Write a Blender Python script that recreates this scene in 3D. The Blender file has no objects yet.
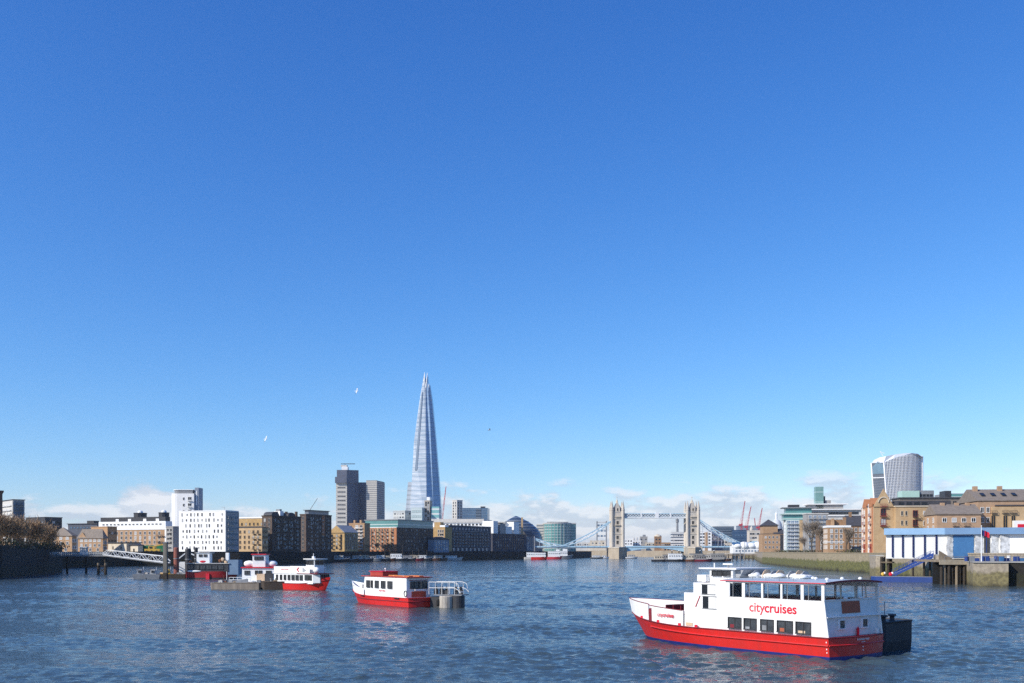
import bpy, bmesh, math, random
from mathutils import Vector, Matrix
random.seed(7)
R = math.radians
scene = bpy.context.scene
col = scene.collection

# ------------------------------------------------------------------ camera, sky, sun, exposure
CAM_H, F, HZ = 7.9, 985.0, 551.0
cam_d = bpy.data.cameras.new('camera')
cam = bpy.data.objects.new('camera', cam_d); col.objects.link(cam)
cam.location = (0, 0, CAM_H); cam.rotation_euler = (R(90), 0, 0)
cam_d.sensor_width = 36; cam_d.lens = F / 1024 * 36
cam_d.shift_y = (HZ - 341.5) / 1024
cam_d.clip_start = 0.5; cam_d.clip_end = 40000
scene.camera = cam

SUN_EL = R(34)
SUN_H = Vector((-0.855, -0.52)).normalized()          # horizontal direction towards the sun
sdir = Vector((SUN_H.x * math.cos(SUN_EL), SUN_H.y * math.cos(SUN_EL), math.sin(SUN_EL)))
sun_d = bpy.data.lights.new('sun', 'SUN'); sun_d.energy = 4.6; sun_d.angle = R(0.5); sun_d.color = (1.0, 0.94, 0.84)
sun = bpy.data.objects.new('sun', sun_d); col.objects.link(sun)
sun.location = (-60, -60, 120); sun.rotation_euler = sdir.to_track_quat('Z', 'Y').to_euler()

world = bpy.data.worlds.new('World'); scene.world = world; world.use_nodes = True
SKY_GRADE = ((1.26, 1.60), (1.165, 1.18), (1.36, 0.84))
def build_world():
    nt = world.node_tree; N = nt.nodes; Lk = nt.links
    for n in list(N): N.remove(n)
    out = N.new('ShaderNodeOutputWorld'); bg = N.new('ShaderNodeBackground'); bg.inputs[1].default_value = 0.1
    sky = N.new('ShaderNodeTexSky'); sky.sky_type = 'NISHITA'; sky.sun_disc = False
    sky.sun_elevation = SUN_EL; sky.sun_rotation = math.atan2(SUN_H.x, SUN_H.y)
    sky.altitude = 0; sky.air_density = 1.0; sky.dust_density = 0.25; sky.ozone_density = 3.2
    def m(op, a, b=None, c=None, clamp=False):
        n = N.new('ShaderNodeMath'); n.operation = op; n.use_clamp = clamp
        for i, v in enumerate((a, b, c)):
            if v is None: continue
            if isinstance(v, (int, float)): n.inputs[i].default_value = v
            else: Lk.new(v, n.inputs[i])
        return n.outputs[0]
    def rng(v, a, b, c, d, smooth=True):
        n = N.new('ShaderNodeMapRange'); n.interpolation_type = 'SMOOTHSTEP' if smooth else 'LINEAR'
        if isinstance(v, (int, float)): n.inputs[0].default_value = v
        else: Lk.new(v, n.inputs[0])
        for i, k in enumerate((a, b, c, d)):
            if isinstance(k, (int, float)): n.inputs[1 + i].default_value = k
            else: Lk.new(k, n.inputs[1 + i])
        return n.outputs[0]
    # grade of the clear sky: deeper blue overhead, as in a crisp spring sky
    ss = N.new('ShaderNodeSeparateColor'); Lk.new(sky.outputs[0], ss.inputs[0]); sc = N.new('ShaderNodeCombineColor')
    for i, (k, g) in enumerate(SKY_GRADE):
        Lk.new(m('MULTIPLY', m('POWER', m('MULTIPLY', ss.outputs[i], 0.119), g), k / 0.119), sc.inputs[i])
    tc = N.new('ShaderNodeTexCoord'); sp = N.new('ShaderNodeSeparateXYZ'); Lk.new(tc.outputs['Generated'], sp.inputs[0])
    az = m('ARCTAN2', sp.outputs[0], sp.outputs[1]); el = sp.outputs[2]
    def noise(scale_az, scale_el, off, detail, rough, de=0.0):
        cb = N.new('ShaderNodeCombineXYZ')
        Lk.new(m('MULTIPLY_ADD', az, scale_az, off), cb.inputs[0])
        Lk.new(m('MULTIPLY', m('ADD', el, de), scale_el), cb.inputs[1])
        t = N.new('ShaderNodeTexNoise'); t.inputs['Scale'].default_value = 1; t.inputs['Detail'].default_value = detail
        t.inputs['Roughness'].default_value = rough
        Lk.new(cb.outputs[0], t.inputs['Vector']); return t.outputs[0]
    cov = noise(3.2, 4, 7.3, 2, 0.5)
    # one continuous low bank that grows to the right of the tall glass spire, and one bright cumulus far left
    cum = m('MULTIPLY', rng(m('ABSOLUTE', m('ADD', az, 0.345)), 0.0, 0.06, 1.0, 0.0), rng(el, 0.045, 0.075, 1.0, 0.0))
    grow = m('ADD', rng(az, -0.30, 0.02, 0.06, 0.17), m('MULTIPLY', cum, 0.38))
    thr = m('SUBTRACT', rng(el, 0.0, 0.085, 0.22, 0.86, False), m('ADD', grow, m('MULTIPLY', m('SUBTRACT', cov, 0.5), 0.40)))
    d1 = noise(19, 46, 2.6, 8, 0.58)
    d2 = noise(19, 46, 2.6, 5, 0.58, 0.007)
    mask = m('MULTIPLY', rng(m('SUBTRACT', d1, thr), -0.03, 0.15, 0.0, 1.0), m('MULTIPLY', rng(el, 0.06, 0.095, 1.0, 0.0), m('MULTIPLY_ADD', cum, 0.20, 0.70)))
    lit = rng(m('SUBTRACT', d1, d2), -0.05, 0.10, 0.0, 1.0)
    shade = m('MULTIPLY', m('ADD', m('MULTIPLY_ADD', lit, 0.8, 0.18), m('MULTIPLY', cum, 0.5)), rng(el, 0.0, 0.045, 0.55, 1.0), None, True)
    cc = N.new('ShaderNodeMix'); cc.data_type = 'RGBA'
    cc.inputs['A'].default_value = (4.3, 5.0, 6.2, 1); cc.inputs['B'].default_value = (7.7, 7.8, 8.2, 1)
    Lk.new(shade, cc.inputs['Factor'])
    mx = N.new('ShaderNodeMix'); mx.data_type = 'RGBA'
    Lk.new(mask, mx.inputs['Factor']); Lk.new(sc.outputs[0], mx.inputs['A']); Lk.new(cc.outputs['Result'], mx.inputs['B'])
    Lk.new(mx.outputs['Result'], bg.inputs[0]); Lk.new(bg.outputs[0], out.inputs[0])
build_world()
vs = scene.view_settings
vs.view_transform = 'Standard'; vs.look = 'None'; vs.exposure = 0.25; vs.gamma = 1
scene.cycles.use_denoising = False
scene.cycles.max_bounces = 6; scene.cycles.transparent_max_bounces = 12

def X(px, D): return (px - 512) / F * D
def Z(py, D): return CAM_H + (HZ - py) / F * D
def at(px, py, D): return Vector((X(px, D), D, Z(py, D)))

# ------------------------------------------------------------------ materials
MATS = {}
def M(name, c=None, c2=None, scale=0.35, rough=0.75, spec=0.35, metal=0.0, bump=0.0, streak=0.0, band=None, rows=0.0):
    if name in MATS: return MATS[name]
    mt = bpy.data.materials.new(name); mt.use_nodes = True; MATS[name] = mt
    nt = mt.node_tree; N = nt.nodes; Lk = nt.links; b = N['Principled BSDF']
    b.inputs['Roughness'].default_value = rough; b.inputs['Specular IOR Level'].default_value = spec; b.inputs['Metallic'].default_value = metal
    c2 = c2 or tuple(v * 0.78 for v in c)
    g = N.new('ShaderNodeNewGeometry')
    mp = N.new('ShaderNodeMapping'); mp.inputs['Scale'].default_value = (0.12, 0.12, rows) if rows else (1, 1, 0.25 if streak else 1); Lk.new(g.outputs['Position'], mp.inputs[0])
    t = N.new('ShaderNodeTexNoise'); t.inputs['Scale'].default_value = scale; t.inputs['Detail'].default_value = 6; t.inputs['Roughness'].default_value = 0.65
    Lk.new(mp.outputs[0], t.inputs['Vector'])
    r = N.new('ShaderNodeMapRange'); r.inputs[1].default_value = 0.34; r.inputs[2].default_value = 0.66; Lk.new(t.outputs[0], r.inputs[0])
    mx = N.new('ShaderNodeMix'); mx.data_type = 'RGBA'; mx.inputs['A'].default_value = (*c, 1); mx.inputs['B'].default_value = (*c2, 1)
    Lk.new(r.outputs[0], mx.inputs['Factor']); res = mx.outputs['Result']
    if band:                                                # horizontal courses / floor bands: (period in m, share, colour)
        sp = N.new('ShaderNodeSeparateXYZ'); Lk.new(g.outputs['Position'], sp.inputs[0])
        d = N.new('ShaderNodeMath'); d.operation = 'DIVIDE'; d.inputs[1].default_value = band[0]; Lk.new(sp.outputs[2], d.inputs[0])
        fr = N.new('ShaderNodeMath'); fr.operation = 'FRACT'; Lk.new(d.outputs[0], fr.inputs[0])
        ls = N.new('ShaderNodeMath'); ls.operation = 'LESS_THAN'; ls.inputs[1].default_value = band[1]; Lk.new(fr.outputs[0], ls.inputs[0])
        m2 = N.new('ShaderNodeMix'); m2.data_type = 'RGBA'; m2.inputs['B'].default_value = (*band[2], 1)
        Lk.new(ls.outputs[0], m2.inputs['Factor']); Lk.new(res, m2.inputs['A']); res = m2.outputs['Result']
    Lk.new(res, b.inputs['Base Color'])
    if bump:
        bp = N.new('ShaderNodeBump'); bp.inputs['Strength'].default_value = bump; bp.inputs['Distance'].default_value = 0.1
        Lk.new(t.outputs[0], bp.inputs['Height']); Lk.new(bp.outputs[0], b.inputs['Normal'])
    return mt
yel = M('yellow_brick', (0.46, 0.31, 0.14), (0.36, 0.23, 0.10), 0.5, 0.9)
yel2 = M('pale_yellow_brick', (0.50, 0.355, 0.20), (0.39, 0.265, 0.145), 0.4, 0.9)
ora = M('orange_brick', (0.44, 0.19, 0.09), (0.36, 0.15, 0.07), 0.5, 0.9)
bro = M('brown_brick', (0.30, 0.18, 0.10), (0.23, 0.14, 0.08), 0.6, 0.9)
tan = M('tan_brick', (0.40, 0.26, 0.15), (0.33, 0.20, 0.11), 0.5, 0.9)
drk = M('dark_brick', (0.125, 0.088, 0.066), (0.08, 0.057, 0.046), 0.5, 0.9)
whi = M('white_render', (0.80, 0.79, 0.77), (0.72, 0.71, 0.68), 0.25, 0.8, streak=1)
cre = M('cream_stone', (0.60, 0.53, 0.42), (0.48, 0.41, 0.31), 0.3, 0.85, streak=1)
stone = M('portland_stone', (0.60, 0.54, 0.46), (0.46, 0.41, 0.34), 0.25, 0.85, streak=1)
gry = M('grey_concrete', (0.34, 0.33, 0.31), (0.26, 0.25, 0.24), 0.3, 0.85, streak=1)
lgr = M('pale_concrete', (0.55, 0.53, 0.49), (0.45, 0.43, 0.40), 0.3, 0.85, streak=1)
sla = M('slate_roof', (0.07, 0.07, 0.08), (0.05, 0.05, 0.055), 0.8, 0.7)
til = M('brown_tile_roof', (0.24, 0.20, 0.165), (0.175, 0.145, 0.12), 0.8, 0.85)
stl = M('dark_steel', (0.05, 0.05, 0.055), (0.03, 0.03, 0.033), 0.8, 0.5)
gst = M('grey_steel', (0.25, 0.26, 0.27), (0.18, 0.185, 0.19), 0.8, 0.5)
rus = M('rusty_steel', (0.22, 0.085, 0.035), (0.14, 0.055, 0.03), 1.2, 0.8)
wp = M('white_paint', (0.82, 0.82, 0.81), (0.76, 0.76, 0.74), 0.7, 0.45, 0.4)
bwp = M('boat_white_paint', (0.82, 0.82, 0.81), (0.70, 0.69, 0.66), 1.2, 0.45, 0.4, streak=1)
wp2 = M('chalky_white_paint', (0.74, 0.74, 0.73), (0.64, 0.63, 0.60), 1.5, 0.6, 0.4)
red = M('red_hull_paint', (0.62, 0.018, 0.014), (0.49, 0.022, 0.018), 1.4, 0.38, 0.45, streak=1)
dre = M('dark_red_paint', (0.22, 0.02, 0.03), (0.16, 0.018, 0.025), 0.9, 0.6)
nav = M('blue_boot_paint', (0.015, 0.025, 0.16), (0.012, 0.02, 0.11), 0.9, 0.5)
blu = M('bright_blue_paint', (0.025, 0.06, 0.24), (0.018, 0.045, 0.18), 0.9, 0.5)
sky_b = M('pale_blue_fascia', (0.30, 0.47, 0.66), (0.26, 0.42, 0.60), 0.5, 0.5)
mid_b = M('mid_blue_door', (0.05, 0.16, 0.34), (0.04, 0.13, 0.29), 0.5, 0.5)
brz = M('bridge_blue_paint', (0.42, 0.60, 0.70), (0.36, 0.54, 0.65), 0.5, 0.55)
org = M('orange_plastic', (0.60, 0.20, 0.05), (0.50, 0.15, 0.04), 1.0, 0.6)
yep = M('yellow_plant_paint', (0.62, 0.40, 0.06), (0.5, 0.3, 0.05), 0.9, 0.5)
gre = M('green_hoarding', (0.01, 0.16, 0.06), (0.01, 0.12, 0.05), 0.4, 0.7)
cra = M('red_crane_paint', (0.50, 0.06, 0.07), (0.42, 0.05, 0.06), 0.9, 0.5)
wod = M('wet_timber', (0.055, 0.042, 0.03), (0.03, 0.024, 0.018), 1.5, 0.85, bump=0.4)
wod2 = M('weathered_timber', (0.26, 0.21, 0.15), (0.17, 0.13, 0.09), 1.2, 0.9, bump=0.3, streak=1)
blk = M('black_rubber', (0.02, 0.02, 0.02), (0.014, 0.014, 0.014), 1, 0.7)
pan = M('brown_panel', (0.38, 0.10, 0.05), (0.32, 0.085, 0.042), 0.8, 0.7)
ply = M('bare_plywood', (0.62, 0.45, 0.30), (0.55, 0.39, 0.25), 0.8, 0.8)
roofb = M('blue_grey_deck_paint', (0.42, 0.48, 0.54), (0.36, 0.42, 0.48), 0.8, 0.5)
letr = M('red_lettering', (0.60, 0.01, 0.035), (0.56, 0.01, 0.03), 1, 0.6)
letp = M('pale_red_lettering', (0.62, 0.05, 0.07), (0.58, 0.05, 0.06), 1, 0.6)
bgl = M('boat_glass', (0.07, 0.075, 0.08), (0.03, 0.033, 0.036), 1.3, 0.08, 0.5)
gla = M('window_glass', (0.022, 0.026, 0.032), (0.014, 0.017, 0.021), 0.3, 0.16, 0.3)
glb = M('blind_behind_glass', (0.42, 0.42, 0.40), (0.30, 0.30, 0.29), 0.3, 0.3, 0.5)
gbl = M('blue_curtain_glass', (0.08, 0.16, 0.26), (0.05, 0.11, 0.19), 0.08, 0.25, 0.7, band=(3.6, 0.16, (0.16, 0.22, 0.28)))
ggr = M('green_curtain_glass', (0.12, 0.30, 0.28), (0.07, 0.20, 0.20), 0.08, 0.25, 0.7, band=(3.6, 0.2, (0.42, 0.50, 0.47)))
gdk = M('dark_curtain_glass', (0.05, 0.075, 0.11), (0.03, 0.05, 0.08), 0.08, 0.2, 0.7, band=(3.8, 0.28, (0.15, 0.18, 0.22)))
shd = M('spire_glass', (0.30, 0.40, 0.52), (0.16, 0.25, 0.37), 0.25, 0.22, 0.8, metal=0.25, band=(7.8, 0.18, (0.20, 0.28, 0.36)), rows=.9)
shw = M('lit_spire_glass', (0.54, 0.58, 0.62), (0.25, 0.32, 0.39), 0.25, 0.38, 0.55, metal=0.0, band=(7.8, 0.2, (0.26, 0.34, 0.42)), rows=.9)  # paler copy of the spire glass: sunlit left side put into colour
twig = M('bare_twigs', (0.38, 0.25, 0.14), (0.28, 0.18, 0.10), 0.5, 0.95)
bark = M('tree_bark', (0.10, 0.08, 0.06), (0.06, 0.05, 0.04), 2.0, 0.95)
evg = M('evergreen_leaves', (0.05, 0.07, 0.02), (0.03, 0.045, 0.014), 0.6, 0.9)
gul = M('gull_feathers', (0.75, 0.75, 0.75), (0.60, 0.60, 0.62), 3, 0.8)
guw = M('gull_wing_tips', (0.08, 0.08, 0.09), (0.05, 0.05, 0.05), 3, 0.8)
tarp = M('grey_tarpaulin', (0.35, 0.36, 0.37), (0.25, 0.26, 0.28), 1, 0.7)
prow = M('steel_barge_side', (0.28, 0.235, 0.19), (0.17, 0.14, 0.115), 0.9, 0.75, streak=1)

def clear_glass():
    mt = bpy.data.materials.new('clear_pane'); mt.use_nodes = True; N = mt.node_tree.nodes; Lk = mt.node_tree.links
    N.remove(N['Principled BSDF']); o = N['Material Output']
    a = N.new('ShaderNodeBsdfTransparent'); a.inputs[0].default_value = (0.95, 0.97, 0.98, 1)
    g = N.new('ShaderNodeBsdfGlossy'); g.inputs['Roughness'].default_value = 0.03
    f = N.new('ShaderNodeValue'); f.outputs[0].default_value = 0.045
    x = N.new('ShaderNodeMixShader'); Lk.new(f.outputs[0], x.inputs[0]); Lk.new(a.outputs[0], x.inputs[1]); Lk.new(g.outputs[0], x.inputs[2]); Lk.new(x.outputs[0], o.inputs[0])
    return mt
clr = clear_glass()

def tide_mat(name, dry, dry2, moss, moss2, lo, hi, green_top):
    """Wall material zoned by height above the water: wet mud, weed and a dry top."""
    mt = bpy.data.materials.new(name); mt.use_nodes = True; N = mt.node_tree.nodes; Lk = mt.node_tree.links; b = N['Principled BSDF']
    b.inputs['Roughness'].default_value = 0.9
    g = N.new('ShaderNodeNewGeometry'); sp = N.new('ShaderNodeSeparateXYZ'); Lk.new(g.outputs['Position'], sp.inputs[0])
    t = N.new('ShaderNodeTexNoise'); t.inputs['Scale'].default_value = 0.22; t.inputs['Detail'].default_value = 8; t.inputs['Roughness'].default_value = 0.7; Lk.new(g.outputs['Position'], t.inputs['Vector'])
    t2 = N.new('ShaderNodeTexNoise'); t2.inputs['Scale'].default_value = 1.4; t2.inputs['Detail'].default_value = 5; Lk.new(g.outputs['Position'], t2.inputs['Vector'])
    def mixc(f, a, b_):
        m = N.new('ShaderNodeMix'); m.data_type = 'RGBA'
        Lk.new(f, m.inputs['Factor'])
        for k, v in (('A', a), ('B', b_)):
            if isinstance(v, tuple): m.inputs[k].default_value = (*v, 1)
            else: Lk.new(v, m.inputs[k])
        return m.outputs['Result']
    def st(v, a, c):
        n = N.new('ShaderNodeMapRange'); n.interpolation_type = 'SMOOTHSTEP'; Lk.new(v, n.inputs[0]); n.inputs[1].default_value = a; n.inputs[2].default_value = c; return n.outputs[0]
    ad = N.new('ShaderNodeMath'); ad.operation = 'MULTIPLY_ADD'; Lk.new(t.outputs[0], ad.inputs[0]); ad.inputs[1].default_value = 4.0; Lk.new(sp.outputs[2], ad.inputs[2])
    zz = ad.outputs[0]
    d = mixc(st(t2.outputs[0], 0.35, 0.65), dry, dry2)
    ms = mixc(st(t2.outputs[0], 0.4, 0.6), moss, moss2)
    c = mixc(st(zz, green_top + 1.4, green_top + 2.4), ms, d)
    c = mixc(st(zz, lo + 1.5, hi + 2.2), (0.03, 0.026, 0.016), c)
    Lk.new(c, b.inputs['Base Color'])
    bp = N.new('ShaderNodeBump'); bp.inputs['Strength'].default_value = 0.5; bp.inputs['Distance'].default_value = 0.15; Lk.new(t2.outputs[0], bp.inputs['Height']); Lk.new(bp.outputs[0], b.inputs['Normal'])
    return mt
moss_wall = tide_mat('weedy_river_wall', (0.33, 0.27, 0.18), (0.24, 0.20, 0.13), (0.15, 0.145, 0.045), (0.085, 0.085, 0.03), 0.0, 1.3, 4.2)
quay_wall = tide_mat('quay_concrete', (0.34, 0.29, 0.22), (0.25, 0.21, 0.16), (0.20, 0.17, 0.08), (0.13, 0.11, 0.055), 0.0, 1.0, 3.4)
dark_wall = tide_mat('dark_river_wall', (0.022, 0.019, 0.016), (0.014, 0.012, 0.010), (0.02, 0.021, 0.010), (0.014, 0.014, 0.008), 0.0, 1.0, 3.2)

def water_mat():
    mt = bpy.data.materials.new('river_water'); mt.use_nodes = True; N = mt.node_tree.nodes; Lk = mt.node_tree.links; b = N['Principled BSDF']
    b.inputs['Base Color'].default_value = (0.046, 0.072, 0.086, 1); b.inputs['Roughness'].default_value = 0.07; b.inputs['IOR'].default_value = 1.33
    g = N.new('ShaderNodeNewGeometry')
    def nz(sx, sy, rot, scale, detail, rough, dist=0.0):
        mp = N.new('ShaderNodeMapping'); mp.inputs['Scale'].default_value = (sx, sy, 1); mp.inputs['Rotation'].default_value = (0, 0, rot); Lk.new(g.outputs['Position'], mp.inputs[0])
        t = N.new('ShaderNodeTexNoise'); t.inputs['Scale'].default_value = scale; t.inputs['Detail'].default_value = detail; t.inputs['Roughness'].default_value = rough; t.inputs['Distortion'].default_value = dist
        Lk.new(mp.outputs[0], t.inputs['Vector']); return t.outputs[0]
    def m(op, a, b_=None, c=None):
        n = N.new('ShaderNodeMath'); n.operation = op
        for i, v in enumerate((a, b_, c)):
            if v is None: continue
            if isinstance(v, (int, float)): n.inputs[i].default_value = v
            else: Lk.new(v, n.inputs[i])
        return n.outputs[0]
    fine = nz(0.6, 1, -0.2, 3.2, 4, 0.62); chop = nz(0.55, 1, 0.35, 0.8, 4, 0.6, 0.4)
    h = m('ADD', m('MULTIPLY', fine, 0.10), m('MULTIPLY', chop, 0.30))
    bp = N.new('ShaderNodeBump'); bp.inputs['Strength'].default_value = 1.0; bp.inputs['Distance'].default_value = 0.9
    Lk.new(h, bp.inputs['Height']); Lk.new(bp.outputs[0], b.inputs['Normal'])
    return mt
wat = water_mat()

# ------------------------------------------------------------------ mesh helpers
class MB:
    def __init__(s): s.v = []; s.f = []; s.m = []; s.ml = []
    def mi(s, mat):
        if mat not in s.ml: s.ml.append(mat)
        return s.ml.index(mat)
    def add(s, vs, fs, mat):
        o = len(s.v); k = s.mi(mat)
        s.v += [Vector(v) for v in vs]
        for f in fs: s.f.append([i + o for i in f]); s.m.append(k)
    def box(s, x0, x1, y0, y1, z0, z1, mat):
        s.add([(x0, y0, z0), (x1, y0, z0), (x1, y1, z0), (x0, y1, z0), (x0, y0, z1), (x1, y0, z1), (x1, y1, z1), (x0, y1, z1)],
              [(0, 3, 2, 1), (4, 5, 6, 7), (0, 1, 5, 4), (1, 2, 6, 5), (2, 3, 7, 6), (3, 0, 4, 7)], mat)
    def prism(s, pts, z0, z1, mat, cap=True):
        n = len(pts); z0s = z0 if isinstance(z0, (list, tuple)) else [z0] * n; z1s = z1 if isinstance(z1, (list, tuple)) else [z1] * n
        vs = [(p[0], p[1], z0s[i]) for i, p in enumerate(pts)] + [(p[0], p[1], z1s[i]) for i, p in enumerate(pts)]
        fs = [(i, (i + 1) % n, n + (i + 1) % n, n + i) for i in range(n)]
        if cap: fs += [tuple(range(n))[::-1], tuple(range(n, 2 * n))]
        s.add(vs, fs, mat)
    def xz(s, pts, y0, y1, mat):                             # polygon in the x-z plane, extruded along y
        n = len(pts)
        vs = [(p[0], y0, p[1]) for p in pts] + [(p[0], y1, p[1]) for p in pts]
        s.add(vs, [(i, (i + 1) % n, n + (i + 1) % n, n + i) for i in range(n)] + [tuple(range(n))[::-1], tuple(range(n, 2 * n))], mat)
    def yz(s, pts, x0, x1, mat):
        n = len(pts)
        vs = [(x0, p[0], p[1]) for p in pts] + [(x1, p[0], p[1]) for p in pts]
        s.add(vs, [(i, (i + 1) % n, n + (i + 1) % n, n + i) for i in range(n)] + [tuple(range(n))[::-1], tuple(range(n, 2 * n))], mat)
    def tube(s, a, b, r, mat, r2=None, n=6):
        a = Vector(a); b = Vector(b); d = (b - a)
        if d.length < 1e-6: return
        d.normalize(); u = d.orthogonal().normalized(); w = d.cross(u); r2 = r if r2 is None else r2
        vs = [a + (u * math.cos(2 * math.pi * i / n) + w * math.sin(2 * math.pi * i / n)) * r for i in range(n)]
        vs += [b + (u * math.cos(2 * math.pi * i / n) + w * math.sin(2 * math.pi * i / n)) * r2 for i in range(n)]
        s.add(vs, [(i, (i + 1) % n, n + (i + 1) % n, n + i) for i in range(n)] + [tuple(range(n))[::-1], tuple(range(n, 2 * n))], mat)
    def path(s, pts, r, mat, n=6):
        for a, b in zip(pts, pts[1:]): s.tube(a, b, r, mat, n=n)
    def lathe(s, c, prof, mat, n=16, a0=0.0):
        vs = []; fs = []
        for r, z in prof:
            vs += [(c[0] + r * math.cos(a0 + 2 * math.pi * i / n), c[1] + r * math.sin(a0 + 2 * math.pi * i / n), c[2] + z) for i in range(n)]
        for k in range(len(prof) - 1):
            fs += [(k * n + i, k * n + (i + 1) % n, (k + 1) * n + (i + 1) % n, (k + 1) * n + i) for i in range(n)]
        fs += [tuple(range(n))[::-1], tuple(range((len(prof) - 1) * n, len(prof) * n))]
        s.add(vs, fs, mat)
    def blob(s, c, rx, ry, rz, mat, j=0.0, n=8, k=5):
        vs = []; fs = []
        for a in range(k + 1):
            th = math.pi * a / k
            for i in range(n):
                ph = 2 * math.pi * i / n; q = 1 + random.uniform(-j, j)
                vs.append((c[0] + rx * q * math.sin(th) * math.cos(ph), c[1] + ry * q * math.sin(th) * math.sin(ph), c[2] + rz * q * math.cos(th)))
        for a in range(k):
            fs += [(a * n + i, a * n + (i + 1) % n, (a + 1) * n + (i + 1) % n, (a + 1) * n + i) for i in range(n)]
        s.add(vs, fs, mat)
    def mesh(s, name, smooth=False, bevel=0.0):
        me = bpy.data.meshes.new(name)
        bm = bmesh.new(); vl = [bm.verts.new(v) for v in s.v]
        for f, k in zip(s.f, s.m):
            try:
                fc = bm.faces.new([vl[i] for i in f]); fc.material_index = k; fc.smooth = smooth
            except ValueError: pass
        bmesh.ops.remove_doubles(bm, verts=bm.verts, dist=1e-4)
        if bevel: bmesh.ops.bevel(bm, geom=[e for e in bm.edges if len(e.link_faces) == 2 and e.calc_face_angle(0) > 0.6], offset=bevel, segments=1, affect='EDGES', profile=0.5)
        bmesh.ops.recalc_face_normals(bm, faces=bm.faces)
        bm.to_mesh(me); bm.free()
        for mt in s.ml: me.materials.append(mt)
        return me
    def build(s, name, parent=None, loc=(0, 0, 0), smooth=False, bevel=0.0):
        o = bpy.data.objects.new(name, s.mesh(name, smooth, bevel)); col.objects.link(o)
        o.location = loc
        if parent is not None: o.parent = parent
        return o
def tag(o, label=None, cat=None, group=None, kind=None):
    if label: o['label'] = label
    if cat: o['category'] = cat
    if group: o['group'] = group
    if kind: o['kind'] = kind
    return o
def empty(name, loc, rz=0.0, **k):
    o = bpy.data.objects.new(name, None); col.objects.link(o); o.location = loc; o.rotation_euler = (0, 0, rz); o.empty_display_size = 0.3
    return tag(o, **k)
def inst(name, me, parent, loc, rz=0.0):
    o = bpy.data.objects.new(name, me); col.objects.link(o); o.parent = parent; o.location = loc; o.rotation_euler = (0, 0, rz); return o
def text(body, name, parent, size, mat, origin, xdir, ydir, thick=0.01, bold=0.0, align='LEFT', space=1.0):
    c = bpy.data.curves.new(name, 'FONT'); c.body = body; c.size = size; c.extrude = thick; c.offset = bold; c.align_x = align; c.space_character = space
    c.materials.append(mat)
    tmp = bpy.data.objects.new(name, c); me = bpy.data.meshes.new_from_object(tmp); bpy.data.objects.remove(tmp); bpy.data.curves.remove(c)
    o = bpy.data.objects.new(name, me); col.objects.link(o); o.parent = parent
    xd = Vector(xdir).normalized(); yd = Vector(ydir).normalized(); zd = xd.cross(yd)
    mt = Matrix((xd, yd, zd)).transposed().to_4x4(); mt.translation = Vector(origin); o.matrix_local = mt
    return o

WIN = {}
def win_mesh(w, h, frame, glass, f=0.12, bars=1):
    k = (round(w, 2), round(h, 2), frame.name, glass.name, bars)
    if k not in WIN:
        b = MB()
        b.box(-w / 2 - f, w / 2 + f, -0.10, 0.02, h / 2, h / 2 + f, frame); b.box(-w / 2 - f, w / 2 + f, -0.16, 0.02, -h / 2 - f * 1.3, -h / 2, frame)
        b.box(-w / 2 - f, -w / 2, -0.10, 0.02, -h / 2, h / 2, frame); b.box(w / 2, w / 2 + f, -0.10, 0.02, -h / 2, h / 2, frame)
        for i in range(bars):
            x = -w / 2 + w * (i + 1) / (bars + 1); b.box(x - 0.04, x + 0.04, -0.07, 0.01, -h / 2, h / 2, frame)
        b.box(-w / 2, w / 2, -0.03, 0.01, -h / 2, h / 2, glass)
        WIN[k] = b.mesh('window')
    return WIN[k]
def balc_mesh(w, mat, d=1.3):
    k = ('balc', round(w, 2), mat.name, d)
    if k not in WIN:
        b = MB(); b.box(-w / 2, w / 2, -d, 0.02, 0, 0.16, mat); b.box(-w / 2, w / 2, -d, -d + 0.06, 1.0, 1.1, mat)
        b.box(-w / 2, w / 2, -d + .01, -d + 0.04, 0.5, 0.56, mat)
        n = max(2, int(w / 0.5))
        for i in range(n + 1):
            x = -w / 2 + 0.04 + (w - 0.08) * i / n; b.box(x - 0.03, x + 0.03, -d + .005, -d + 0.055, 0.16, 1.0, mat)
        for x in (-w / 2, w / 2 - 0.05): b.box(x, x + 0.05, -d, 0, 1.0, 1.1, mat)
        WIN[k] = b.mesh('balcony')
    return WIN[k]

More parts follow.
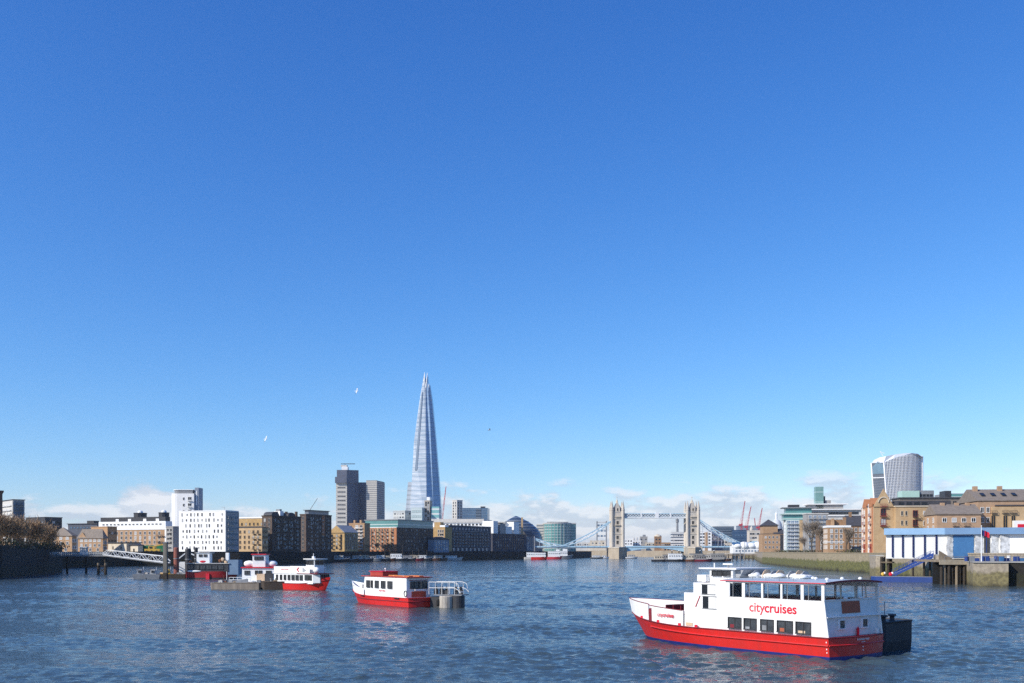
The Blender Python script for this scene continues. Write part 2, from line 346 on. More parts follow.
class Bld:
    """A building on a rectangular footprint: corner B nearest the camera, front edge towards A, side edge towards C."""
    def __init__(s, name, label, cat, A, B, C, D, ytop, wall, th=25.0, depth=None, base=7.0, side='S', group=None, z=None, walled=True):
        s.s = Vector((math.sin(R(th)), math.cos(R(th)), 0)); s.u = Vector((-s.s.y, s.s.x, 0)) if side == 'S' else Vector((s.s.y, -s.s.x, 0))
        Bp = Vector((X(B, D), D, 0)); kA = (A - 512) / F
        s.a = -(Bp.x - kA * Bp.y) / (s.u.x - kA * s.u.y)
        if depth is None:
            kC = (C - 512) / F; s.c = (kC * Bp.y - Bp.x) / (s.s.x - kC * s.s.y)
        else: s.c = depth
        s.base = base; s.h = (Z(ytop, D) if z is None else z) - base; s.D = D
        s.root = empty(name, (Bp.x, Bp.y, base), label=label, cat=cat, group=group)
        if walled:
            b = MB(); b.prism(s.rect(0, s.a, 0, s.c), -0.3, s.h, wall); b.build('wall', s.root)
    def P(s, p, q, z): return s.u * p + s.s * q + Vector((0, 0, z))
    def rect(s, p0, p1, q0, q1): return [s.P(p0, q0, 0), s.P(p1, q0, 0), s.P(p1, q1, 0), s.P(p0, q1, 0)]
    def zz(s, py): return Z(py, s.D) - s.base
    def block(s, name, p0, p1, q0, q1, z0, z1, mat):
        b = MB(); b.prism(s.rect(p0, p1, q0, q1), z0, z1, mat); return b.build(name, s.root)
    def parapet(s, mat, h=0.7, o=0.25):
        b = MB(); b.prism(s.rect(-o, s.a + o, -o, s.c + o), s.h, s.h + h, mat); b.build('parapet', s.root)
    def cornice(s, z, mat, t=0.35, o=0.2):
        b = MB()
        b.prism(s.rect(-o, s.a + o, -o, -0.003), z, z + t, mat); b.prism(s.rect(-o, -0.003, -0.003, s.c + o), z, z + t, mat); b.build('cornice', s.root)
    def roof(s, kind, rh, mat, o=0.5):
        b = MB(); h = s.h; P = s.P; a, c = s.a, s.c
        e = [P(-o, -o, h), P(a + o, -o, h), P(a + o, c + o, h), P(-o, c + o, h)]
        t = Vector((0, 0, 0.25)); e2 = [v + t for v in e]
        b.add(e + e2, [(0, 1, 5, 4), (1, 2, 6, 5), (2, 3, 7, 6), (3, 0, 4, 7), (3, 2, 1, 0)], mat)
        if kind == 'hip':
            i = min(a, c) * 0.5
            r = [P(i, c / 2, h + rh), P(a - i, c / 2, h + rh)] if a > c else [P(a / 2, i, h + rh), P(a / 2, c - i, h + rh)]
            fs = [(0, 1, 5, 4), (1, 2, 5), (2, 3, 4, 5), (3, 0, 4)] if a > c else [(0, 1, 4), (1, 2, 5, 4), (2, 3, 5), (3, 0, 4, 5)]
            b.add(e2 + r, fs, mat)
        elif kind == 'pyr': b.add(e2 + [P(a / 2, c / 2, h + rh)], [(0, 1, 4), (1, 2, 4), (2, 3, 4), (3, 0, 4)], mat)
        elif kind == 'gu': b.add(e2 + [P(-o, c / 2, h + rh), P(a + o, c / 2, h + rh)], [(0, 1, 5, 4), (2, 3, 4, 5), (0, 4, 3), (1, 2, 5)], mat)   # ridge along the front
        elif kind == 'gs': b.add(e2 + [P(a / 2, -o, h + rh), P(a / 2, c + o, h + rh)], [(0, 4, 5, 3), (1, 2, 5, 4), (0, 1, 4), (2, 3, 5)], mat)
        b.build('roof', s.root)
    def gable(s, mat, p0, p1, z0, zt, q=-0.06, thick=0.5, face='f'):
        b = MB()
        if face == 'f': t = [s.P(p0, q, z0), s.P(p1, q, z0), s.P((p0 + p1) / 2, q, zt)]; d = s.s * thick
        else: t = [s.P(q, p0, z0), s.P(q, p1, z0), s.P(q, (p0 + p1) / 2, zt)]; d = s.u * thick
        b.add(t + [v + d for v in t], [(0, 1, 2), (5, 4, 3), (0, 1, 4, 3), (1, 2, 5, 4), (2, 0, 3, 5)], mat); b.build('gable', s.root)
    def wins(s, face, cols, rows, w, h, z0, z1, frame=None, glass=None, m0=0.06, m1=0.06, q0=None, q1=None, bars=1, skip=0.0, off=0.0, blind=0.2, name='window'):
        L = s.a if face == 'f' else s.c; q0 = L * m0 if q0 is None else q0; q1 = L * (1 - m1) if q1 is None else q1
        n = -s.s if face == 'f' else -s.u; rz = math.atan2(n.x, -n.y); frame = frame or lgr; glass = glass or gla
        for i in range(cols):
            for j in range(rows):
                if random.random() < skip: continue
                t = q0 + (q1 - q0) * (i + 0.5) / cols; z = z0 + (z1 - z0) * (j + 0.5) / rows
                g = glb if (glass is gla and random.random() < blind) else glass
                inst(name, win_mesh(w, h, frame, g, bars=bars), s.root, (s.P(t, off, z) if face == 'f' else s.P(off, t, z)) + n * 0.012, rz)
    def balconies(s, face, cols, rows, w, z0, z1, mat, m0=0.06, m1=0.06, q0=None, q1=None, d=1.3):
        L = s.a if face == 'f' else s.c; q0 = L * m0 if q0 is None else q0; q1 = L * (1 - m1) if q1 is None else q1
        n = -s.s if face == 'f' else -s.u; rz = math.atan2(n.x, -n.y)
        for i in range(cols):
            for j in range(rows):
                t = q0 + (q1 - q0) * (i + 0.5) / cols; z = z0 + (z1 - z0) * (j + 0.08) / rows
                inst('balcony', balc_mesh(w, mat, d), s.root, (s.P(t, 0, z) if face == 'f' else s.P(0, t, z)) + n * 0.01, rz)

# ------------------------------------------------------------------ setting: water, ground, river walls
def build_water():
    """River surface: wind chop as real waves in a sheet that reaches from in front of the viewer's bank to beyond the bridge, flat water beyond."""
    import numpy as np
    rs = np.random.RandomState(3)
    nr, nc = 1120, 1000
    rad = 40 * np.exp(np.linspace(0, math.log(1000 / 40), nr)); ang = np.linspace(R(-37), R(37), nc)
    dr = rad * math.log(1000 / 40) / nr
    Rr, A = np.meshgrid(rad, ang, indexing='ij'); x = Rr * np.sin(A); y = Rr * np.cos(A); z = np.zeros_like(x)
    def low(scale, n, seed):
        r2 = np.random.RandomState(seed); f = np.zeros_like(x)
        for _ in range(n):
            th = r2.uniform(0, 2 * math.pi); k = 2 * math.pi / (scale * r2.uniform(.6, 1.8)); f += np.sin(k * (x * math.cos(th) * .45 + y * math.sin(th)) + r2.uniform(0, 6.3))
        return f / math.sqrt(n / 2)
    amp = np.clip(0.88 + 0.36 * low(30, 8, 11) + 0.34 * low(110, 6, 12), 0.22, 1.8)
    n = 84
    for i in range(n):
        lam = 0.32 * (3.4 / 0.32) ** (i / (n - 1)) * rs.uniform(.9, 1.1); k = 2 * math.pi / lam
        th = R(68) + rs.normal(0, 0.62)                       # travelling up river, crests roughly across the view
        slope = WAVE_SLOPE * math.sqrt(2.0 / n) * (1.2 if lam < 1.4 else 0.66)
        w = np.clip((lam - 2 * dr) / (2 * dr), 0, 1)[:, None]
        z += w * (slope / k) * np.sin(k * (x * math.cos(th) + y * math.sin(th)) + rs.uniform(0, 6.3))
    z = z * amp * np.clip((1000 - Rr) / 150, 0, 1)
    z += 0.35 * np.abs(z)
    me = bpy.data.meshes.new('water'); nv = nr * nc
    me.vertices.add(nv); me.vertices.foreach_set('co', np.stack([x, y, z], -1).astype(np.float32).ravel())
    i, j = np.meshgrid(np.arange(nr - 1), np.arange(nc - 1), indexing='ij'); q = (i * nc + j).ravel()
    f = np.stack([q, q + nc, q + nc + 1, q + 1], -1).astype(np.int32)
    me.loops.add(f.size); me.loops.foreach_set('vertex_index', f.ravel())
    me.polygons.add(len(f)); me.polygons.foreach_set('loop_start', np.arange(0, f.size, 4, dtype=np.int32))
    me.polygons.foreach_set('use_smooth', np.ones(len(f), bool)); me.update(); me.validate()
    me.materials.append(wat)
    o = bpy.data.objects.new('water', me); col.objects.link(o); tag(o, kind='structure')
WAVE_SLOPE = 0.22
build_water()
b = MB(); b.add([(-2390, -300, -.5), (2390, -300, -.5), (2390, 2590, -.5), (-2390, 2590, -.5)], [(0, 1, 2, 3)], wat)
tag(b.build('water'), kind='structure')
SB = [(-420, -300), (-300, 60), (-200, 150), (-158, 230), (-150, 288), (-170, 370), (-212, 462), (-204, 522), (-150, 541), (-143, 585), (-127, 625), (-126, 715), (-110, 750), (-103, 768), (-84, 782), (-58, 826), (-46, 852), (-12, 912), (-9, 925), (22, 980), (30, 1000), (58, 1080), (100, 1250), (60, 1480)]
NB = [(420, -300), (320, 60), (190, 150), (120, 205), (119, 262), (122, 300), (129, 354), (130, 416), (159, 622), (202, 810), (247, 1000), (255, 1080), (250, 1200), (215, 1400), (120, 1560), (-60, 1640)]
GL = 7.0
b = MB(); b.prism(SB + [(-300, 1650), (-2400, 1700), (-2400, -300)], -3, GL, gry); tag(b.build('ground'), kind='structure')
b = MB(); b.prism(NB + [(-300, 1720), (-2400, 1760), (-2400, 2600), (2400, 2600), (2400, -300)], -3, GL, gry); tag(b.build('ground'), kind='structure')
def wall_run(pts, name, label, mat, top=8.1, t=1.0, side=1):
    """River wall following part of a bank line: face, coping."""
    b = MB(); c = MB(); off = []
    for i, p in enumerate(pts):
        p = Vector(p); a = Vector(pts[max(i - 1, 0)]); q = Vector(pts[min(i + 1, len(pts) - 1)]); d = (q - a).normalized(); n = Vector((d.y, -d.x)) * side
        off.append((p + n * 0.02, p + n * t, p - n * 0.6))
    o = Vector((off[0][1].x, off[0][1].y, 0))
    for (a0, a1, a2), (b0, b1, b2) in zip(off, off[1:]):
        b.prism([a2 - o.xy, a1 - o.xy, b1 - o.xy, b2 - o.xy], -2.5, top - 0.35, mat)
        e = [(a2 - (a1 - a2) * .08) - o.xy, a1 + (a1 - a2) * .08 - o.xy, b1 + (b1 - b2) * .08 - o.xy, b2 - (b1 - b2) * .08 - o.xy]
        c.prism(e, top - 0.35, top, mat)
    w = b.build(name, None, o); tag(w, label, 'river wall'); c.build('coping', w)
    return w
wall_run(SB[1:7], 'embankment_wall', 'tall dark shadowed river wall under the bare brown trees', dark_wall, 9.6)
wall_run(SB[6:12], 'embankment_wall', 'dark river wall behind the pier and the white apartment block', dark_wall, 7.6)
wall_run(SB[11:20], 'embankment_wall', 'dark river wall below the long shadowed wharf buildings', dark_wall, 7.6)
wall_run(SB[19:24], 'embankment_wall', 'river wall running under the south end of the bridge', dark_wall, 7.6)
wall_run(NB[1:6], 'embankment_wall', 'river wall behind the blue gangway and the timber jetty', quay_wall, 7.4, side=-1)
wall_run(NB[5:9], 'embankment_wall', 'weedy green river wall below the bare trees and brick houses', moss_wall, 7.3, side=-1)
wall_run(NB[8:12], 'embankment_wall', 'far weathered river wall leading to the north end of the bridge', quay_wall, 7.3, side=-1)
wall_run(NB[11:16], 'embankment_wall', 'distant stone river wall seen between the bridge towers', M('far_stone', (0.36, 0.30, 0.22), (0.28, 0.23, 0.17), 0.1, 0.9), 8.4, side=-1)


# ------------------------------------------------------------------ boats
class Hull:
    """Hull lines: x from the stern (0) to the stem (L), half breadth and sheer as functions of x."""
    def __init__(s, L, B, hs, hb, bs, rake=1.2, stern=0.96, p=2.1, bulge=0.35):
        s.L, s.B, s.hs, s.hb, s.bs, s.rake, s.stern, s.p, s.bulge = L, B, hs, hb, bs, rake, stern, p, bulge
    def half(s, x, z=9):
        b = s.B / 2
        b *= s.stern + (1 - s.stern) * min(1, x / (0.3 * s.L)) ** 0.7 if x > 0 else s.stern
        if x > s.bs: b *= max(0.0, 1 - ((x - s.bs) / (s.L - s.bs)) ** s.p)
        lo = b * 0.95
        if x > s.bs * 0.8: lo *= max(0.0, 1 - 0.42 * ((x - s.bs * 0.8) / (s.L - s.bs * 0.8)))
        f = max(0, min(1, (z + 0.2) / (s.h(x) + 0.2))); return max(0.03, lo + (b - lo) * f ** 1.2)
    def h(s, x): return s.hs + (s.hb - s.hs) * max(0, (x - s.L * 0.5) / (s.L * 0.5)) ** 2
    def xo(s, x, z):
        f = 1 - max(-0.3, min(1.2, z / s.h(x))); return x - s.rake * f * (x / s.L) ** 8
    def pt(s, x, z, side, out=0.0): return Vector((s.xo(x, z), side * (s.half(x, z) + out), z))
    def xs(s, n=26): return [s.L * (1 - (1 - i / n) ** 1.35) for i in range(n + 1)]
    def body(s, top, stripe, zs=0.24):
        b = MB(); xs = s.xs()
        lev = lambda x: [-0.7, 0.0, zs, zs + 0.001, s.h(x) * 0.55, s.h(x)]
        for sd in (1, -1):
            g = [[s.pt(x, z, sd) for z in lev(x)] for x in xs]
            for i in range(len(xs) - 1):
                for k in range(5):
                    if k == 2: continue
                    b.add([g[i][k], g[i + 1][k], g[i + 1][k + 1], g[i][k + 1]], [(0, 1, 2, 3)], stripe if k < 2 else top)
        ny = 9; lv = lev(0)
        g = [[Vector((-s.bulge * (1 - (2 * j / (ny - 1) - 1) ** 2), (2 * j / (ny - 1) - 1) * s.half(0, z), z)) for z in lv] for j in range(ny)]
        for j in range(ny - 1):
            for k in range(5):
                if k == 2: continue
                b.add([g[j][k], g[j + 1][k], g[j + 1][k + 1], g[j][k + 1]], [(0, 1, 2, 3)], stripe if k < 2 else top)
        for i in range(len(xs) - 1):
            a, c = xs[i], xs[i + 1]; b.add([s.pt(a, s.h(a) - .02, 1), s.pt(c, s.h(c) - .02, 1), s.pt(c, s.h(c) - .02, -1), s.pt(a, s.h(a) - .02, -1)], [(0, 1, 2, 3)], top)
        b.add([g[j][5] - Vector((0, 0, .02)) for j in range(ny)], [tuple(range(ny))], top)
        return b
    def rail(s, x0, x1, zf, r, mat, stern=False, n=24):
        b = MB()
        for sd in (1, -1):
            b.path([s.pt(x0 + (x1 - x0) * i / n, zf(x0 + (x1 - x0) * i / n), sd, r * 0.5) for i in range(n + 1)], r, mat)
        if stern: b.path([Vector((-s.bulge * (1 - y * y) - r * .5, y * s.half(0, zf(0)), zf(0))) for y in [-1 + 0.25 * i for i in range(9)]], r, mat)
        return b
    def bulwark(s, x0, x1, z1, mat, n=14, t=0.09, z0=None, sides=(1, -1)):
        b = MB(); xs = [x0 + (x1 - x0) * i / n for i in range(n + 1)]; z0 = z0 or s.h
        for sd in sides:
            o = [(s.pt(x, z0(x), sd, .004), s.pt(x, z1(x), sd, .004)) for x in xs]; i_ = [(s.pt(x, z0(x), sd, -t), s.pt(x, z1(x), sd, -t)) for x in xs]
            for k in range(n):
                b.add([o[k][0], o[k + 1][0], o[k + 1][1], o[k][1]], [(0, 1, 2, 3)], mat); b.add([i_[k][0], i_[k + 1][0], i_[k + 1][1], i_[k][1]], [(0, 1, 2, 3)], mat)
                b.add([o[k][1], o[k + 1][1], i_[k + 1][1], i_[k][1]], [(0, 1, 2, 3)], mat)
            for k in (0, n): b.add([o[k][0], o[k][1], i_[k][1], i_[k][0]], [(0, 1, 2, 3)], mat)
        return b
def side_wall(b, prof, holes, y0, y1, mat):
    """Vertical wall in x-z between y0 and y1 with rectangular openings: prof = (x0, x1, z0, z1), holes = [(x0, x1, z0, z1)] left to right."""
    x0, x1, z0, z1 = prof; hz0 = min(h[2] for h in holes); hz1 = max(h[3] for h in holes)
    b.box(x0, x1, y0, y1, z0, hz0, mat); b.box(x0, x1, y0, y1, hz1, z1, mat)
    c = x0
    for h in sorted(holes): b.box(c, h[0], y0, y1, hz0, hz1, mat); c = h[1]
    b.box(c, x1, y0, y1, hz0, hz1, mat)
def boat_win(parent, x, y, z, w, h, normal='+y', fr=stl, gl=bgl, bars=1):
    rz = {'+y': R(180), '-y': 0.0, '+x': R(90), '-x': R(-90)}[normal]
    return inst('window', win_mesh(w, h, fr, gl, f=0.05, bars=bars), parent, (x, y, z), rz)

def big_boat():
    st = Vector((25.52, 72.94, 0)); fw = Vector((-0.60, 0.80))
    t = empty('sightseeing_boat', st, math.atan2(fw.y, fw.x), label='large red and white sightseeing boat with an open sided top deck, nearest in the river', cat='boat', group='red and white river boats')
    H = Hull(23.0, 6.8, 1.63, 2.25, 12.5, rake=1.9, p=2.5)
    hull = H.body(red, nav).build('hull', t, smooth=False)
    H.rail(0, 18.2, lambda x: 1.05 + 0.25 * max(0, (x - 9) / 9) ** 2, 0.075, red, stern=True).build('rubbing_strake', hull)
    H.rail(0, 22.9, lambda x: H.h(x) - 0.02, 0.05, dre, stern=True).build('deck_edge', hull)
    yo = 3.22; ti = 0.10
    # lower saloon and upper deck side walls with window openings
    lw = [(1.52, 2.84), (3.11, 4.52), (4.85, 6.08), (6.46, 7.68), (7.94, 9.25)]
    uw = [(0.62, 2.13), (2.39, 4.02), (4.2, 5.79), (5.98, 7.54), (7.84, 9.05)]
    lw = [(a * .975 - .05, c * .975 - .05) for a, c in lw]; uw = [(a * .98, c * .98) for a, c in uw]
    b = MB()
    for sd in (1, -1):
        ys = sorted((sd * yo, sd * (yo - ti)))
        if sd > 0: b.xz([(0.0, 1.62), (13.6, 1.62), (13.6, 4.45), (12.6, 4.45), (12.6, 5.3), (9.3, 5.3), (9.3, 4.26), (0.36, 4.26)], ys[0], ys[1], bwp)
        else: b.xz([(0.0, 1.62), (13.6, 1.62), (13.6, 4.45), (12.6, 4.45), (12.6, 4.26), (0.36, 4.26)], ys[0], ys[1], bwp)
    b.box(12.55, 13.6, -yo + .101, yo - .1, 1.62, 4.2, wp); b.box(13.5, 13.6, -yo + .101, yo - .1, 4.2, 4.44, wp)       # forward end of the saloon
    b.box(9.3, 12.56, -yo + .1, yo - .1, 5.18, 5.295, wp)       # deck under the wheelhouse
    b.build('saloon', t, bevel=0.02)
    for i, (a, c) in enumerate(lw):
        for sd in (1, -1): 
            w = boat_win(t, (a + c) / 2, sd * (yo + .006), 2.23, c - a - .1, 0.80, '+y' if sd > 0 else '-y', fr=stl, gl=bgl)
            f = MB(); f.box(-.45, -.05 + .2 * (i == 0), -.034, -.031, -.39, -.22 + .1 * (i % 3), (ply, pan, gst, tarp, dre)[i]); f.build('seat_back', w)
    for (xa, za, w, h) in ((11.0, 4.78, 1.35, 0.75), (10.9, 3.72, 1.35, 0.95)):   # openings in the forward stair house
        f = MB(); f.box(-w / 2, -w / 2 + 0.6, -0.03, 0.02, -h / 2, h / 2, gla); f.box(-w / 2 + .6, w / 2, -0.025, 0.02, -h / 2, h / 2, wp2)
        f.box(-w / 2 - .05, w / 2 + .05, -.05, .01, h / 2, h / 2 + .05, gst); f.box(-w / 2 - .05, w / 2 + .05, -.05, .01, -h / 2 - .05, -h / 2, gst)
        d = f.build('side_door', t, (xa, yo + .006, za)); d.rotation_euler = (0, 0, R(180))
    b = MB(); b.path([(12.3, yo + .05, 3.3), (12.3, yo + .05, 3.35), (11.85, yo + .05, 4.25)], .03, red); b.build('grab_rail', t)
    # upper deck
    b = MB(); b.box(0.7, 13.0, -yo + .1, yo - .1, 3.48, 3.58, roofb); b.build('upper_deck', t)
    b = MB()
    for sd in (1, -1):
        ys = sorted((sd * yo, sd * (yo - ti)))
        side_wall(b, (0.36, 9.3 if sd > 0 else 12.6, 4.2601, 5.50 if sd > 0 else 5.29), [(a, c, 4.28, 5.40 if sd > 0 else 5.2) for a, c in uw + ([(9.35, 10.8), (11.0, 12.45)] if sd < 0 else [])], ys[0], ys[1], bwp)
    b.box(.36, 9.3, -yo, -yo + ti, 5.2901, 5.5, wp)
    b.build('canopy_posts', t, bevel=0.015)
    for a, c in uw:
        for sd in (1, -1):
            p = MB(); p.box(a + .001, c - .001, sd * (yo - .055), sd * (yo - .045), 4.281, 5.399, clr); w = p.build('window', t)
            f = MB(); x = a + (c - a) * 0.72; f.box(x, x + .05, min(sd * (yo - .06), sd * (yo - .03)), max(sd * (yo - .06), sd * (yo - .03)), 4.28, 5.4, gst); f.build('glazing_bar', w)
    # roof with camber
    b = MB(); prof = [(y, 5.50 + 0.17 * (1 - (y / 3.35) ** 2)) for y in [-3.35 + 6.7 * i / 10 for i in range(11)]]
    b.yz([(y, z) for y, z in prof] + [(y, z + .09) for y, z in prof[::-1]], 0.2, 9.7, roofb); rf = b.build('roof', t)
    b = MB()
    for sd in (1, -1): b.box(0.2, 9.7, sd * 3.36 - .02, sd * 3.36 + .02, 5.525, 5.585, dre if sd < 0 else letp)
    b.yz([(y, z - .03) for y, z in prof] + [(y, z + .10) for y, z in prof[::-1]], 0.15, 0.199, dre); b.build('roof_trim', rf)
    random.seed(21)
    for i in range(7):                                       # white life raft bundles lashed on the roof
        b = MB(); x = 4.1 + i * 0.74 + random.uniform(-.12, .12); y = random.uniform(-0.5, 0.9)
        for _ in range(3): b.blob((x + random.uniform(-.2, .2), y + random.uniform(-.35, .35), 5.88 + random.uniform(-.03, .06)), random.uniform(.32, .5), random.uniform(.4, .6), random.uniform(.17, .26), wp, .16, 9, 6)
        lr = b.build('life_raft', t, smooth=True)
        b = MB(); b.box(x - .36, x + .36, y - .5, y + .5, 5.64, 5.74, gst); b.tube((x - .03, y, 5.86), (x + .03, y, 5.86), .56 if i % 2 else .5, (tarp, ply)[i % 2], n=12); b.build('cradle', lr)
    for sd in (1, -1):                                       # slim roof edge rail towards the wheelhouse
        b = MB(); b.tube((3.2, sd * 2.9, 5.92), (9.4, sd * 2.9, 5.92), .018, gst, n=5)
        for i in range(6): b.tube((3.2 + i * 1.24, sd * 2.9, 5.6), (3.2 + i * 1.24, sd * 2.9, 5.92), .018, gst, n=5)
        b.build('roof_rail', rf)
    for (x, y) in ((0.8, 2.3), (0.6, -1.3), (2.4, 1.4), (3.4, .4), (1.2, 0)):
        b = MB(); b.lathe((x, y, 5.66), [(.07, 0), (.07, .1), (.13, .12), (.13, .22), (.05, .28)], wp, 8); b.build('roof_lamp', t)
    # wheelhouse
    w = MB(); w.prism([(9.7, -1.9), (12.1, -1.9), (12.1, 1.9), (9.7, 1.9)], 5.296, 6.38, bwp)
    wh = w.build('wheelhouse', t, bevel=0.02)
    b = MB(); b.prism([(9.2, -2.1), (13.1, -2.1), (13.1, 2.1), (9.2, 2.1)], [6.38, 6.40, 6.40, 6.38], 6.52, wp2); b.build('roof', wh, bevel=.02)
    b = MB(); b.xz([(9.3, 5.75), (9.7, 5.75), (9.7, 6.36), (8.9, 6.36)], -1.6, 1.6, tarp); b.build('wind_dodger', wh)
    b = MB(); b.box(12.1, 13.0, -2.35, 2.35, 5.35, 5.92, wp); b.build('bridge_wing', wh, bevel=.02)
    b = MB(); b.box(12.15, 12.9, -2.2, 2.2, 5.10, 5.345, dre); b.build('bracket', wh)
    boat_win(wh, 11.3, 1.915, 6.08, .9, .36, '+y'); boat_win(wh, 10.3, 1.915, 6.08, .7, .36, '+y')
    for y in (-1.2, 0, 1.2): boat_win(wh, 12.115, y, 6.15, .9, .34, '+x')
    for (x, y, h, r, m_) in ((10.6, 0, 1.5, .03, gst), (12.4, 1.0, .4, .05, wp), (11.2, -1.2, 2.2, .018, gst), (10.0, 1.3, 1.2, .018, gst)):
        b = MB(); b.tube((x, y, 6.5), (x, y, 6.5 + h), r, m_); b.build('aerial', wh)
    b = MB(); b.tube((11.4, .5, 6.5), (11.4, .5, 6.75), .06, gst); b.box(10.9, 11.9, .42, .58, 6.75, 6.86, wp); b.build('radar', wh)
    # stern screens
    b = MB(); b.xz([(0.36, 1.62), (0.46, 1.62), (0.46, 3.05), (0.57, 4.27), (0.47, 4.27), (0.36, 3.05)], -yo + .1, yo - .1, wp2); sb = b.build('stern_bulkhead', t)
    b = MB(); b.box(0.16, 0.36, -yo + .1, yo - .1, 3.05, 3.12, wp); b.build('ledge', sb)
    b = MB(); b.box(0.40, 0.62, -yo + .1, yo - .1, 4.271, 4.33, wp); b.build('sill', sb)
    b = MB(); b.xz([(.325, 3.30), (.36, 3.30), (.45, 4.18), (.415, 4.18)], -.95, 1.15, pan); b.build('brown_panel', sb)
    for y in (1.25, -1.45):
        boat_win(t, .35, y, 2.50, .62, .58, '-x', fr=wp, bars=0); f = MB(); f.box(.27, .355, y + .36, y + .50, 2.1, 2.86, wp); f.build('window_shutter', sb)
    for y in (1.1, -0.6, -1.9):
        f = MB(); f.tube((.5, y, 4.33), (.6, y, 5.52), .05, cre); f.build('stern_post', sb)
    for y in (0.8, -1.0):
        f = MB(); f.blob((.36, y, 4.42), .12, .22, .10, wp, n=8); f.build('floodlight', sb)
    f = MB(); f.lathe((.2, -.45, 1.63), [(.10, 0), (.10, .5), (.04, .58), (.04, .64)], letr, 10); f.build('fire_extinguisher', t)
    f = MB(); f.box(.15, .35, -3.0, -2.8, 1.63, 2.05, wp); f.build('bollard', t)
    f = MB(); f.box(.15, .3, 2.85, 3.02, 1.63, 1.9, wp); f.build('bollard', t)
    b = MB(); b.path([(.2, -2.9, 1.95), (.4, -3.6, 1.75), (.8, -4.3, 2.4)], .03, M('mooring_rope', (.42, .36, .26), (.3, .26, .18), 2, .9)); b.build('mooring_rope', t)
    # bench rows on the top deck and a dark curtain of the stair house
    for i in range(6):
        for sd in (1, -1):
            f = MB(); x = 1.8 + i * 1.25
            f.box(x, x + .45, sd * .5 if sd > 0 else -2.4, 2.4 if sd > 0 else sd * .5, 3.95, 4.01, dre); f.box(x + .4, x + .46, .5 if sd > 0 else -2.4, 2.4 if sd > 0 else -.5, 3.95, 4.26, pan)
            f.box(x + .1, x + .3, sd * 1.4 - .05, sd * 1.4 + .05, 3.58, 3.95, gst); f.build('bench', t)
    f = MB(); f.box(8.9, 9.2, 1.6, yo - .12, 3.6, 5.18, stl); f.build('stair_bulkhead', t)
    # foredeck: bulwarks with a gate, benches and tables
    top = lambda x: 2.95 + (3.42 - 2.95) * max(0, (x - 13.6) / 9.4) ** 1.0
    for s_ in (1, -1): H.bulwark(13.55, 17.6, top, bwp, sides=(s_,)).build('bulwark', t); H.bulwark(18.15, 22.97, lambda x: top(x) + .1, bwp, sides=(s_,)).build('bulwark', t)
    for s_ in (1, -1): H.bulwark(17.6, 18.15, lambda x: top(x) - 0.35, dre, n=2, sides=(s_,)).build('deck_gate', t)
    H.rail(13.6, 22.97, lambda x: top(x) + .1 * (x > 18), .035, dre).build('bulwark_rail', t)
    b = MB(); xs = [13.5 + i * .9 for i in range(10)]
    for a_, c_ in zip(xs, xs[1:]): b.add([(a_, H.half(a_, 2.3) - .12, 2.62), (c_, H.half(c_, 2.3) - .12, 2.62), (c_, -H.half(c_, 2.3) + .12, 2.62), (a_, -H.half(a_, 2.3) + .12, 2.62)], [(0, 1, 2, 3)], dre)
    b.build('foredeck', t)
    for i in range(4):
        f = MB(); x = 14.0 + i * 0.95
        f.box(x, x + .4, -1.9 + i * .1, 1.9 - i * .1, 2.76, 2.84, dre); f.box(x + .36, x + .42, -1.9 + i * .1, 1.9 - i * .1, 2.84, 3.2, dre)
        f.box(x + .1, x + .3, -.06, .06, 2.5, 2.76, gst); f.build('bench', t)
    for i in range(2):
        f = MB(); x = 14.5 + i * 1.9; f.box(x, x + .5, -1.2, .2, 2.95, 3.0, wp); f.tube((x + .25, -.5, 1.6), (x + .25, -.5, 2.95), .05, gst); f.build('deck_table', t)
    for x in (13.9, 16.6, 19.4, 12.1):                          # small red fairleads and the life ring locker along the edge
        f = MB(); p = H.pt(x, H.h(x) + .1, 1, .03); f.box(p.x - .14, p.x + .14, p.y - .03, p.y + .04, p.z - .1, p.z + .12, letr); f.build('fairlead', t)
    f = MB(); p = H.pt(13.0, 1.9, 1, .02); f.box(p.x - .35, p.x + .35, yo, yo + .05, 1.72, 1.98, ply); f.build('name_board', t)
    # lettering
    text('city', 'lettering', t, 1.03, letp, (6.98, yo + .012, 3.22), (-1, 0, 0), (0, 0, 1), bold=0.010)
    text('cruises', 'lettering', t, 1.03, letr, (5.54, yo + .012, 3.22), (-1, 0, 0), (0, 0, 1), bold=0.020)
    a = H.pt(16.6, 2.3, 1, .13); c = H.pt(14.2, 2.3, 1, .13)
    text('city', 'lettering', t, 0.5, letp, a, c - a, (0, 0, 1), bold=0.002); d = (c - a).normalized()
    text('cruises', 'lettering', t, 0.5, letr, a + d * 0.72, d, (0, 0, 1), bold=0.008)
    text('ELEANOR ROSE', 'lettering', t, 0.19, wp, (-.372, -.25, 1.34), (0, -1, 0), (0, 0, 1), align='CENTER', space=1.1)
    text('LONDON', 'lettering', t, 0.10, wp, (-.372, -.25, 1.18), (0, -1, 0), (0, 0, 1), align='CENTER', space=1.1)
    b = MB()
    for z in (.5, .75, 1.25): b = MB(); b.box(.14, .2, H.half(.2, z), H.half(.2, z) + .02, z, z + .1, wp); b.build('draught_mark', hull)
    for z in (.55, .8): b = MB(); b.box(-.37, -.345, -.3, -.2, z, z + .08, wp); b.build('draught_mark', hull)
    t.scale = (1.035, 1.06, 1.0)
    return t
big_boat()

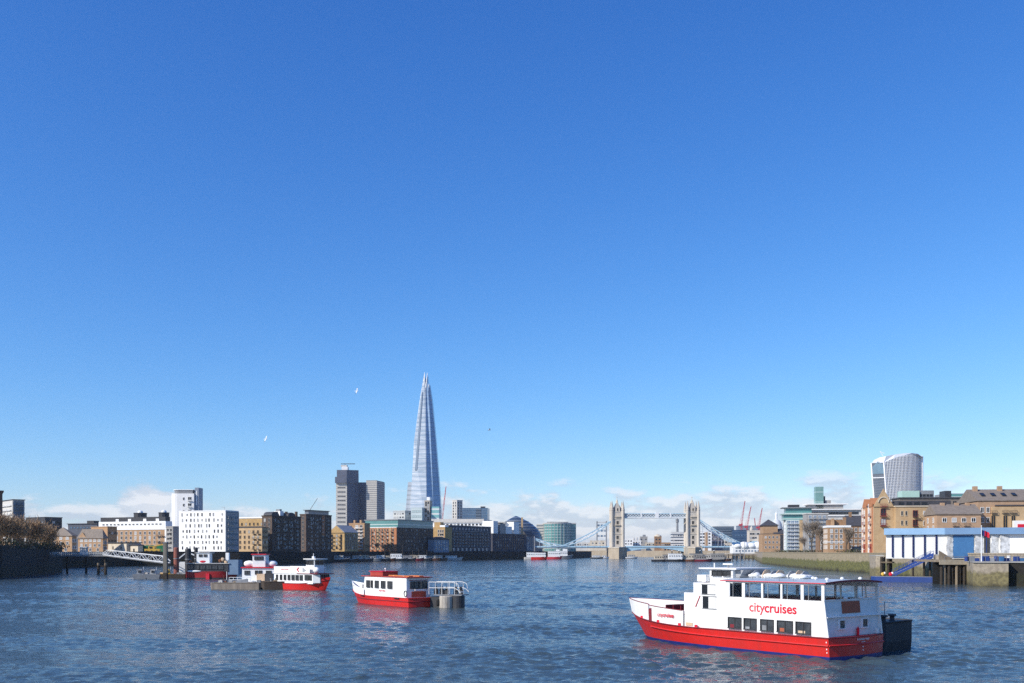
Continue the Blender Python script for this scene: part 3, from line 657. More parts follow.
def barge(loc, ang, L, B, H_, label, mat, name='mooring_barge', deck=wod2, clutter=0, cat='barge', rake=1.0, group=None):
    t = empty(name, loc, ang, label=label, cat=cat, group=group)
    b = MB(); xs = [0, rake * .4, rake, L - rake, L - rake * .4, L]; zb = [H_ * .35, -.2, -.6, -.6, -.2, H_ * .35]
    w = [B * .44, B * .5, B * .5, B * .5, B * .5, B * .40]
    for i in range(5):
        v = [(xs[i], w[i], zb[i]), (xs[i + 1], w[i + 1], zb[i + 1]), (xs[i + 1], w[i + 1], H_), (xs[i], w[i], H_), (xs[i], -w[i], zb[i]), (xs[i + 1], -w[i + 1], zb[i + 1]), (xs[i + 1], -w[i + 1], H_), (xs[i], -w[i], H_)]
        b.add(v, [(0, 1, 2, 3), (4, 5, 6, 7), (0, 1, 5, 4)], mat)
    for i in (0, 5): b.add([(xs[i], w[i], zb[i]), (xs[i], w[i], H_), (xs[i], -w[i], H_), (xs[i], -w[i], zb[i])], [(0, 1, 2, 3)], mat)
    hl = b.build('hull', t)
    b = MB(); b.prism([(0, -w[0]), (xs[2], -w[2]), (xs[3], -w[3]), (L, -w[5]), (L, w[5]), (xs[3], w[3]), (xs[2], w[2]), (0, w[0])], H_ - .12, H_ - .01, deck); b.build('deck', t)
    b = MB()
    for sd in (1, -1): b.path([(0, sd * w[0], H_), (xs[2], sd * w[2], H_), (xs[3], sd * w[3], H_), (L, sd * w[5], H_)], .07, mat)
    b.path([(0, -w[0], H_), (0, w[0], H_)], .07, mat); b.path([(L, -w[5], H_), (L, w[5], H_)], .07, mat); b.build('gunwale', hl)
    for i in range(clutter):
        c = MB(); x = random.uniform(.6, L - 1); y = random.uniform(-B * .35, B * .35); k = random.choice((0, 1, 2))
        if k == 0: c.lathe((x, y, H_), [(.25, 0), (.18, .1), (.18, .4), (.3, .45), (.3, .55)], gst, 8); c.build('bollard', t)
        elif k == 1: c.blob((x, y, H_ + .12), .55, .45, .24, random.choice((tarp, rus, wod2, lgr)), .25, 8, 4); c.build('rope_heap', t)
        else: c.box(x - .4, x + .4, y - .3, y + .3, H_, H_ + .5, random.choice((tarp, gst, ply, lgr))); c.build('deck_box', t)
    return t
fw = math.atan2(0.80, -0.60)
# dark steel barge under the stern of the big boat
t = barge((30.5, 77.6, 0), fw + R(4), 9.5, 4.6, 2.35, 'dark steel barge moored beside the stern of the big sightseeing boat', M('dark_barge_steel', (0.045, 0.048, 0.055), (0.028, 0.03, 0.034), .8, .7, streak=1), deck=stl, rake=.6)
for (x, y, s_) in ((.6, 1.4, .45), (.8, -.4, .38), (1.5, .6, .3), (2.4, 1.6, .3)):
    c = MB(); c.lathe((x, y, 2.34), [(s_ * .7, 0), (s_ * .5, .15), (s_ * .5, .35), (s_ * .9, .42), (s_ * .8, .55)], stl, 8); c.build('bollard', t)
c = MB(); c.tube((.9, .6, 2.34), (.9, .6, 3.9), .03, gst); c.build('lamp_post', t)

def mid_boat():
    D0 = 136.5; st = Vector((X(421.5, 137.6), 137.6, 0)); f = Vector((-0.62, 0.785))
    t = empty('river_boat', st, math.atan2(f.y, f.x), label='small red and white boat in midstream with orange floats on its red roof', cat='boat', group='red and white river boats')
    H = Hull(15.6, 4.6, 1.35, 2.0, 8.8, rake=1.5, p=2.1)
    hl = H.body(red, dre, .1).build('hull', t)
    t.scale = (1.24, 1, 1)
    H.rail(0, 15.5, lambda x: H.h(x) * .62, .06, dre, stern=True).build('rubbing_strake', hl); H.rail(0, 15.5, lambda x: H.h(x), .05, red, stern=True).build('deck_edge', hl)
    for x in (1.8, 9.6, 14.4):
        b = MB(); p = H.pt(x, H.h(x) - .12, 1, .06); q = H.pt(x + .9, H.h(x + .9) - .12, 1, .06); b.tube(p, q, .1, blk); b.build('fender', hl)
    y = 2.02; zr = 4.15
    b = MB(); b.box(.6, 9.9, -y, y, 1.33, zr, wp); b.xz([(9.9, 1.33), (10.6, 1.33), (10.2, zr - .1), (9.9, zr - .1)], -y + .2, y - .2, wp); cb = b.build('cabin', t, bevel=.03)
    for x, w in ((9.0, .7), (8.15, .34), (7.0, .75), (5.55, .85), (4.05, .95)): boat_win(cb, x, y + .012, 3.08, w, .95, '+y')
    for x in (9.0, 7.4, 5.8, 4.2): boat_win(cb, x, -y - .012, 3.08, .8, .95, '-y')
    b = MB(); b.box(.25, 10.6, -y - .12, y + .12, zr, zr + .12, M('faded_red_roof', (.42, .06, .035), (.30, .04, .03), .8, .6)); rf = b.build('roof', t, bevel=.02)
    for i, (x, yy, l, w_) in enumerate(((1.2, .8, 2.4, .7), (1.0, -.8, 2.2, .8), (3.9, .5, 2.0, .8), (6.2, -.2, 1.7, 1.3))):
        b = MB(); b.box(x, x + l, yy - w_ / 2, yy + w_ / 2, zr + .125, zr + .27, org); b.box(x + l * .45, x + l * .5, yy - w_ / 2 - .01, yy + w_ / 2 + .01, zr + .123, zr + .275, wp); b.build('buoyant_float', t, bevel=.03)
    b = MB(); b.prism([(6.7, -1.3), (9.6, -1.3), (9.6, 1.3), (6.7, 1.3)], zr + .121, zr + .72, M('faded_red_roof')); wb = b.build('roof_locker', t, bevel=.04)
    b = MB(); b.prism([(6.6, -1.4), (9.8, -1.4), (9.8, 1.4), (6.6, 1.4)], zr + .721, zr + .8, letr); b.build('lid', wb)
    b = MB(); b.tube((7.6, .2, zr + .8), (7.6, .2, zr + 1.1), .04, wp); b.blob((7.6, .2, zr + 1.15), .12, .12, .12, wp); b.build('mast_light', t)
    b = MB(); b.tube((10.3, 1.0, zr + .1), (10.3, 1.0, zr + .5), .05, stl); b.build('horn', t); b = MB(); b.tube((10.1, -.4, zr + .1), (10.1, -.4, zr + .45), .05, stl); b.build('horn', t)
    for yy in (.72, -.72): boat_win(cb, .585, yy, 3.15, 1.3, .95, '-x')
    b = MB(); b.box(.5, .595, -1.15, 1.15, 1.45, 2.25, pan); b.box(.5, .598, -1.2, 1.2, 2.25, 2.32, wp); b.build('brown_panel', cb)
    b = MB(); b.box(.56, .597, -1.6, 1.6, 3.75, 3.85, dre); b.build('name_board', cb)
    b = MB(); b.box(.3, .6, -.8, .8, 2.36, 2.55, wp); b.build('stern_locker', cb)
    tp = lambda x: H.h(x) + .95 + .35 * max(0, (x - 10) / 5.6)
    [H.bulwark(9.8, 15.55, tp, wp, sides=(s_,)).build('bulwark', t) for s_ in (1, -1)]; H.rail(13.4, 13.6, lambda x: 2.6, .05, stl, n=2).build('bow_cleat', t)
    b = MB(); b.path([(12.4, 0, 1.6), (12.4, 0, 3.1)], .06, gst); b.box(11.2, 12.2, -1, .8, 2.0, 2.85, gst); b.build('winch', t)
    b = MB(); b.path([(.75 + .28 * math.cos(a), y + .06, 1.95 + .42 * math.sin(a)) for a in [i * math.pi / 6 for i in range(13)]], .05, stl); b.build('life_ring', t)
    text('city', 'lettering', t, .36, letp, (6.6, y + .03, 2.08), (-1, 0, 0), (0, 0, 1)); text('cruises', 'lettering', t, .36, letr, (6.07, y + .03, 2.08), (-1, 0, 0), (0, 0, 1))
    return t
mid_boat()
# cylindrical mooring tank with a caged deck, astern of the mid boat
t = empty('mooring_pontoon', (X(452, 139), 138, 0), R(-20), label='grey mooring pontoon of round tanks with white railings behind the mid river boat', cat='pontoon')
b = MB()
b.lathe((-.35, -1.0, 0), [(.9, -.5), (1.0, -.4), (1.0, 1.55), (.9, 1.65)], M('streaked_tank', (.50, .46, .40), (.20, .17, .14), 1.6, .7, streak=1), 18); b.build('tank', t)
b = MB(); b.lathe((1.15, -.4, 0), [(.85, -.5), (.95, -.4), (.95, 1.6), (.85, 1.7)], stl, 18); b.build('tank', t)
b = MB(); b.lathe((-1.6, .6, 0), [(.9, -.5), (1.0, -.4), (1.0, 1.1), (.9, 1.2)], stl, 18); b.build('tank', t)
b = MB(); b.box(-3.1, -1.36, -.9, 1.5, -.5, 1.5, stl); b.build('float', t)
b = MB(); b.prism([(-2.2, -1.2), (2.0, -1.2), (2.0, 1.6), (-2.2, 1.6)], 1.705, 1.83, gst); b.build('deck', t)
for k, (xa, xb, yy) in enumerate(((-2.1, 1.6, 1.4), (-2.1, 1.3, -1.0))):
    b = MB()
    for z in (2.75, 3.55): b.path([(xa - .9, yy, z), (xb - .5, yy, z), (xb + .1, yy, z - .25), (xb + .45, yy, 2.0)], .045, wp2)
    for i in range(5): x = xa - .9 + (xb - xa + .5) * i / 4; b.tube((x, yy, 1.83), (x, yy, 3.55), .04, wp2)
    b.build('railing', t)
b = MB(); b.tube((1.75, -1.0, 2.2), (1.75, 1.4, 2.2), .06, wp); b.tube((1.2, -1, 3.3), (1.2, 1.4, 3.3), .05, wp); b.build('railing', t)
for (x, y) in ((-2.5, .3), (-1.9, .9), (-1.4, -.2), (-.6, -.4), (.3, .8), (1.2, .5)):
    b = MB(); b.box(x - .25, x + .25, y - .25, y + .25, 1.83, 2.5, stl); b.blob((x, y, 2.65), .22, .22, .25, stl, .2); b.build('bollard', t)
b = MB(); b.lathe((-1.35, -1.62, .75), [(.14, -.5), (.26, -.3), (.26, .3), (.14, .5)], blk, 8); b.build('fender', t)

# ---- left group: deck barges, workboat, cruiser with bow to the right, red boat at the pier
t = barge((X(214, 205), 205, 0), R(-4), 10.6, 4.4, 1.35, 'pale sided deck barge with cluttered deck, left in front of the white wheelhouse boat', prow, clutter=12, rake=.9)
for (x0, x1) in ((3.0, 7.6),):
    b = MB()
    for z in (1.9, 2.4): b.path([(x0, .6, z), (x1, .6, z)], .05, wp)
    for i in range(6): x = x0 + (x1 - x0) * i / 5; b.tube((x, .6, 1.35), (x, .6, 2.4), .05, wp)
    b.build('railing', t)
b = MB(); b.tube((2.4, .9, 1.35), (2.4, .9, 3.6), .07, wp); b.tube((1.7, .9, 1.35), (1.7, .9, 2.9), .05, rus); b.build('lamp_post', t)
b = MB(); b.prism([(5.2, -1.6), (7.6, -1.2), (7.4, -.4), (5.4, -.6)], 1.35, [1.8, 2.2, 2.0, 1.7], tarp); b.build('tarpaulin', t)
t = barge((X(263, 203), 202.5, 0), R(8), 8.8, 4.6, 1.65, 'rusty dark deck barge lying against the red bow of the white cruiser', M('dark_rusty_barge', (0.075, 0.055, 0.04), (0.04, 0.03, 0.024), 1.0, .8, streak=1), clutter=7, rake=1.6)
b = MB(); b.box(2.6, 3.4, -.4, .4, 1.65, 2.3, gre); b.tube((3, 0, 2.3), (3, 0, 2.9), .12, rus); b.build('winch', t)

def workboat():
    D = 211; t = empty('workboat', (X(258, D), D, 0), 0, label='white workboat with a tall wheelhouse and red roof edges, behind the pale deck barge', cat='boat', group='red and white river boats')
    k = D / F
    b = MB(); b.prism([(-3.6, -.5), (-2.6, -2.2), (2.6, -2.2), (3.6, -.5), (3.6, 6), (-3.6, 6)], -.5, 1.4, wp); b.build('hull', t)
    b = MB(); b.prism([(-3.4, 0), (3.4, 0), (3.4, 5.6), (-3.4, 5.6)], 1.401, 4.25, wp); cb = b.build('cabin', t, bevel=.04)
    b = MB(); b.box(-3.6, 3.6, -.3, 5.8, 4.25, 4.45, letr); b.build('roof', cb)
    b = MB(); b.prism([(-1.25, .3), (1.5, .3), (1.5, 3.4), (-1.25, 3.4)], 4.451, 7.1, wp); wh = b.build('wheelhouse', t, bevel=.04)
    b = MB(); b.box(-1.5, 1.75, 0, 3.7, 7.1, 7.28, letr); b.tube((-.2, 1, 7.28), (-.2, 1, 8.0), .04, wp); b.build('roof', wh)
    for x in (-.55, .12, .8): boat_win(wh, x, .29, 6.35, .55, .62, '-y')
    for x in (-2.3, 2.3): boat_win(cb, x, -.012, 3.25, 1.1, .8, '-y')
    for x in (-.3, .55): boat_win(cb, x, -.012, 3.3, .6, .75, '-y')
    for x in (-2.3, 2.7): b = MB(); b.blob((x, 1.5, 5.15), 1.15, .8, .7, wp, .04, 12, 8); b.build('life_raft', t, smooth=True)
    b = MB(); b.box(-.2, 1.5, -.35, -.03, 1.5, 3.0, ply); b.build('plywood_screen', t)
    b = MB(); b.box(1.55, 3.3, -.3, -.03, 1.5, 3.1, stl); b.build('dark_screen', t)
workboat()
def cruiser():
    D = 199; f = Vector((0.80, -0.60)).normalized()
    t = empty('river_cruiser', (X(273, 203) + 1.26, 204.7, 0), math.atan2(f.y, f.x), label='white cruiser with a red bow and top wheelhouse, behind the rusty barge', cat='boat', group='red and white river boats')
    t.scale = (1.10, 1, 1)
    H = Hull(13.4, 4.8, 1.35, 2.2, 7.0, rake=1.2, p=2.2); hl = H.body(red, dre, .1).build('hull', t); H.rail(0, 13.3, lambda x: H.h(x), .06, dre).build('deck_edge', hl)
    y = 2.1; b = MB(); b.box(.3, 11.0, -y, y, 1.3, 3.3, wp); b.prism([(11, -y), (12.0, -1.2), (12.0, 1.2), (11, y)], 1.5, 3.3, wp); cb = b.build('cabin', t, bevel=.03)
    b = MB()
    for sd in (1, -1): b.box(.3, 10.2, sd * y - .05, sd * y + .05, 3.42, 4.75, wp)
    b.box(.25, .35, -y, y, 3.42, 4.75, wp); b.build('upper_deck_screen', t)
    b = MB(); b.box(.1, 12.2, -y - .12, y + .12, 3.301, 3.42, wp2); b.box(6.8, 12.3, -y - .15, y + .15, 3.30, 3.425, dre); b.build('upper_deck', t)
    for i, w in enumerate((.45, .5, .55, .6, .75, .75, .75)): boat_win(cb, 1.2 + i * 1.12, -y - .012, 2.55, w, .95, '-y')
    boat_win(cb, 9.4, -y - .012, 2.6, 1.0, .95, '-y'); boat_win(cb, 10.4, -y - .012, 2.6, .6, .95, '-y')
    for yy in (-.6, .6): boat_win(cb, 12.012, yy, 2.7, 1.0, .9, '+x')
    b = MB(); b.prism([(8.3, -1.3), (10.6, -1.3), (10.6, 1.3), (8.3, 1.3)], 3.426, 6.2, wp); wh = b.build('wheelhouse', t, bevel=.04)
    b = MB(); b.box(7.9, 11.2, -1.6, 1.6, 6.2, 6.38, wp2); b.build('roof', wh)
    boat_win(wh, 8.7, -1.315, 5.6, .4, .75, '-y')
    for x in (9.35, 10.1): boat_win(wh, x, -1.315, 5.6, .55, .75, '-y')
    for yy in (-.6, .6): boat_win(wh, 10.615, yy, 5.6, .9, .75, '+x')
    b = MB(); b.tube((8.2, .8, 6.3), (8.2, .8, 7.4), .05, wp); b.box(8.0, 8.5, .6, 1.0, 6.38, 6.8, wp); b.build('mast', t)
    b = MB(); b.blob((11.3, -1.5, 4.1), .75, .6, .6, wp, .05, 10, 6); b.build('life_raft', t, smooth=True)
    b = MB(); b.add([(8.3, -y - .1, 4.6), (9.3, -y - .1, 4.0), (8.3, -y - .1, 3.6), (8.3, -y - .05, 4.6), (9.3, -y - .05, 4.0), (8.3, -y - .05, 3.6)], [(0, 1, 2), (5, 4, 3), (0, 1, 4, 3), (1, 2, 5, 4), (2, 0, 3, 5)], tarp); b.build('dodger', t)
    b = MB(); b.path([(7.3, -y - .07, 4.55), (6.8, -y - .07, 4.15), (7.3, -y - .07, 3.75)], .12, letp); b.build('chevron_mark', t)
    b = MB(); b.box(2.6, 2.62, -y - .02, y, 1.6, 3.2, letr); b.build('door_edge', cb)
    text('city', 'lettering', t, .5, letp, (2.3, -y - .07, 4.05), (1, 0, 0), (0, 0, 1)); text('cruises', 'lettering', t, .5, letr, (3.03, -y - .07, 4.05), (1, 0, 0), (0, 0, 1))
    [H.bulwark(10.8, 13.35, lambda x: H.h(x) + .55, red, sides=(s_,)).build('bulwark', t) for s_ in (1, -1)]
cruiser()
def pier_boat():
    D = 282; t = empty('pier_boat', (X(189, D), D, 0), R(-3), label='dark windowed boat with a long red hull and white wheelhouse, moored at the pier pontoon', cat='boat', group='red and white river boats')
    H = Hull(14.6, 5.0, 2.1, 2.4, 8.0, rake=1.0, p=2.4); hl = H.body(M('deep_red_hull', (0.34, 0.02, 0.022), (0.28, 0.016, 0.02), .6, .5), stl, .35).build('hull', t)
    b = MB(); b.blob((2.5, -2.35, 2.15), 2.2, .45, .3, wp, 0, 10, 6); b.build('inflatable_fender', hl, smooth=True)
    b = MB(); b.box(5.9, 6.9, -2.75, -2.4, -.2, 1.5, letr); b.build('rudder_guard', hl)
    b = MB(); b.box(.3, 12.2, -2.2, 2.2, 2.1, 4.3, stl); cb = b.build('cabin', t)
    for i in range(6): boat_win(cb, 1.3 + i * 1.75, -2.22, 3.3, 1.5, 1.1, '-y', fr=stl)
    b = MB(); b.box(0, 12.6, -2.4, 2.4, 4.3, 4.45, lgr); b.build('roof', cb)
    b = MB(); b.prism([(2.8, -1.6), (6.6, -1.6), (6.2, 1.6), (3.2, 1.6)], 4.451, 7.3, wp); wh = b.build('wheelhouse', t, bevel=.05)
    b = MB(); b.box(2.6, 6.8, -1.8, 1.8, 7.3, 7.45, wp2); b.build('roof', wh)
    for x in (4.0, 5.4): boat_win(wh, x, -1.615, 6.6, .95, .6, '-y')
    b = MB(); b.blob((4.6, -1.6, 4.9), 1.0, .15, .3, letr, .2); b.build('red_marking', wh)
    b = MB(); b.prism([(12.0, -2.0), (15.0, -2.0), (15.0, 1.6), (12.0, 1.6)], 1.2, 5.4, M('blue_grey_cabin', (0.16, 0.24, 0.34), (0.12, 0.18, 0.27), .5, .6)); b.build('stern_house', t)
    for (x, h) in ((9.6, 5.4), (10.4, 5.8), (11.3, 5.0), (1.2, 5.0)): b = MB(); b.blob((x, -1.6, h - .3), .5, .4, .5, random.choice((pan, letp, ply, rus)), .2); b.build('deck_bundle', t)
    b = MB(); b.box(11.0, 11.9, -1, 0, 4.45, 7.4, wp); b.build('funnel', t)
pier_boat()

# ------------------------------------------------------------------ pier, gangway and dolphins on the left
def pile_dolphin(px, D, label):
    t = empty('timber_dolphin', (X(px, D), D, 0), 0, label=label, cat='mooring dolphin')
    for x in (-1.2, 1.25):
        b = MB(); b.tube((x, 0, -2), (x, 0, 3.1), .42, wod, n=10); b.tube((x, 0, 3.1), (x, 0, 3.9), .42, wod2, n=10); b.build('pile', t)
    b = MB(); b.tube((-1.2, 0, .3), (1.25, 0, 2.4), .14, wod); b.tube((-1.2, 0, 2.4), (1.25, 0, .3), .14, wod); b.tube((-1.2, 0, 2.8), (1.25, 0, 2.8), .16, wod); b.build('cross_brace', t)
pile_dolphin(102, 330, 'low dark timber dolphin of two braced piles under the white gangway')
t = empty('mooring_post', (X(165.5, 276), 276, 0), 0, label='tall weathered square post standing in the water at the pier pontoon', cat='post')
b = MB(); b.prism([(-.52, -.52), (.52, -.52), (.52, .52), (-.52, .52)], 1.8, 10.2, M('algae_grey_post', (0.21, 0.19, 0.16), (0.12, 0.11, 0.09), .8, .9, streak=1)); b.build('post', t)
b = MB(); b.prism([(-.55, -.55), (.55, -.55), (.55, .55), (-.55, .55)], -2, 1.799, wod); b.build('wet_foot', t)
b = MB(); b.box(-.6, .6, -.6, .6, 10.2, 10.4, gst); b.build('cap', t)
t = empty('gangway', (X(104, 340), 340, 0), 0, label='long white lattice gangway sloping down to the pier pontoon', cat='gangway')
b = MB(); A = at(103, 552.2, 340); Bp = at(168, 559.8, 290); o = Vector((X(104, 340), 340, 0)); A -= o; Bp -= o
gw_ = M('grey_white_truss', (.62, .63, .64), (.5, .51, .52), .8, .6)
for dy in (0, 2.2):
    n = 13
    lo = [A.lerp(Bp, i / n) + Vector((0, dy, -.9)) for i in range(n + 1)]; hi = [A.lerp(Bp, i / n) + Vector((0, dy, .9 if 0 < i < n else -.4)) for i in range(n + 1)]
    b.path(lo, .13, gw_, 4); b.path(hi, .13, gw_, 4)
    for i in range(n): b.tube(lo[i], hi[i + 1], .08, gw_, n=4) if i % 2 else b.tube(hi[i], lo[i + 1], .08, gw_, n=4); b.tube(lo[i], hi[i], .07, gw_, n=4)
b.build('truss', t)
b = MB(); b.prism([(A.x, 0), (A.x, 2.2), (Bp.x, Bp.y + 2.2), (Bp.x, Bp.y)], [A.z - 1.3, A.z - 1.3, Bp.z - 1.3, Bp.z - 1.3], [A.z - 1.1, A.z - 1.1, Bp.z - 1.1, Bp.z - 1.1], gst); b.build('walkway', t)
t = empty('approach_bridge', (X(50, 345), 345, 0), 0, label='railed approach walkway running from the brick houses to the white gangway', cat='walkway')
b = MB(); L0 = X(104, 345) - X(48, 345); b.box(0, L0, 0, 2.4, 6.0, 6.5, gst); b.build('deck', t)
b = MB()
for dy in (0, 2.4):
    for z in (7.0, 7.5): b.tube((0, dy, z), (L0, dy, z), .06, wp, n=4)
    for i in range(28): b.tube((L0 * i / 27, dy, 6.5), (L0 * i / 27, dy, 7.5), .05, wp, n=4)
b.build('railing', t)
for i in range(3):
    b = MB(); b.tube((L0 * (.28 + .34 * i), 1.2, -2), (L0 * (.28 + .34 * i), 1.2, 6), .4, wod); b.build('pile', t)
t = empty('ticket_kiosk', (X(80, 346), 349, 6.5), 0, label='small pale kiosk on the approach walkway beside the white gangway', cat='kiosk')
b = MB(); b.box(-1, 1.1, -.8, 1, 0, 2.6, lgr); b.build('wall', t); b = MB(); b.box(-1.3, 1.4, -1.1, 1.3, 2.6, 2.85, wp2); b.build('roof', t)
t = barge((X(140, 285), 285, 0), R(-1), 14.2, 5, 1.2, 'dark pier pontoon crowded with gear below the white gangway', wod, name='pier_pontoon', cat='pontoon', rake=.5, clutter=10)
for (px, c, r, z0, h, lb) in ((175.2, M('red_brown_flue', (0.30, 0.10, 0.07), (0.22, 0.08, 0.06), .8, .8), .78, 1, 8.9, 'red brown round steel pile standing behind the pontoon'), (187, stl, .9, 1, 8.6, 'thick black round pile left of the white wheelhouse'), (195, stl, .55, 4, 8.9, 'thin black flue beside the white wheelhouse of the red hulled boat')):
    t = empty('steel_pile', (X(px, 292), 293, 0), 0, label=lb, cat='pile'); b = MB(); b.lathe((0, 0, 0), [(r, -2), (r, h - .4), (r * .9, h), (r * .3, h + .1)], c, 12); b.build('shaft', t); b = MB(); b.lathe((0, 0, h * .62), [(r + .05, 0), (r + .05, .25)], gst, 12); b.build('collar', t)
for i, (px, D, kind, lb) in enumerate(((144, 283, 'digger', 'small grey workboat with a clutter of gear, first from the left at the pontoon'), (157, 281, 'arch', 'grey arched launch with a white bow beside the tall weathered post'), (171, 287, 'yellow', 'yellow cabin launch behind the tall weathered post'))):
    t = empty('pontoon_launch', (X(px, D), D - 3, 0), R(10), label=lb, cat='boat')
    b = MB(); b.xz([(-1.9, .8), (-1.3, -.3), (1.7, -.3), (1.9, 1.3), (-1.9, 1.4)], -.9, .9, gst if i < 2 else yep); b.build('hull', t)
    b = MB(); b.xz([(-.9, 1.3), (.9, 1.3), (.6, 2.7), (-.5, 2.7)], -.7, .7, (tarp, lgr, yep)[i]); c = b.build('cabin', t); boat_win(c, 0.05, -.712, 2.1, .7, .5, '-y')
    b = MB(); b.tube((.9, 0, 1.2), (.9, 0, 3.4), .05, wp); b.tube((-.9, 0, 1.2), (-.5, 0, 3.0), .08, rus); b.build('mast', t)
t = empty('truck_crane', (X(152, 528), 529, GL), 0, label='yellow mobile crane on the bank behind the pontoon, in front of the green hoarding', cat='crane')
b = MB(); b.box(-2.6, 2.8, -1, 1, .7, 1.7, yep); b.build('chassis', t); b = MB(); b.prism([(-1.2, -1), (1.0, -1), (1.0, 1), (-1.2, 1)], 1.701, 2.9, yep); c = b.build('cab', t); boat_win(c, -.3, -1.012, 2.35, .9, .6, '-y')
b = MB(); b.tube((.6, 0, 2.9), (4.6, 0, 3.9), .28, yep, n=4); b.build('boom', t)
t.scale = (1.5, 1.5, 1.2)
for x in (-1.8, 0, 1.8): b = MB(); b.tube((x, -1.1, .5), (x, 1.1, .5), .5, blk, n=12); b.build('wheel', t)
b = MB(); b.box(-6.4, 7.2, 0, .15, 0, 4.0, gre); o = tag(b.build('hoarding', None, (X(153, 540), 540, GL)), 'green site hoarding behind the yellow crane', 'hoarding')
b = MB(); b.box(.5, 1.7, -.06, -.01, 1.2, 3.4, M('light_green_panel', (.05, .5, .12), (.04, .4, .1), .8, .6)); b.build('bright_panel', o)
t = empty('rail_canopy', (X(205, 300), 300, 0), 0, label='white slanted canopy frame standing between the red brown pile and the wheelhouse', cat='canopy')
b = MB(); b.path([(-9, 0, 4.8), (-5.5, 0, 7.6), (-2.2, 0, 6.2)], .22, wp, 4); b.path([(-3.4, 1, 8.2), (1.2, 1, 5.2)], .25, wp, 4); b.path([(-5.5, 0, 7.6), (-5.0, 0, 1.6)], .14, wp, 4); b.path([(-2.2, 0, 6.2), (-2.2, 0, 1.6)], .14, wp, 4); b.path([(-9, 0, 4.8), (-9, 0, 1.6)], .14, wp, 4); b.path([(1.2, 1, 5.2), (1.2, 1, 1.4)], .16, wp, 4); b.build('frame', t)
b = MB(); b.box(-8.4, -5.6, .3, 2, 1.4, 4.6, wp2); b.box(-4.6, -2.6, .3, 2, 1.4, 4.3, lgr); b.build('screen', t)

# ------------------------------------------------------------------ south bank buildings (left of the picture, near to far)
def side(b, *a, **k): b.wins('s', *a, **k)
b = Bld('brick_warehouse', 'dark brick building at the left edge above the bare trees', 'building', -60, 2.5, None, 420, 492, drk, -29, 18, base=8); b.parapet(drk, .6, .5); b.wins('f', 3, 5, 1.2, 1.6, 2, b.h - 1.5, bro); b.wins('s', 3, 5, 1.2, 1.6, 2, b.h - 1.5, bro)
b = Bld('tower_block', 'grey glass tower block with white balconies behind the bare trees', 'building', 1, 13, 24.5, 620, 500, lgr, 48); b.block('glass_face', .2, b.a - .2, -.25, -.003, 3, b.h - .4, lgr)
o = MB(); o.prism(b.rect(-.3, -.003, .4, b.c - .4), 3, b.h - .5, gdk); o.build('curtain_wall', b.root)
b.balconies('f', 2, 9, b.a * .42, 6, b.h - 1, wp); b.wins('s', 6, 9, 1.4, 1.9, 6, b.h - 1, stl, gbl, off=-.31); b.parapet(stl, .5, .4)
b = Bld('flat_roofed_block', 'long dark flat roofed block beyond the bare trees', 'building', 26, 45, 62, 600, 517.5, stl, 35); b.wins('f', 5, 2, 1.8, 1.6, b.h * .55, b.h - .6, stl, gbl); b.wins('s', 5, 2, 1.8, 1.6, b.h * .55, b.h - .6, stl); b.parapet(stl, .4, .3)
b = Bld('office_block', 'low dark office block behind the two brick houses', 'building', 68, 97, None, 680, 524, M('dusky_blue_grey', (.09, .10, .13), (.06, .07, .09), .4, .7), 18, 30); b.wins('f', 8, 1, 1.5, 1.2, b.h - 4, b.h - .8, stl, gbl); b.parapet(stl, .5, .6); b.block('plant_room', 6, 12, 4, 9, b.h + .5, b.h + 2.5, stl)
def house(label, A, B, C, D, ye, yr, wall, cols, roofm, rk, th=20, two=True):
    b = Bld('brick_house', label, 'house', A, B, C, D, ye, wall, th); b.roof(rk, Z(yr, D) - Z(ye, D), roofm)
    b.wins('f', cols, 1, 1.7, 1.1, b.h - 1.9, b.h - .4, wp, glb); b.wins('f', cols, 1, 1.2, 1.5, b.h - 4.9, b.h - 2.6, wp, blind=.1); b.wins('f', max(2, cols - 2), 1, 1.4, 1.6, .6, 2.6, wp); b.wins('s', 2, 2, 1.2, 1.4, 1, b.h - .6, wp)
    return b
b = house('brick house with a pyramid roof half hidden by the bare trees', 50, 72, 76.5, 512, 536, 527, tan, 3, til, 'pyr', 18)
b = house('brick house with a long hipped brown roof and white dormer band', 78, 103, 107, 535, 538.5, 529, tan, 5, til, 'hip', 18)
b.gable(tan, b.a * .62, b.a * 1.0, b.h, b.h + 3.4, q=-.3)
b = Bld('brick_block', 'plain orange brick block rising behind the hipped roof house', 'building', 91, 107.5, 117, 570, 527, M('plain_orange_brick', (.40, .24, .13), (.34, .20, .10), .5, .9), 40); b.parapet(tan, .4, .2); b.wins('s', 3, 2, 1.1, 1.5, 4, b.h - 1, tan)
b = Bld('mansion_block', 'long brick apartment block with white top storeys and small roof domes', 'building', 97, 166, 174, 612, 529, tan, 22)
b.cornice(b.h - .3, wp, .5, .3); h2 = b.zz(521); b.block('attic_storey', .8, b.a - .8, .6, b.c - .6, b.h, h2, wp); b.block('roof_terrace', 1.8, b.a - 1.5, 1.5, b.c - 1.5, h2, b.zz(516.5), stl)
b.block('attic_parapet', .4, b.a - .4, .2, .55, b.h + .2, b.h + 1.2, wp)
b.wins('f', 13, 4, 1.4, 1.9, 2, b.h - 1, wp, blind=.35); b.wins('f', 16, 1, 1.6, .9, b.h + 1.5, h2 - .2, wp, stl, off=.59)
b.wins('s', 4, 3, 1.3, 1.7, 2, b.h - 1, wp); b.balconies('f', 2, 3, 2.6, 2, b.h - 1, stl, q0=.6, q1=7)
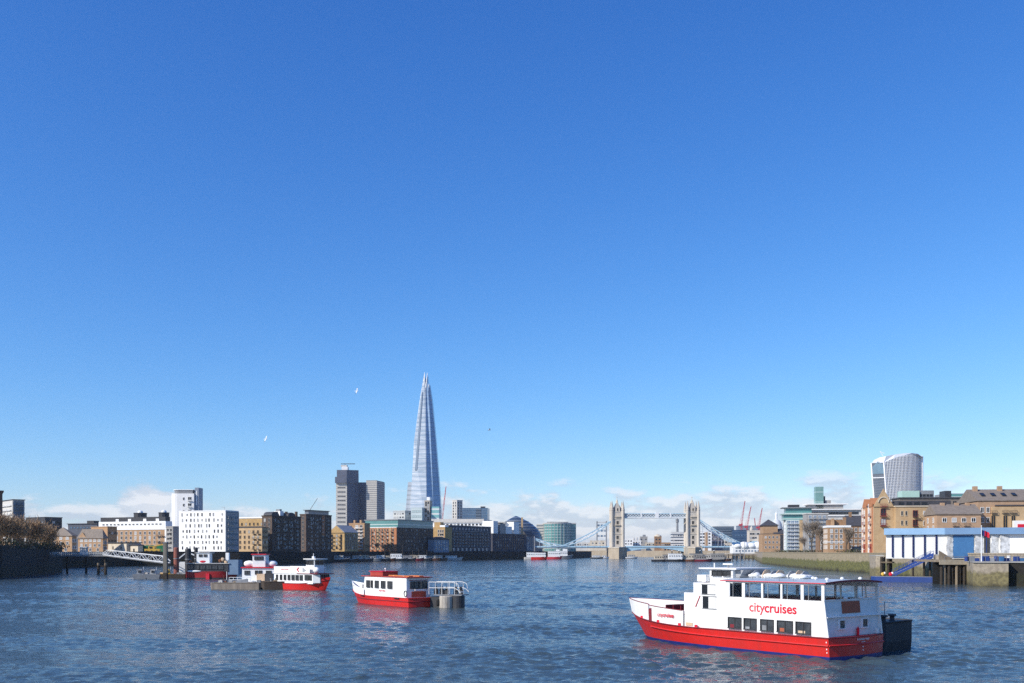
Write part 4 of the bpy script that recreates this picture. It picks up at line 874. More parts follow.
o = MB(); o.prism(b.rect(-.25, .9, -.12, -.003), 0, b.h + .8, wp); o.build('white_pier', b.root)
for f_ in (.12, .30, .52, .70): b.block('roof_box', b.a * f_, b.a * f_ + 2.4, 1.2, 3.6, h2 - .2, b.zz(518.3), wp)
for px, w in ((134, 4.2), (157.5, 3.4)):
    q = b.a * (1 - (px - 97) / 69.0) ; c = b.P(q, 6, b.zz(516.5)); o = MB(); o.lathe(c, [(w * .95, 0), (w * .95, 2.2), (w, 2.3), (w, 2.8)], stl, 12); d = o.build('roof_drum', b.root); o = MB(); o.lathe((c.x, c.y, c.z + 2.81), [(1.7, 0), (1.6, .8), (1.1, 1.4), (.2, 1.7)], wp, 12); o.build('dome', d)
b = Bld('low_building', 'low sunlit cream building with a dark flat roof above the white gangway', 'building', 108, 126.5, 141, 540, 543, cre, 42, base=6.5); b.parapet(stl, .5, .6); b.wins('s', 3, 1, 1.8, 2, .8, b.h - .5, stl); b.wins('f', 2, 1, .9, 1.4, 1, b.h - .4, stl)
b = Bld('low_building', 'small cream shed beside the yellow crane with a lean roof', 'building', 130, 138, 143, 536, 545.5, cre, 40, base=6.5); b.roof('gs', 1.0, stl); b.wins('f', 1, 1, 1.2, 1.4, .8, 3, stl)
b = Bld('stair_tower', 'grey shadowed block squeezed between the long brick block and the white apartments', 'building', 166, 173, 181, 600, 527, gry, 30); b.wins('f', 2, 5, 1.6, 1.6, 2, b.h - .5, lgr); b.balconies('f', 1, 4, 3, 3, b.h - 1, lgr); b.parapet(gry, .5, .2)
# round white silo tower
D = 690; t = empty('silo_tower', (X(187.5, D), D, GL), 0, label='tall round ended white tower with balconies behind the white apartment block', cat='building')
o = MB(); r = 5.2; h = Z(494, D) - GL
pts = [(-r + r * math.cos(a), -r * .2 + r * math.sin(a)) for a in [math.pi / 2 + i * math.pi / 10 for i in range(11)]] + [(6.5, -r * 1.2), (6.5, r * .8)]
o.prism(pts, 0, h, whi); wl = o.build('wall', t)
o = MB(); o.prism([(p[0] * .82, p[1] * .82) for p in pts], h, h + 2.4, gst); o.build('roof_storey', t); o = MB(); o.prism([(p[0] * .9, p[1] * .9) for p in pts], h + 2.4, h + 2.8, wp); o.build('roof', t)
o = MB(); o.prism([(6.6, -r * .9), (9.3, -r * .9), (9.3, r * .9), (6.6, r * .9)], 0, h + 4.2, M('grey_blue_lift_tower', (.26, .30, .36), (.2, .24, .29), .2, .6)); lt = o.build('lift_tower', t); o = MB(); o.box(7.6, 8.2, -r * .9 - .1, -r * .9 - .004, h - 8, h + 2, wp); o.build('light_slot', lt)
for i in range(4): inst('balcony', balc_mesh(3.2, wp, 1.2), t, (3.6, -r * 1.2 - .01, h - 5.2 - i * 4.4), 0); inst('window', win_mesh(2.4, 2.2, whi, gla), t, (3.6, -r * 1.2 - .012, h - 3.6 - i * 4.4), 0)
for i in range(4): inst('window', win_mesh(1.2, 1.7, whi, gla), t, (-.6, -r * 1.2 - .012, h - 3.6 - i * 4.4), 0)
# white apartment block with scattered windows
b = Bld('apartment_block', 'bright white apartment block with scattered dark windows beside the pier', 'building', 179, 225.5, 238.5, 542, 511, M('bright_white_render', (.86, .85, .83), (.82, .81, .79), .1, .8), 20, base=6.5)
L = b.a; random.seed(5)
for c in range(11):
    for r_ in range(7):
        if random.random() < .12: continue
        t_ = L * (.04 + .92 * (c + .5 + random.uniform(-.2, .2)) / 11); z_ = 1.6 + (b.h - 1.8) * (r_ + .5) / 7; n = -b.s
        g_ = random.choice((gla, gla, gla, glb, M('grey_blind', (.3, .3, .3), (.2, .2, .2), .5, .5)))
        inst('window', win_mesh(.8, random.choice((1.7, 1.7, 1.1)), lgr, g_, f=.07, bars=0), b.root, b.P(t_, 0, z_) + n * .012, math.atan2(n.x, -n.y))
o = MB(); o.prism(b.rect(-.35, -.003, .3, b.c), 0, b.h - .2, M('teal_grey_cladding', (.17, .21, .25), (.11, .14, .17), .35, .5)); o.build('side_cladding', b.root)
b.wins('s', 5, 7, 1.7, 1.7, 1.5, b.h - .3, lgr, gbl, off=-.36); b.balconies('s', 2, 6, 2.4, 2, b.h - 1, lgr, q0=.5, q1=b.c * .6); b.parapet(whi, .5, .12)
o = MB(); o.tube(b.P(2, 2, b.h), b.P(2, 2, b.h + 2.6), .08, gst); o.tube(b.P(2, 2, b.h + 2), b.P(4.5, 2, b.h + 2.4), .06, gst); o.build('aerial', b.root)
# yellow brick pair
b = Bld('yellow_brick_block', 'tall yellow brick block with a white parapet, behind the lower yellow block', 'building', 234, 270, 279, 630, 518, yel, 24); b.parapet(wp, .9, .3); b.wins('f', 8, 2, 1.3, 1.7, b.h - 9, b.h - 2, yel, blind=.3); b.wins('s', 3, 5, 1.3, 1.7, 3, b.h - 1, yel); b.cornice(b.h - 5.6, sla, .4)
b = Bld('yellow_brick_block', 'lower sunlit yellow brick block with balconies right of the white apartments', 'building', 232, 262, 268, 590, 527.5, yel2, 26); b.roof('flat', 0, sla, .3); b.wins('f', 6, 4, 1.3, 1.8, 1.5, b.h - 1, yel2, blind=.2); b.balconies('f', 2, 4, 2.2, 1.5, b.h - 1, stl, q0=.5, q1=7.5); b.wins('s', 3, 4, 1.2, 1.7, 1.5, b.h - 1, yel2)
# dark shadowed warehouses along the bank
def wharf(label, A, B, C, D, yt, wall, th, cs, rs, roof=None, cf=3, fr=None, extra=None):
    b = Bld('wharf_building', label, 'building', A, B, C, D, yt, wall, th); b.wins('s', cs, rs, 1.0, 1.7, 2, b.h - .8, fr or wall, blind=.22, bars=1); b.wins('f', cf, rs, 1.3, 1.9, 2, b.h - .8, fr or gry)
    b.balconies('s', 4, rs, 1.7, 2, b.h - 1.2, lgr); b.parapet(wall, .8, .25)
    for f_ in (.22, .55, .9): b.block('chimney', 1.5, 2.8, b.c * f_, b.c * f_ + 1.3, b.h + .8, b.h + 3.0 + f_, wall)
    return b
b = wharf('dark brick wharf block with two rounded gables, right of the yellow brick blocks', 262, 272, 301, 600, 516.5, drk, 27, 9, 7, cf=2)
for f_ in (.10, .66):                                          # curved roof gables seen from the river
    o = MB(); m_ = b.c * f_; w_ = b.c * .13; arc = [(m_ - w_ + w_ * (1 - math.cos(math.pi * i / 8)), b.h + .8 + 2.2 * math.sin(math.pi * i / 8)) for i in range(9)]
    v = [b.P(-.3, q, z) for q, z in arc] + [b.P(6, q, z) for q, z in arc]; o.add(v, [(i, i + 1, 9 + i + 1, 9 + i) for i in range(8)] + [tuple(range(9))[::-1], tuple(range(9, 18))], sla); o.build('curved_gable', b.root)
b.block('plant_room', 3, 8, b.c * .40, b.c * .52, b.h + .8, b.h + 3.8, wp); b.block('plant_room', 4, 7, b.c * .43, b.c * .5, b.h + 3.8, b.h + 5.0, gst)
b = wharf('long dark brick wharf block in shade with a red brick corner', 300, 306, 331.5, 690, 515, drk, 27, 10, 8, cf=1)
b.block('penthouse', 1, b.a - 1, 4, b.c - 2, b.h + .8, b.h + 3.4, gdk); b.block('penthouse_roof', .4, b.a - .4, 3, b.c - 1, b.h + 3.4, b.h + 3.8, stl)
b.block('red_corner', -.2, 4, b.c * .62, b.c * .72, b.h * .45, b.h + .4, ora)
o = MB(); o.tube(b.P(2, 6, b.h + 3), b.P(-3, 9, b.h + 12), .18, stl); o.build('roof_davit', b.root)
b = Bld('gabled_warehouse', 'yellow brick gabled warehouse with a dark river side, beyond the long dark wharf', 'building', 329, 344.5, 358, 735, 532.5, yel, 27); b.roof('gs', Z(525, 735) - Z(532.5, 735), M('pale_slate', (.30, .31, .33), (.22, .23, .25), .5, .6), .3); b.gable(yel, -.2, b.a + .2, b.h - .2, b.h + Z(525, 735) - Z(532, 735), q=-.7)
b.wins('f', 3, 4, 1.4, 1.9, 2, b.h - 1, stl); b.balconies('f', 2, 4, 2.6, 2, b.h - 1, stl); b.wins('s', 6, 5, 1.4, 1.9, 2, b.h - 1, gry)
b = Bld('balcony_block', 'tan block with a column of white recessed balconies', 'building', 349, 364.5, 370, 760, 524, tan, 27); b.parapet(tan, .8, .2); b.wins('f', 2, 7, 2.4, 2.0, 2, b.h - .5, wp, q0=b.a * .08, q1=b.a * .62); b.balconies('f', 1, 7, b.a * .5, 2, b.h - 1, wp, q0=b.a * .08, q1=b.a * .62); b.wins('f', 1, 7, 1.0, 1.4, 2, b.h - .5, tan, q0=b.a * .75, q1=b.a * .95)
for f_ in (.3, .7): b.block('chimney', b.a * f_, b.a * f_ + 1.6, 2, 4, b.h + .8, b.h + 3.2, tan)
b = Bld('glass_topped_block', 'orange brick riverside block with rows of dark balconies and a green glass top', 'building', 363, 396.5, 433, 780, 527, ora, 29)
b.cornice(b.h - .4, wp, .5, .25); b.block('glass_storey', -.6, b.a - 1.5, 1, b.c - 1, b.h, b.zz(520), ggr); b.block('glass_roof', -1.2, b.a - .8, .4, b.c - .5, b.zz(520), b.zz(519.2), gst)
b.wins('f', 11, 6, 1.2, 1.9, 1.5, b.h - .8, cre, blind=.1); b.balconies('f', 6, 6, 2.1, 1.2, b.h - 1.2, stl, d=1.5)
o = MB(); o.prism(b.rect(-.3, -.003, .3, b.c), 0, b.h - .3, drk); o.build('shaded_side', b.root); b.wins('s', 12, 6, 1.1, 1.6, 1.5, b.h - .8, drk, blind=.22, off=-.31)  # dark brick skin colours in the shade on the river side
for f_ in (.18, .55, .9): b.block('brick_pier', b.a * f_ - .7, b.a * f_ + .7, -.3, -.003, 0, b.h - .5, yel2)
b = Bld('terrace_house', 'pale blue rendered house in shade with a pointed roof, right of the green topped block', 'house', 428, 434, 449, 812, 539.5, M('blue_render', (.20, .25, .32), (.16, .2, .26), .4, .8), 29); b.roof('gu', 2.4, sla); b.wins('s', 5, 3, 1.4, 1.8, 1.2, b.h - .6, wp, blind=.4)
b = Bld('yellow_brick_block', 'slim yellow brick block with a stepped white top and dark side windows', 'building', 430, 445, 452, 842, 527, yel, 29); b.block('stair_head', b.a * .35, b.a * .75, 1, 6, b.h, b.zz(522), yel); b.block('white_attic', b.a * .76, b.a + 1, 1, 6, b.h - 4, b.zz(523), wp); b.wins('f', 3, 5, 1.5, 2.2, 4, b.h - 2, wp, q0=1, q1=b.a * .5); b.block('white_cap', -.2, b.a * .34, -.2, 5, b.h, b.h + 1.6, wp); b.balconies('f', 1, 4, 3, 5, b.h - 3, gst, q0=1, q1=b.a * .45)
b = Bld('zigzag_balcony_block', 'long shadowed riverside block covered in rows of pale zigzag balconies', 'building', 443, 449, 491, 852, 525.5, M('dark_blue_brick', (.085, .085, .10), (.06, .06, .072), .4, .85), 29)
b.wins('s', 14, 5, 1.2, 1.5, 5, b.h - 5, stl, blind=.15); b.balconies('s', 13, 5, 2.4, 4.5, b.h - 5, lgr); b.wins('s', 12, 1, 2.2, 1.8, b.h - 4.4, b.h - .6, gst, gbl); b.wins('s', 9, 1, 2.6, 2.4, .6, 4, gst, glb); b.parapet(gst, .5, .4); b.cornice(b.h - 4.8, gst, .4, .4)
b = Bld('stepped_white_block', 'stepped bright white flats rising behind the long shadowed riverside blocks', 'building', 430, 497, 505, 960, 526.5, whi, 8, base=7); b.block('upper_storey', 5, b.a - 6, 3, b.c, b.h, b.zz(522.5), wp); b.block('slab_roof', -8, b.a - 2, 2, b.c, b.zz(522.5), b.zz(521.6), lgr); b.block('top_slab', 14, b.a, 6, b.c + 5, b.zz(521.4), b.zz(518.6), lgr)
b.wins('f', 16, 1, 2.2, 1.6, b.h + .3, b.zz(522.8), lgr, off=3 - .01); b.wins('f', 12, 2, 1.8, 1.6, b.h - 7, b.h - .5, lgr, blind=.3); b.balconies('f', 5, 2, 3, b.h - 7, b.h - 1, lgr)
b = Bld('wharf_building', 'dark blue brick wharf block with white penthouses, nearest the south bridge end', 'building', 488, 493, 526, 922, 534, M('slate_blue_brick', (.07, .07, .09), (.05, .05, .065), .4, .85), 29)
b.wins('s', 13, 5, 1.4, 1.9, 2, b.h - .6, drk, blind=.1, skip=.1); b.parapet(stl, .6, .3)
for q0, q1, yt, mt in ((.05, .18, 521, whi), (.24, .40, 524, gst), (.42, .60, 527, whi), (.66, .82, 523, whi)): b.block('penthouse', 1.5, b.a + 8, b.c * q0, b.c * q1, b.h, b.zz(yt) * (1 + .12 * q0), mt)
o = MB(); c = b.P(2, b.c * .93, b.h); o.prism([(c.x - .9, c.y - .9), (c.x + .9, c.y - .9), (c.x + .8, c.y + .8), (c.x - .8, c.y + .8)], c.z, b.zz(517) + 1.5, yel2); o.build('chimney', b.root)
b = Bld('corner_house', 'grey end building with a pale gable beside the south bridge chain', 'building', 521, 526.5, 534, 986, 536, M('grey_blue_stone', (.20, .21, .24), (.15, .16, .19), .3, .85), 29); b.roof('gs', 5, sla); b.wins('s', 3, 5, 1.4, 2, 2, b.h - 1, lgr, blind=.4); b.wins('f', 1, 4, 1.4, 2, 2, b.h - 1, lgr)

# ------------------------------------------------------------------ towers behind the south bank
D = 1700; t = empty('hospital_tower', (X(336, D), D, GL), 0, label='paired grey concrete hospital towers with dark flanks left of the pointed glass spire', cat='building')
def hx(px): return X(px, D) - X(336, D)
def hz(py): return Z(py, D) - GL
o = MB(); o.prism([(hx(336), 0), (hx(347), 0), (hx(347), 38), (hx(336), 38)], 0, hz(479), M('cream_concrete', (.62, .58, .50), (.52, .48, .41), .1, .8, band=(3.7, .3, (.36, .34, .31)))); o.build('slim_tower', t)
o = MB(); o.prism([(hx(347) + .01, -1), (hx(354) + 4, 26), (hx(354), 44), (hx(347) + .01, 40)], 0, hz(472), M('shaded_core_concrete', (.10, .12, .17), (.08, .10, .14), .1, .7)); o.build('lift_core', t)  # shade of the side turned from the sun is put into this concrete
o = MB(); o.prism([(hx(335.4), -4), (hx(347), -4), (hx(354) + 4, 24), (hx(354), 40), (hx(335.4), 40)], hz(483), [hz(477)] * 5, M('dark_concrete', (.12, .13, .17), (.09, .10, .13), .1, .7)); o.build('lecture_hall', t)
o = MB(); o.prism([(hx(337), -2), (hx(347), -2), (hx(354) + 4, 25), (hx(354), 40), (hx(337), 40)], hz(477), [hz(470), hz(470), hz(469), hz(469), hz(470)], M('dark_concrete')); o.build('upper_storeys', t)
o = MB(); o.box(hx(341), hx(347), 6, 20, hz(469.6), hz(466.4), wp); rf = o.build('roof_lantern', t); o = MB(); o.box(hx(340), hx(346), 8, 18, hz(466.4), hz(464.5), lgr); o.build('plant_room', rf); o = MB(); o.box(hx(340), hx(354), 10, 12, hz(463.6), hz(463), stl); o.tube((hx(344), 11, hz(464.5)), (hx(344), 11, hz(463)), .5, stl); o.build('roof_crane_rail', rf)
o = MB(); o.prism([(hx(353), 46), (hx(364.5), 46), (hx(364.5), 80), (hx(353), 80)], 0, hz(480.5), M('shaded_ward_bands', (.10, .13, .19), (.08, .10, .15), .05, .5, band=(3.7, .35, (.20, .22, .26)))); o.build('ward_block', t)  # shadow of the slim tower is put into this block's dark colour
o = MB(); o.prism([(hx(364.6), 18), (hx(375.4), 18), (hx(375.4), 80), (hx(364.6), 80)], 0, hz(479.5), M('banded_concrete', (.62, .58, .50), (.54, .50, .43), .05, .8, band=(3.7, .38, (.26, .25, .24)))); o.build('ward_block', t)
o = MB(); o.prism([(hx(375.4) + .01, 20), (hx(379.5), 46), (hx(379.5), 70), (hx(375.4) + .01, 70)], 0, hz(479.8), M('shaded_end_concrete', (.34, .33, .32), (.28, .27, .27), .05, .8, band=(3.7, .38, (.12, .13, .15)))); o.build('end_bay', t)  # darker copy of the banded concrete, with the end face's shade in it
for i in range(14): inst('window', win_mesh(hx(345.5) - hx(337.5), 1.6, lgr, gla, f=.2, bars=3), t, ((hx(337.5) + hx(345.5)) / 2, -.013, 14 + i * 7.4), 0)
# the glass spire
D = 1660; t = empty('glass_spire', (X(424, D), D, GL), 0, label='very tall pointed glass skyscraper tapering to an open split tip', cat='skyscraper')
def sp_(px, py, y): return Vector((X(px, D + y) - X(424, D), y, Z(py, D + y) - GL))
def shard(name, pts, mat, parent=t, back=14):
    """One sloping glass facet: outline in front (px, py, depth), given thickness behind."""
    o = MB(); v = [sp_(*p) for p in pts]; n = len(v)
    o.add(v + [w + Vector((0, back, 0)) for w in v], [tuple(range(n)), tuple(range(2 * n - 1, n - 1, -1))] + [(i, (i + 1) % n, n + (i + 1) % n, n + i) for i in range(n)], mat); return o.build(name, parent)
shard('facet', [(403.2, 540, 4), (409.6, 540, 0), (412.6, 482, 10), (408.0, 482, 12)], M('edge_glass', (.36, .40, .44), (.28, .32, .37), .05, .4, band=(7.8, .3, (.24, .27, .30))), back=20)
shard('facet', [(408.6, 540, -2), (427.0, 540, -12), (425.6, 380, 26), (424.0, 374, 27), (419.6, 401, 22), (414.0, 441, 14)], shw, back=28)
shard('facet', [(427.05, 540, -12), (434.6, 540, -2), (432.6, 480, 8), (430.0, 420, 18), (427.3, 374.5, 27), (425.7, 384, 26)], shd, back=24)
shard('facet', [(434.7, 540, 2), (442.6, 540, 14), (439.2, 484, 20), (435.7, 440, 24), (432.0, 400, 26), (429.6, 384, 27), (428.6, 392, 25)], M('side_glass', (.24, .34, .46), (.18, .28, .40), .05, .25, .8, .2, band=(7.8, .2, (.17, .24, .32))), back=24)
shard('facet', [(414.8, 470, 6), (417.2, 470, 6), (422.6, 392, 22), (421.7, 392, 22)], M('seam_glass', (.27, .33, .39), (.22, .28, .34), .05, .35), back=6)
for a_, c_ in (((424.2, 385), (424.7, 372.5)), ((425.8, 388), (427.4, 373)), ((422.8, 396), (423.6, 380)), ((427.8, 392), (429.0, 384))):
    o = MB(); o.tube(sp_(*a_, 25), sp_(*c_, 26), 1.0, wp, .5); o.build('tip_blade', t)
def simple(name, label, A, B, D, yt, mat, depth=25, th=6, cols=5, rows=5, w=2.0, h=1.8, frame=None, glass=None, sidew=True, cat='building', ybase=None, side='S', C=None, blind=.25):
    b = Bld(name, label, cat, A, B, C, D, yt, mat, th, None if C else depth, side=side); z0 = 2 if ybase is None else b.zz(ybase)
    b.wins('f', cols, rows, w, h, z0, b.h - 1, frame or gst, glass, blind=blind)
    if sidew: b.wins('s', max(2, cols // 2), rows, w, h, z0, b.h - 1, frame or gst, glass)
    b.parapet(mat, .8, .2); return b
b = simple('slim_tower', 'slim beige and turquoise tower standing in front of the glass spire', 424.5, 429.8, 1250, 501, M('beige_cladding', (.42, .37, .30), (.36, .31, .25), .1, .7), 14, 8, 2, 9, 2.0, 2.4, ybase=521)
b.block('turquoise_bay', -11.5, -1, 2, 14, 0, b.h - 7, M('turquoise_bands', (.20, .42, .42), (.16, .36, .36), .1, .4, band=(6, .35, (.6, .62, .6)))); b.block('white_cap', 0, 4, -.3, 10, b.h + .8, b.h + 5, wp)
b = simple('concrete_block', 'square grey concrete block at the left foot of the glass spire', 393, 405, 1260, 511, M('banded_grey_green', (.48, .49, .47), (.42, .43, .41), .1, .8, band=(8, .45, (.36, .38, .38))), 30, 40, 4, 2, 2.4, 1.8, ybase=519)
b = simple('glass_block', 'pale green glass cube in front of the foot of the glass spire', 411, 422, 1240, 508, M('pale_glass_cube', (.50, .57, .56), (.44, .51, .51), .1, .4), 20, 12, 4, 2, 2.6, 2.8, glass=M('pale_pane', (.4, .5, .5), (.34, .44, .44), .1, .2, .6), ybase=519)
b = simple('glass_block', 'dark blue glass block tucked behind the pale green glass cube', 405.5, 411, 1300, 512, gdk, 30, 5, 2, 2, 2.4, 2.6, ybase=519, sidew=False)
b = simple('slim_tower', 'pale slim concrete tower with a dark side, right of the glass spire', 452, 457, 1300, 500.5, lgr, 20, 45, 2, 7, 1.6, 2.2, C=462.5, ybase=521)
b = simple('glass_block', 'long blue glass office block right of the pale slim tower', 461, 487.5, 1350, 508.5, gbl, 30, 4, 10, 3, 2.6, 3.0, glass=gbl, frame=gst, ybase=520, sidew=False); b.block('plant_room', 4, 10, 4, 12, b.h + .8, b.h + 3, stl); b.block('dark_bay', 9, 16, -.4, -.003, 0, b.h, gdk)

# city hall and round glass office
D = 1240; t = empty('round_glass_hall', (X(524, D), D, GL), 0, label='dark leaning egg shaped glass hall left of the bridge chain', cat='building')
o = MB(); n = 28; lev = 16; H_ = Z(516, D) - GL; vs = []; fs = []; Wd = X(551, D) - X(524, D)
for k in range(lev + 1):
    f_ = k / lev; rr = Wd * (0.80 + .30 * f_ - 1.08 * f_ ** 3.2) if f_ < 1 else Wd * .02; cx = -4 + f_ * -6 ; rr = max(rr, 1)
    vs += [(cx + rr * math.cos(2 * math.pi * i / n), rr * math.sin(2 * math.pi * i / n), H_ * f_) for i in range(n)]
for k in range(lev): fs += [(k * n + i, k * n + (i + 1) % n, (k + 1) * n + (i + 1) % n, (k + 1) * n + i) for i in range(n)]
fs.append(tuple(range(lev * n, lev * n + n))); o.add(vs, fs, gdk); o.build('glass_shell', t, smooth=True)
for k in range(1, 12):
    o = MB(); f_ = k / 13; rr = Wd * (0.80 + .30 * f_ - 1.08 * f_ ** 3.2) + .3; cx = -4 - f_ * 6
    o.path([(cx + rr * math.cos(a), rr * math.sin(a), H_ * f_) for a in [math.pi * (1 + i / 16) for i in range(17)]], .35, gst, 4); o.build('floor_ring', t)
D = 1290; t = empty('round_glass_office', (X(560, D), D + 18, GL), 0, label='curved green glass office with pale roof edge right of the egg shaped hall', cat='building')
o = MB(); h = Z(523.5, D) - GL; r = 18; o.prism([(-3 + r * math.cos(a), r * math.sin(a)) for a in [math.pi + i * math.pi / 14 for i in range(15)]] + [(X(577, D) - X(560, D), 2), (15, 20), (-21, 20)], 0, h, ggr); o.build('glass_wall', t)
o = MB(); o.prism([(-30, 0), (-21.2, -2), (-21.2, 20), (-30, 20)], 0, h - .5, M('banded_beige_wing', (.48, .46, .40), (.42, .40, .35), .1, .7, band=(3.7, .4, (.12, .15, .17)))); o.build('wing', t)
o = MB(); o.prism([(-3 + (r + .6) * math.cos(a), (r + .6) * math.sin(a)) for a in [math.pi + i * math.pi / 14 for i in range(15)]] + [(22.8, 1), (16, 21), (-22, 21)], h, h + 1.2, lgr); o.build('roof', t)
o = MB(); o.box(-16, 12, 2, 14, h + 1.2, h + 2.8, gst); o.build('plant_room', t)
for i in range(13):
    a = math.pi * (1.05 + .9 * i / 12); o = MB(); o.tube((-3 + (r + .15) * math.cos(a), (r + .15) * math.sin(a), 0), (-3 + (r + .15) * math.cos(a), (r + .15) * math.sin(a), h), .3, lgr, n=4); o.build('fin', t)

# ------------------------------------------------------------------ cranes
def luffing(px, D, yb, yt, lean, label, name='tower_crane', jib=1.0, mast=1.0):
    t = empty(name, (X(px, D), D, GL), 0, label=label, cat='crane', group='red construction cranes'); k = D / F
    ym = yb + (yt - yb) * .38; zm = Z(ym, D) - GL; zt = Z(yt, D) - GL; w = .9 * mast
    o = MB()
    for sx_, sy_ in ((-1, -1), (1, -1), (1, 1), (-1, 1)): o.tube((sx_ * w, sy_ * w, 0), (sx_ * w, sy_ * w, zm), .32, cra, n=4)
    n = max(4, int((zm) / 5))
    for i in range(n): o.tube((-w, -w, zm * i / n), (w, -w, zm * (i + 1) / n), .22, cra, n=4)
    o.build('mast', t)
    dx = lean * k; o = MB()
    for q in (-1, 1): o.tube((q * w, 0, zm), (dx + q * .3, 0, zt), .34, cra, n=4)
    for i in range(8): o.tube((-w + dx * i / 8, 0, zm + (zt - zm) * i / 8), (w * .8 + dx * (i + 1) / 8, 0, zm + (zt - zm) * (i + 1) / 8), .2, cra, n=4)
    o.build('jib', t)
    o = MB(); o.box(-w * 4.5, -w * .6, -1, 1, zm - 1, zm + 1.6, cra); o.build('counterweight', t); o = MB(); o.box(-w * .55, w * 1.6, -1.6, .8, zm - .5, zm + 2.4, cra); o.build('cab', t)
    o = MB(); o.tube((-w * 3, 0, zm + 1), (-w * 1.2, 0, zm + (zt - zm) * .28), .25, cra, n=4); o.tube((-w * 1.2, 0, zm + (zt - zm) * .28), (dx * .92, 0, zm + (zt - zm) * .92), .14, cra, n=4); o.build('stay', t)
luffing(441.5, 1500, 552, 486.5, 4.5, 'red luffing crane beside the glass spire')
luffing(741.5, 1500, 540, 501, 3.4, 'tallest red crane, first left of the white cathedral dome')
luffing(747.0, 1520, 540, 506.5, 4.0, 'second red crane, standing close right of the tallest one')
luffing(758.8, 1540, 540, 508, 3.4, 'red crane standing nearest the white cathedral dome', jib=.9)
luffing(756.0, 1700, 540, 518, -1.5, 'small faint red crane left of the one nearest the dome', mast=.8)

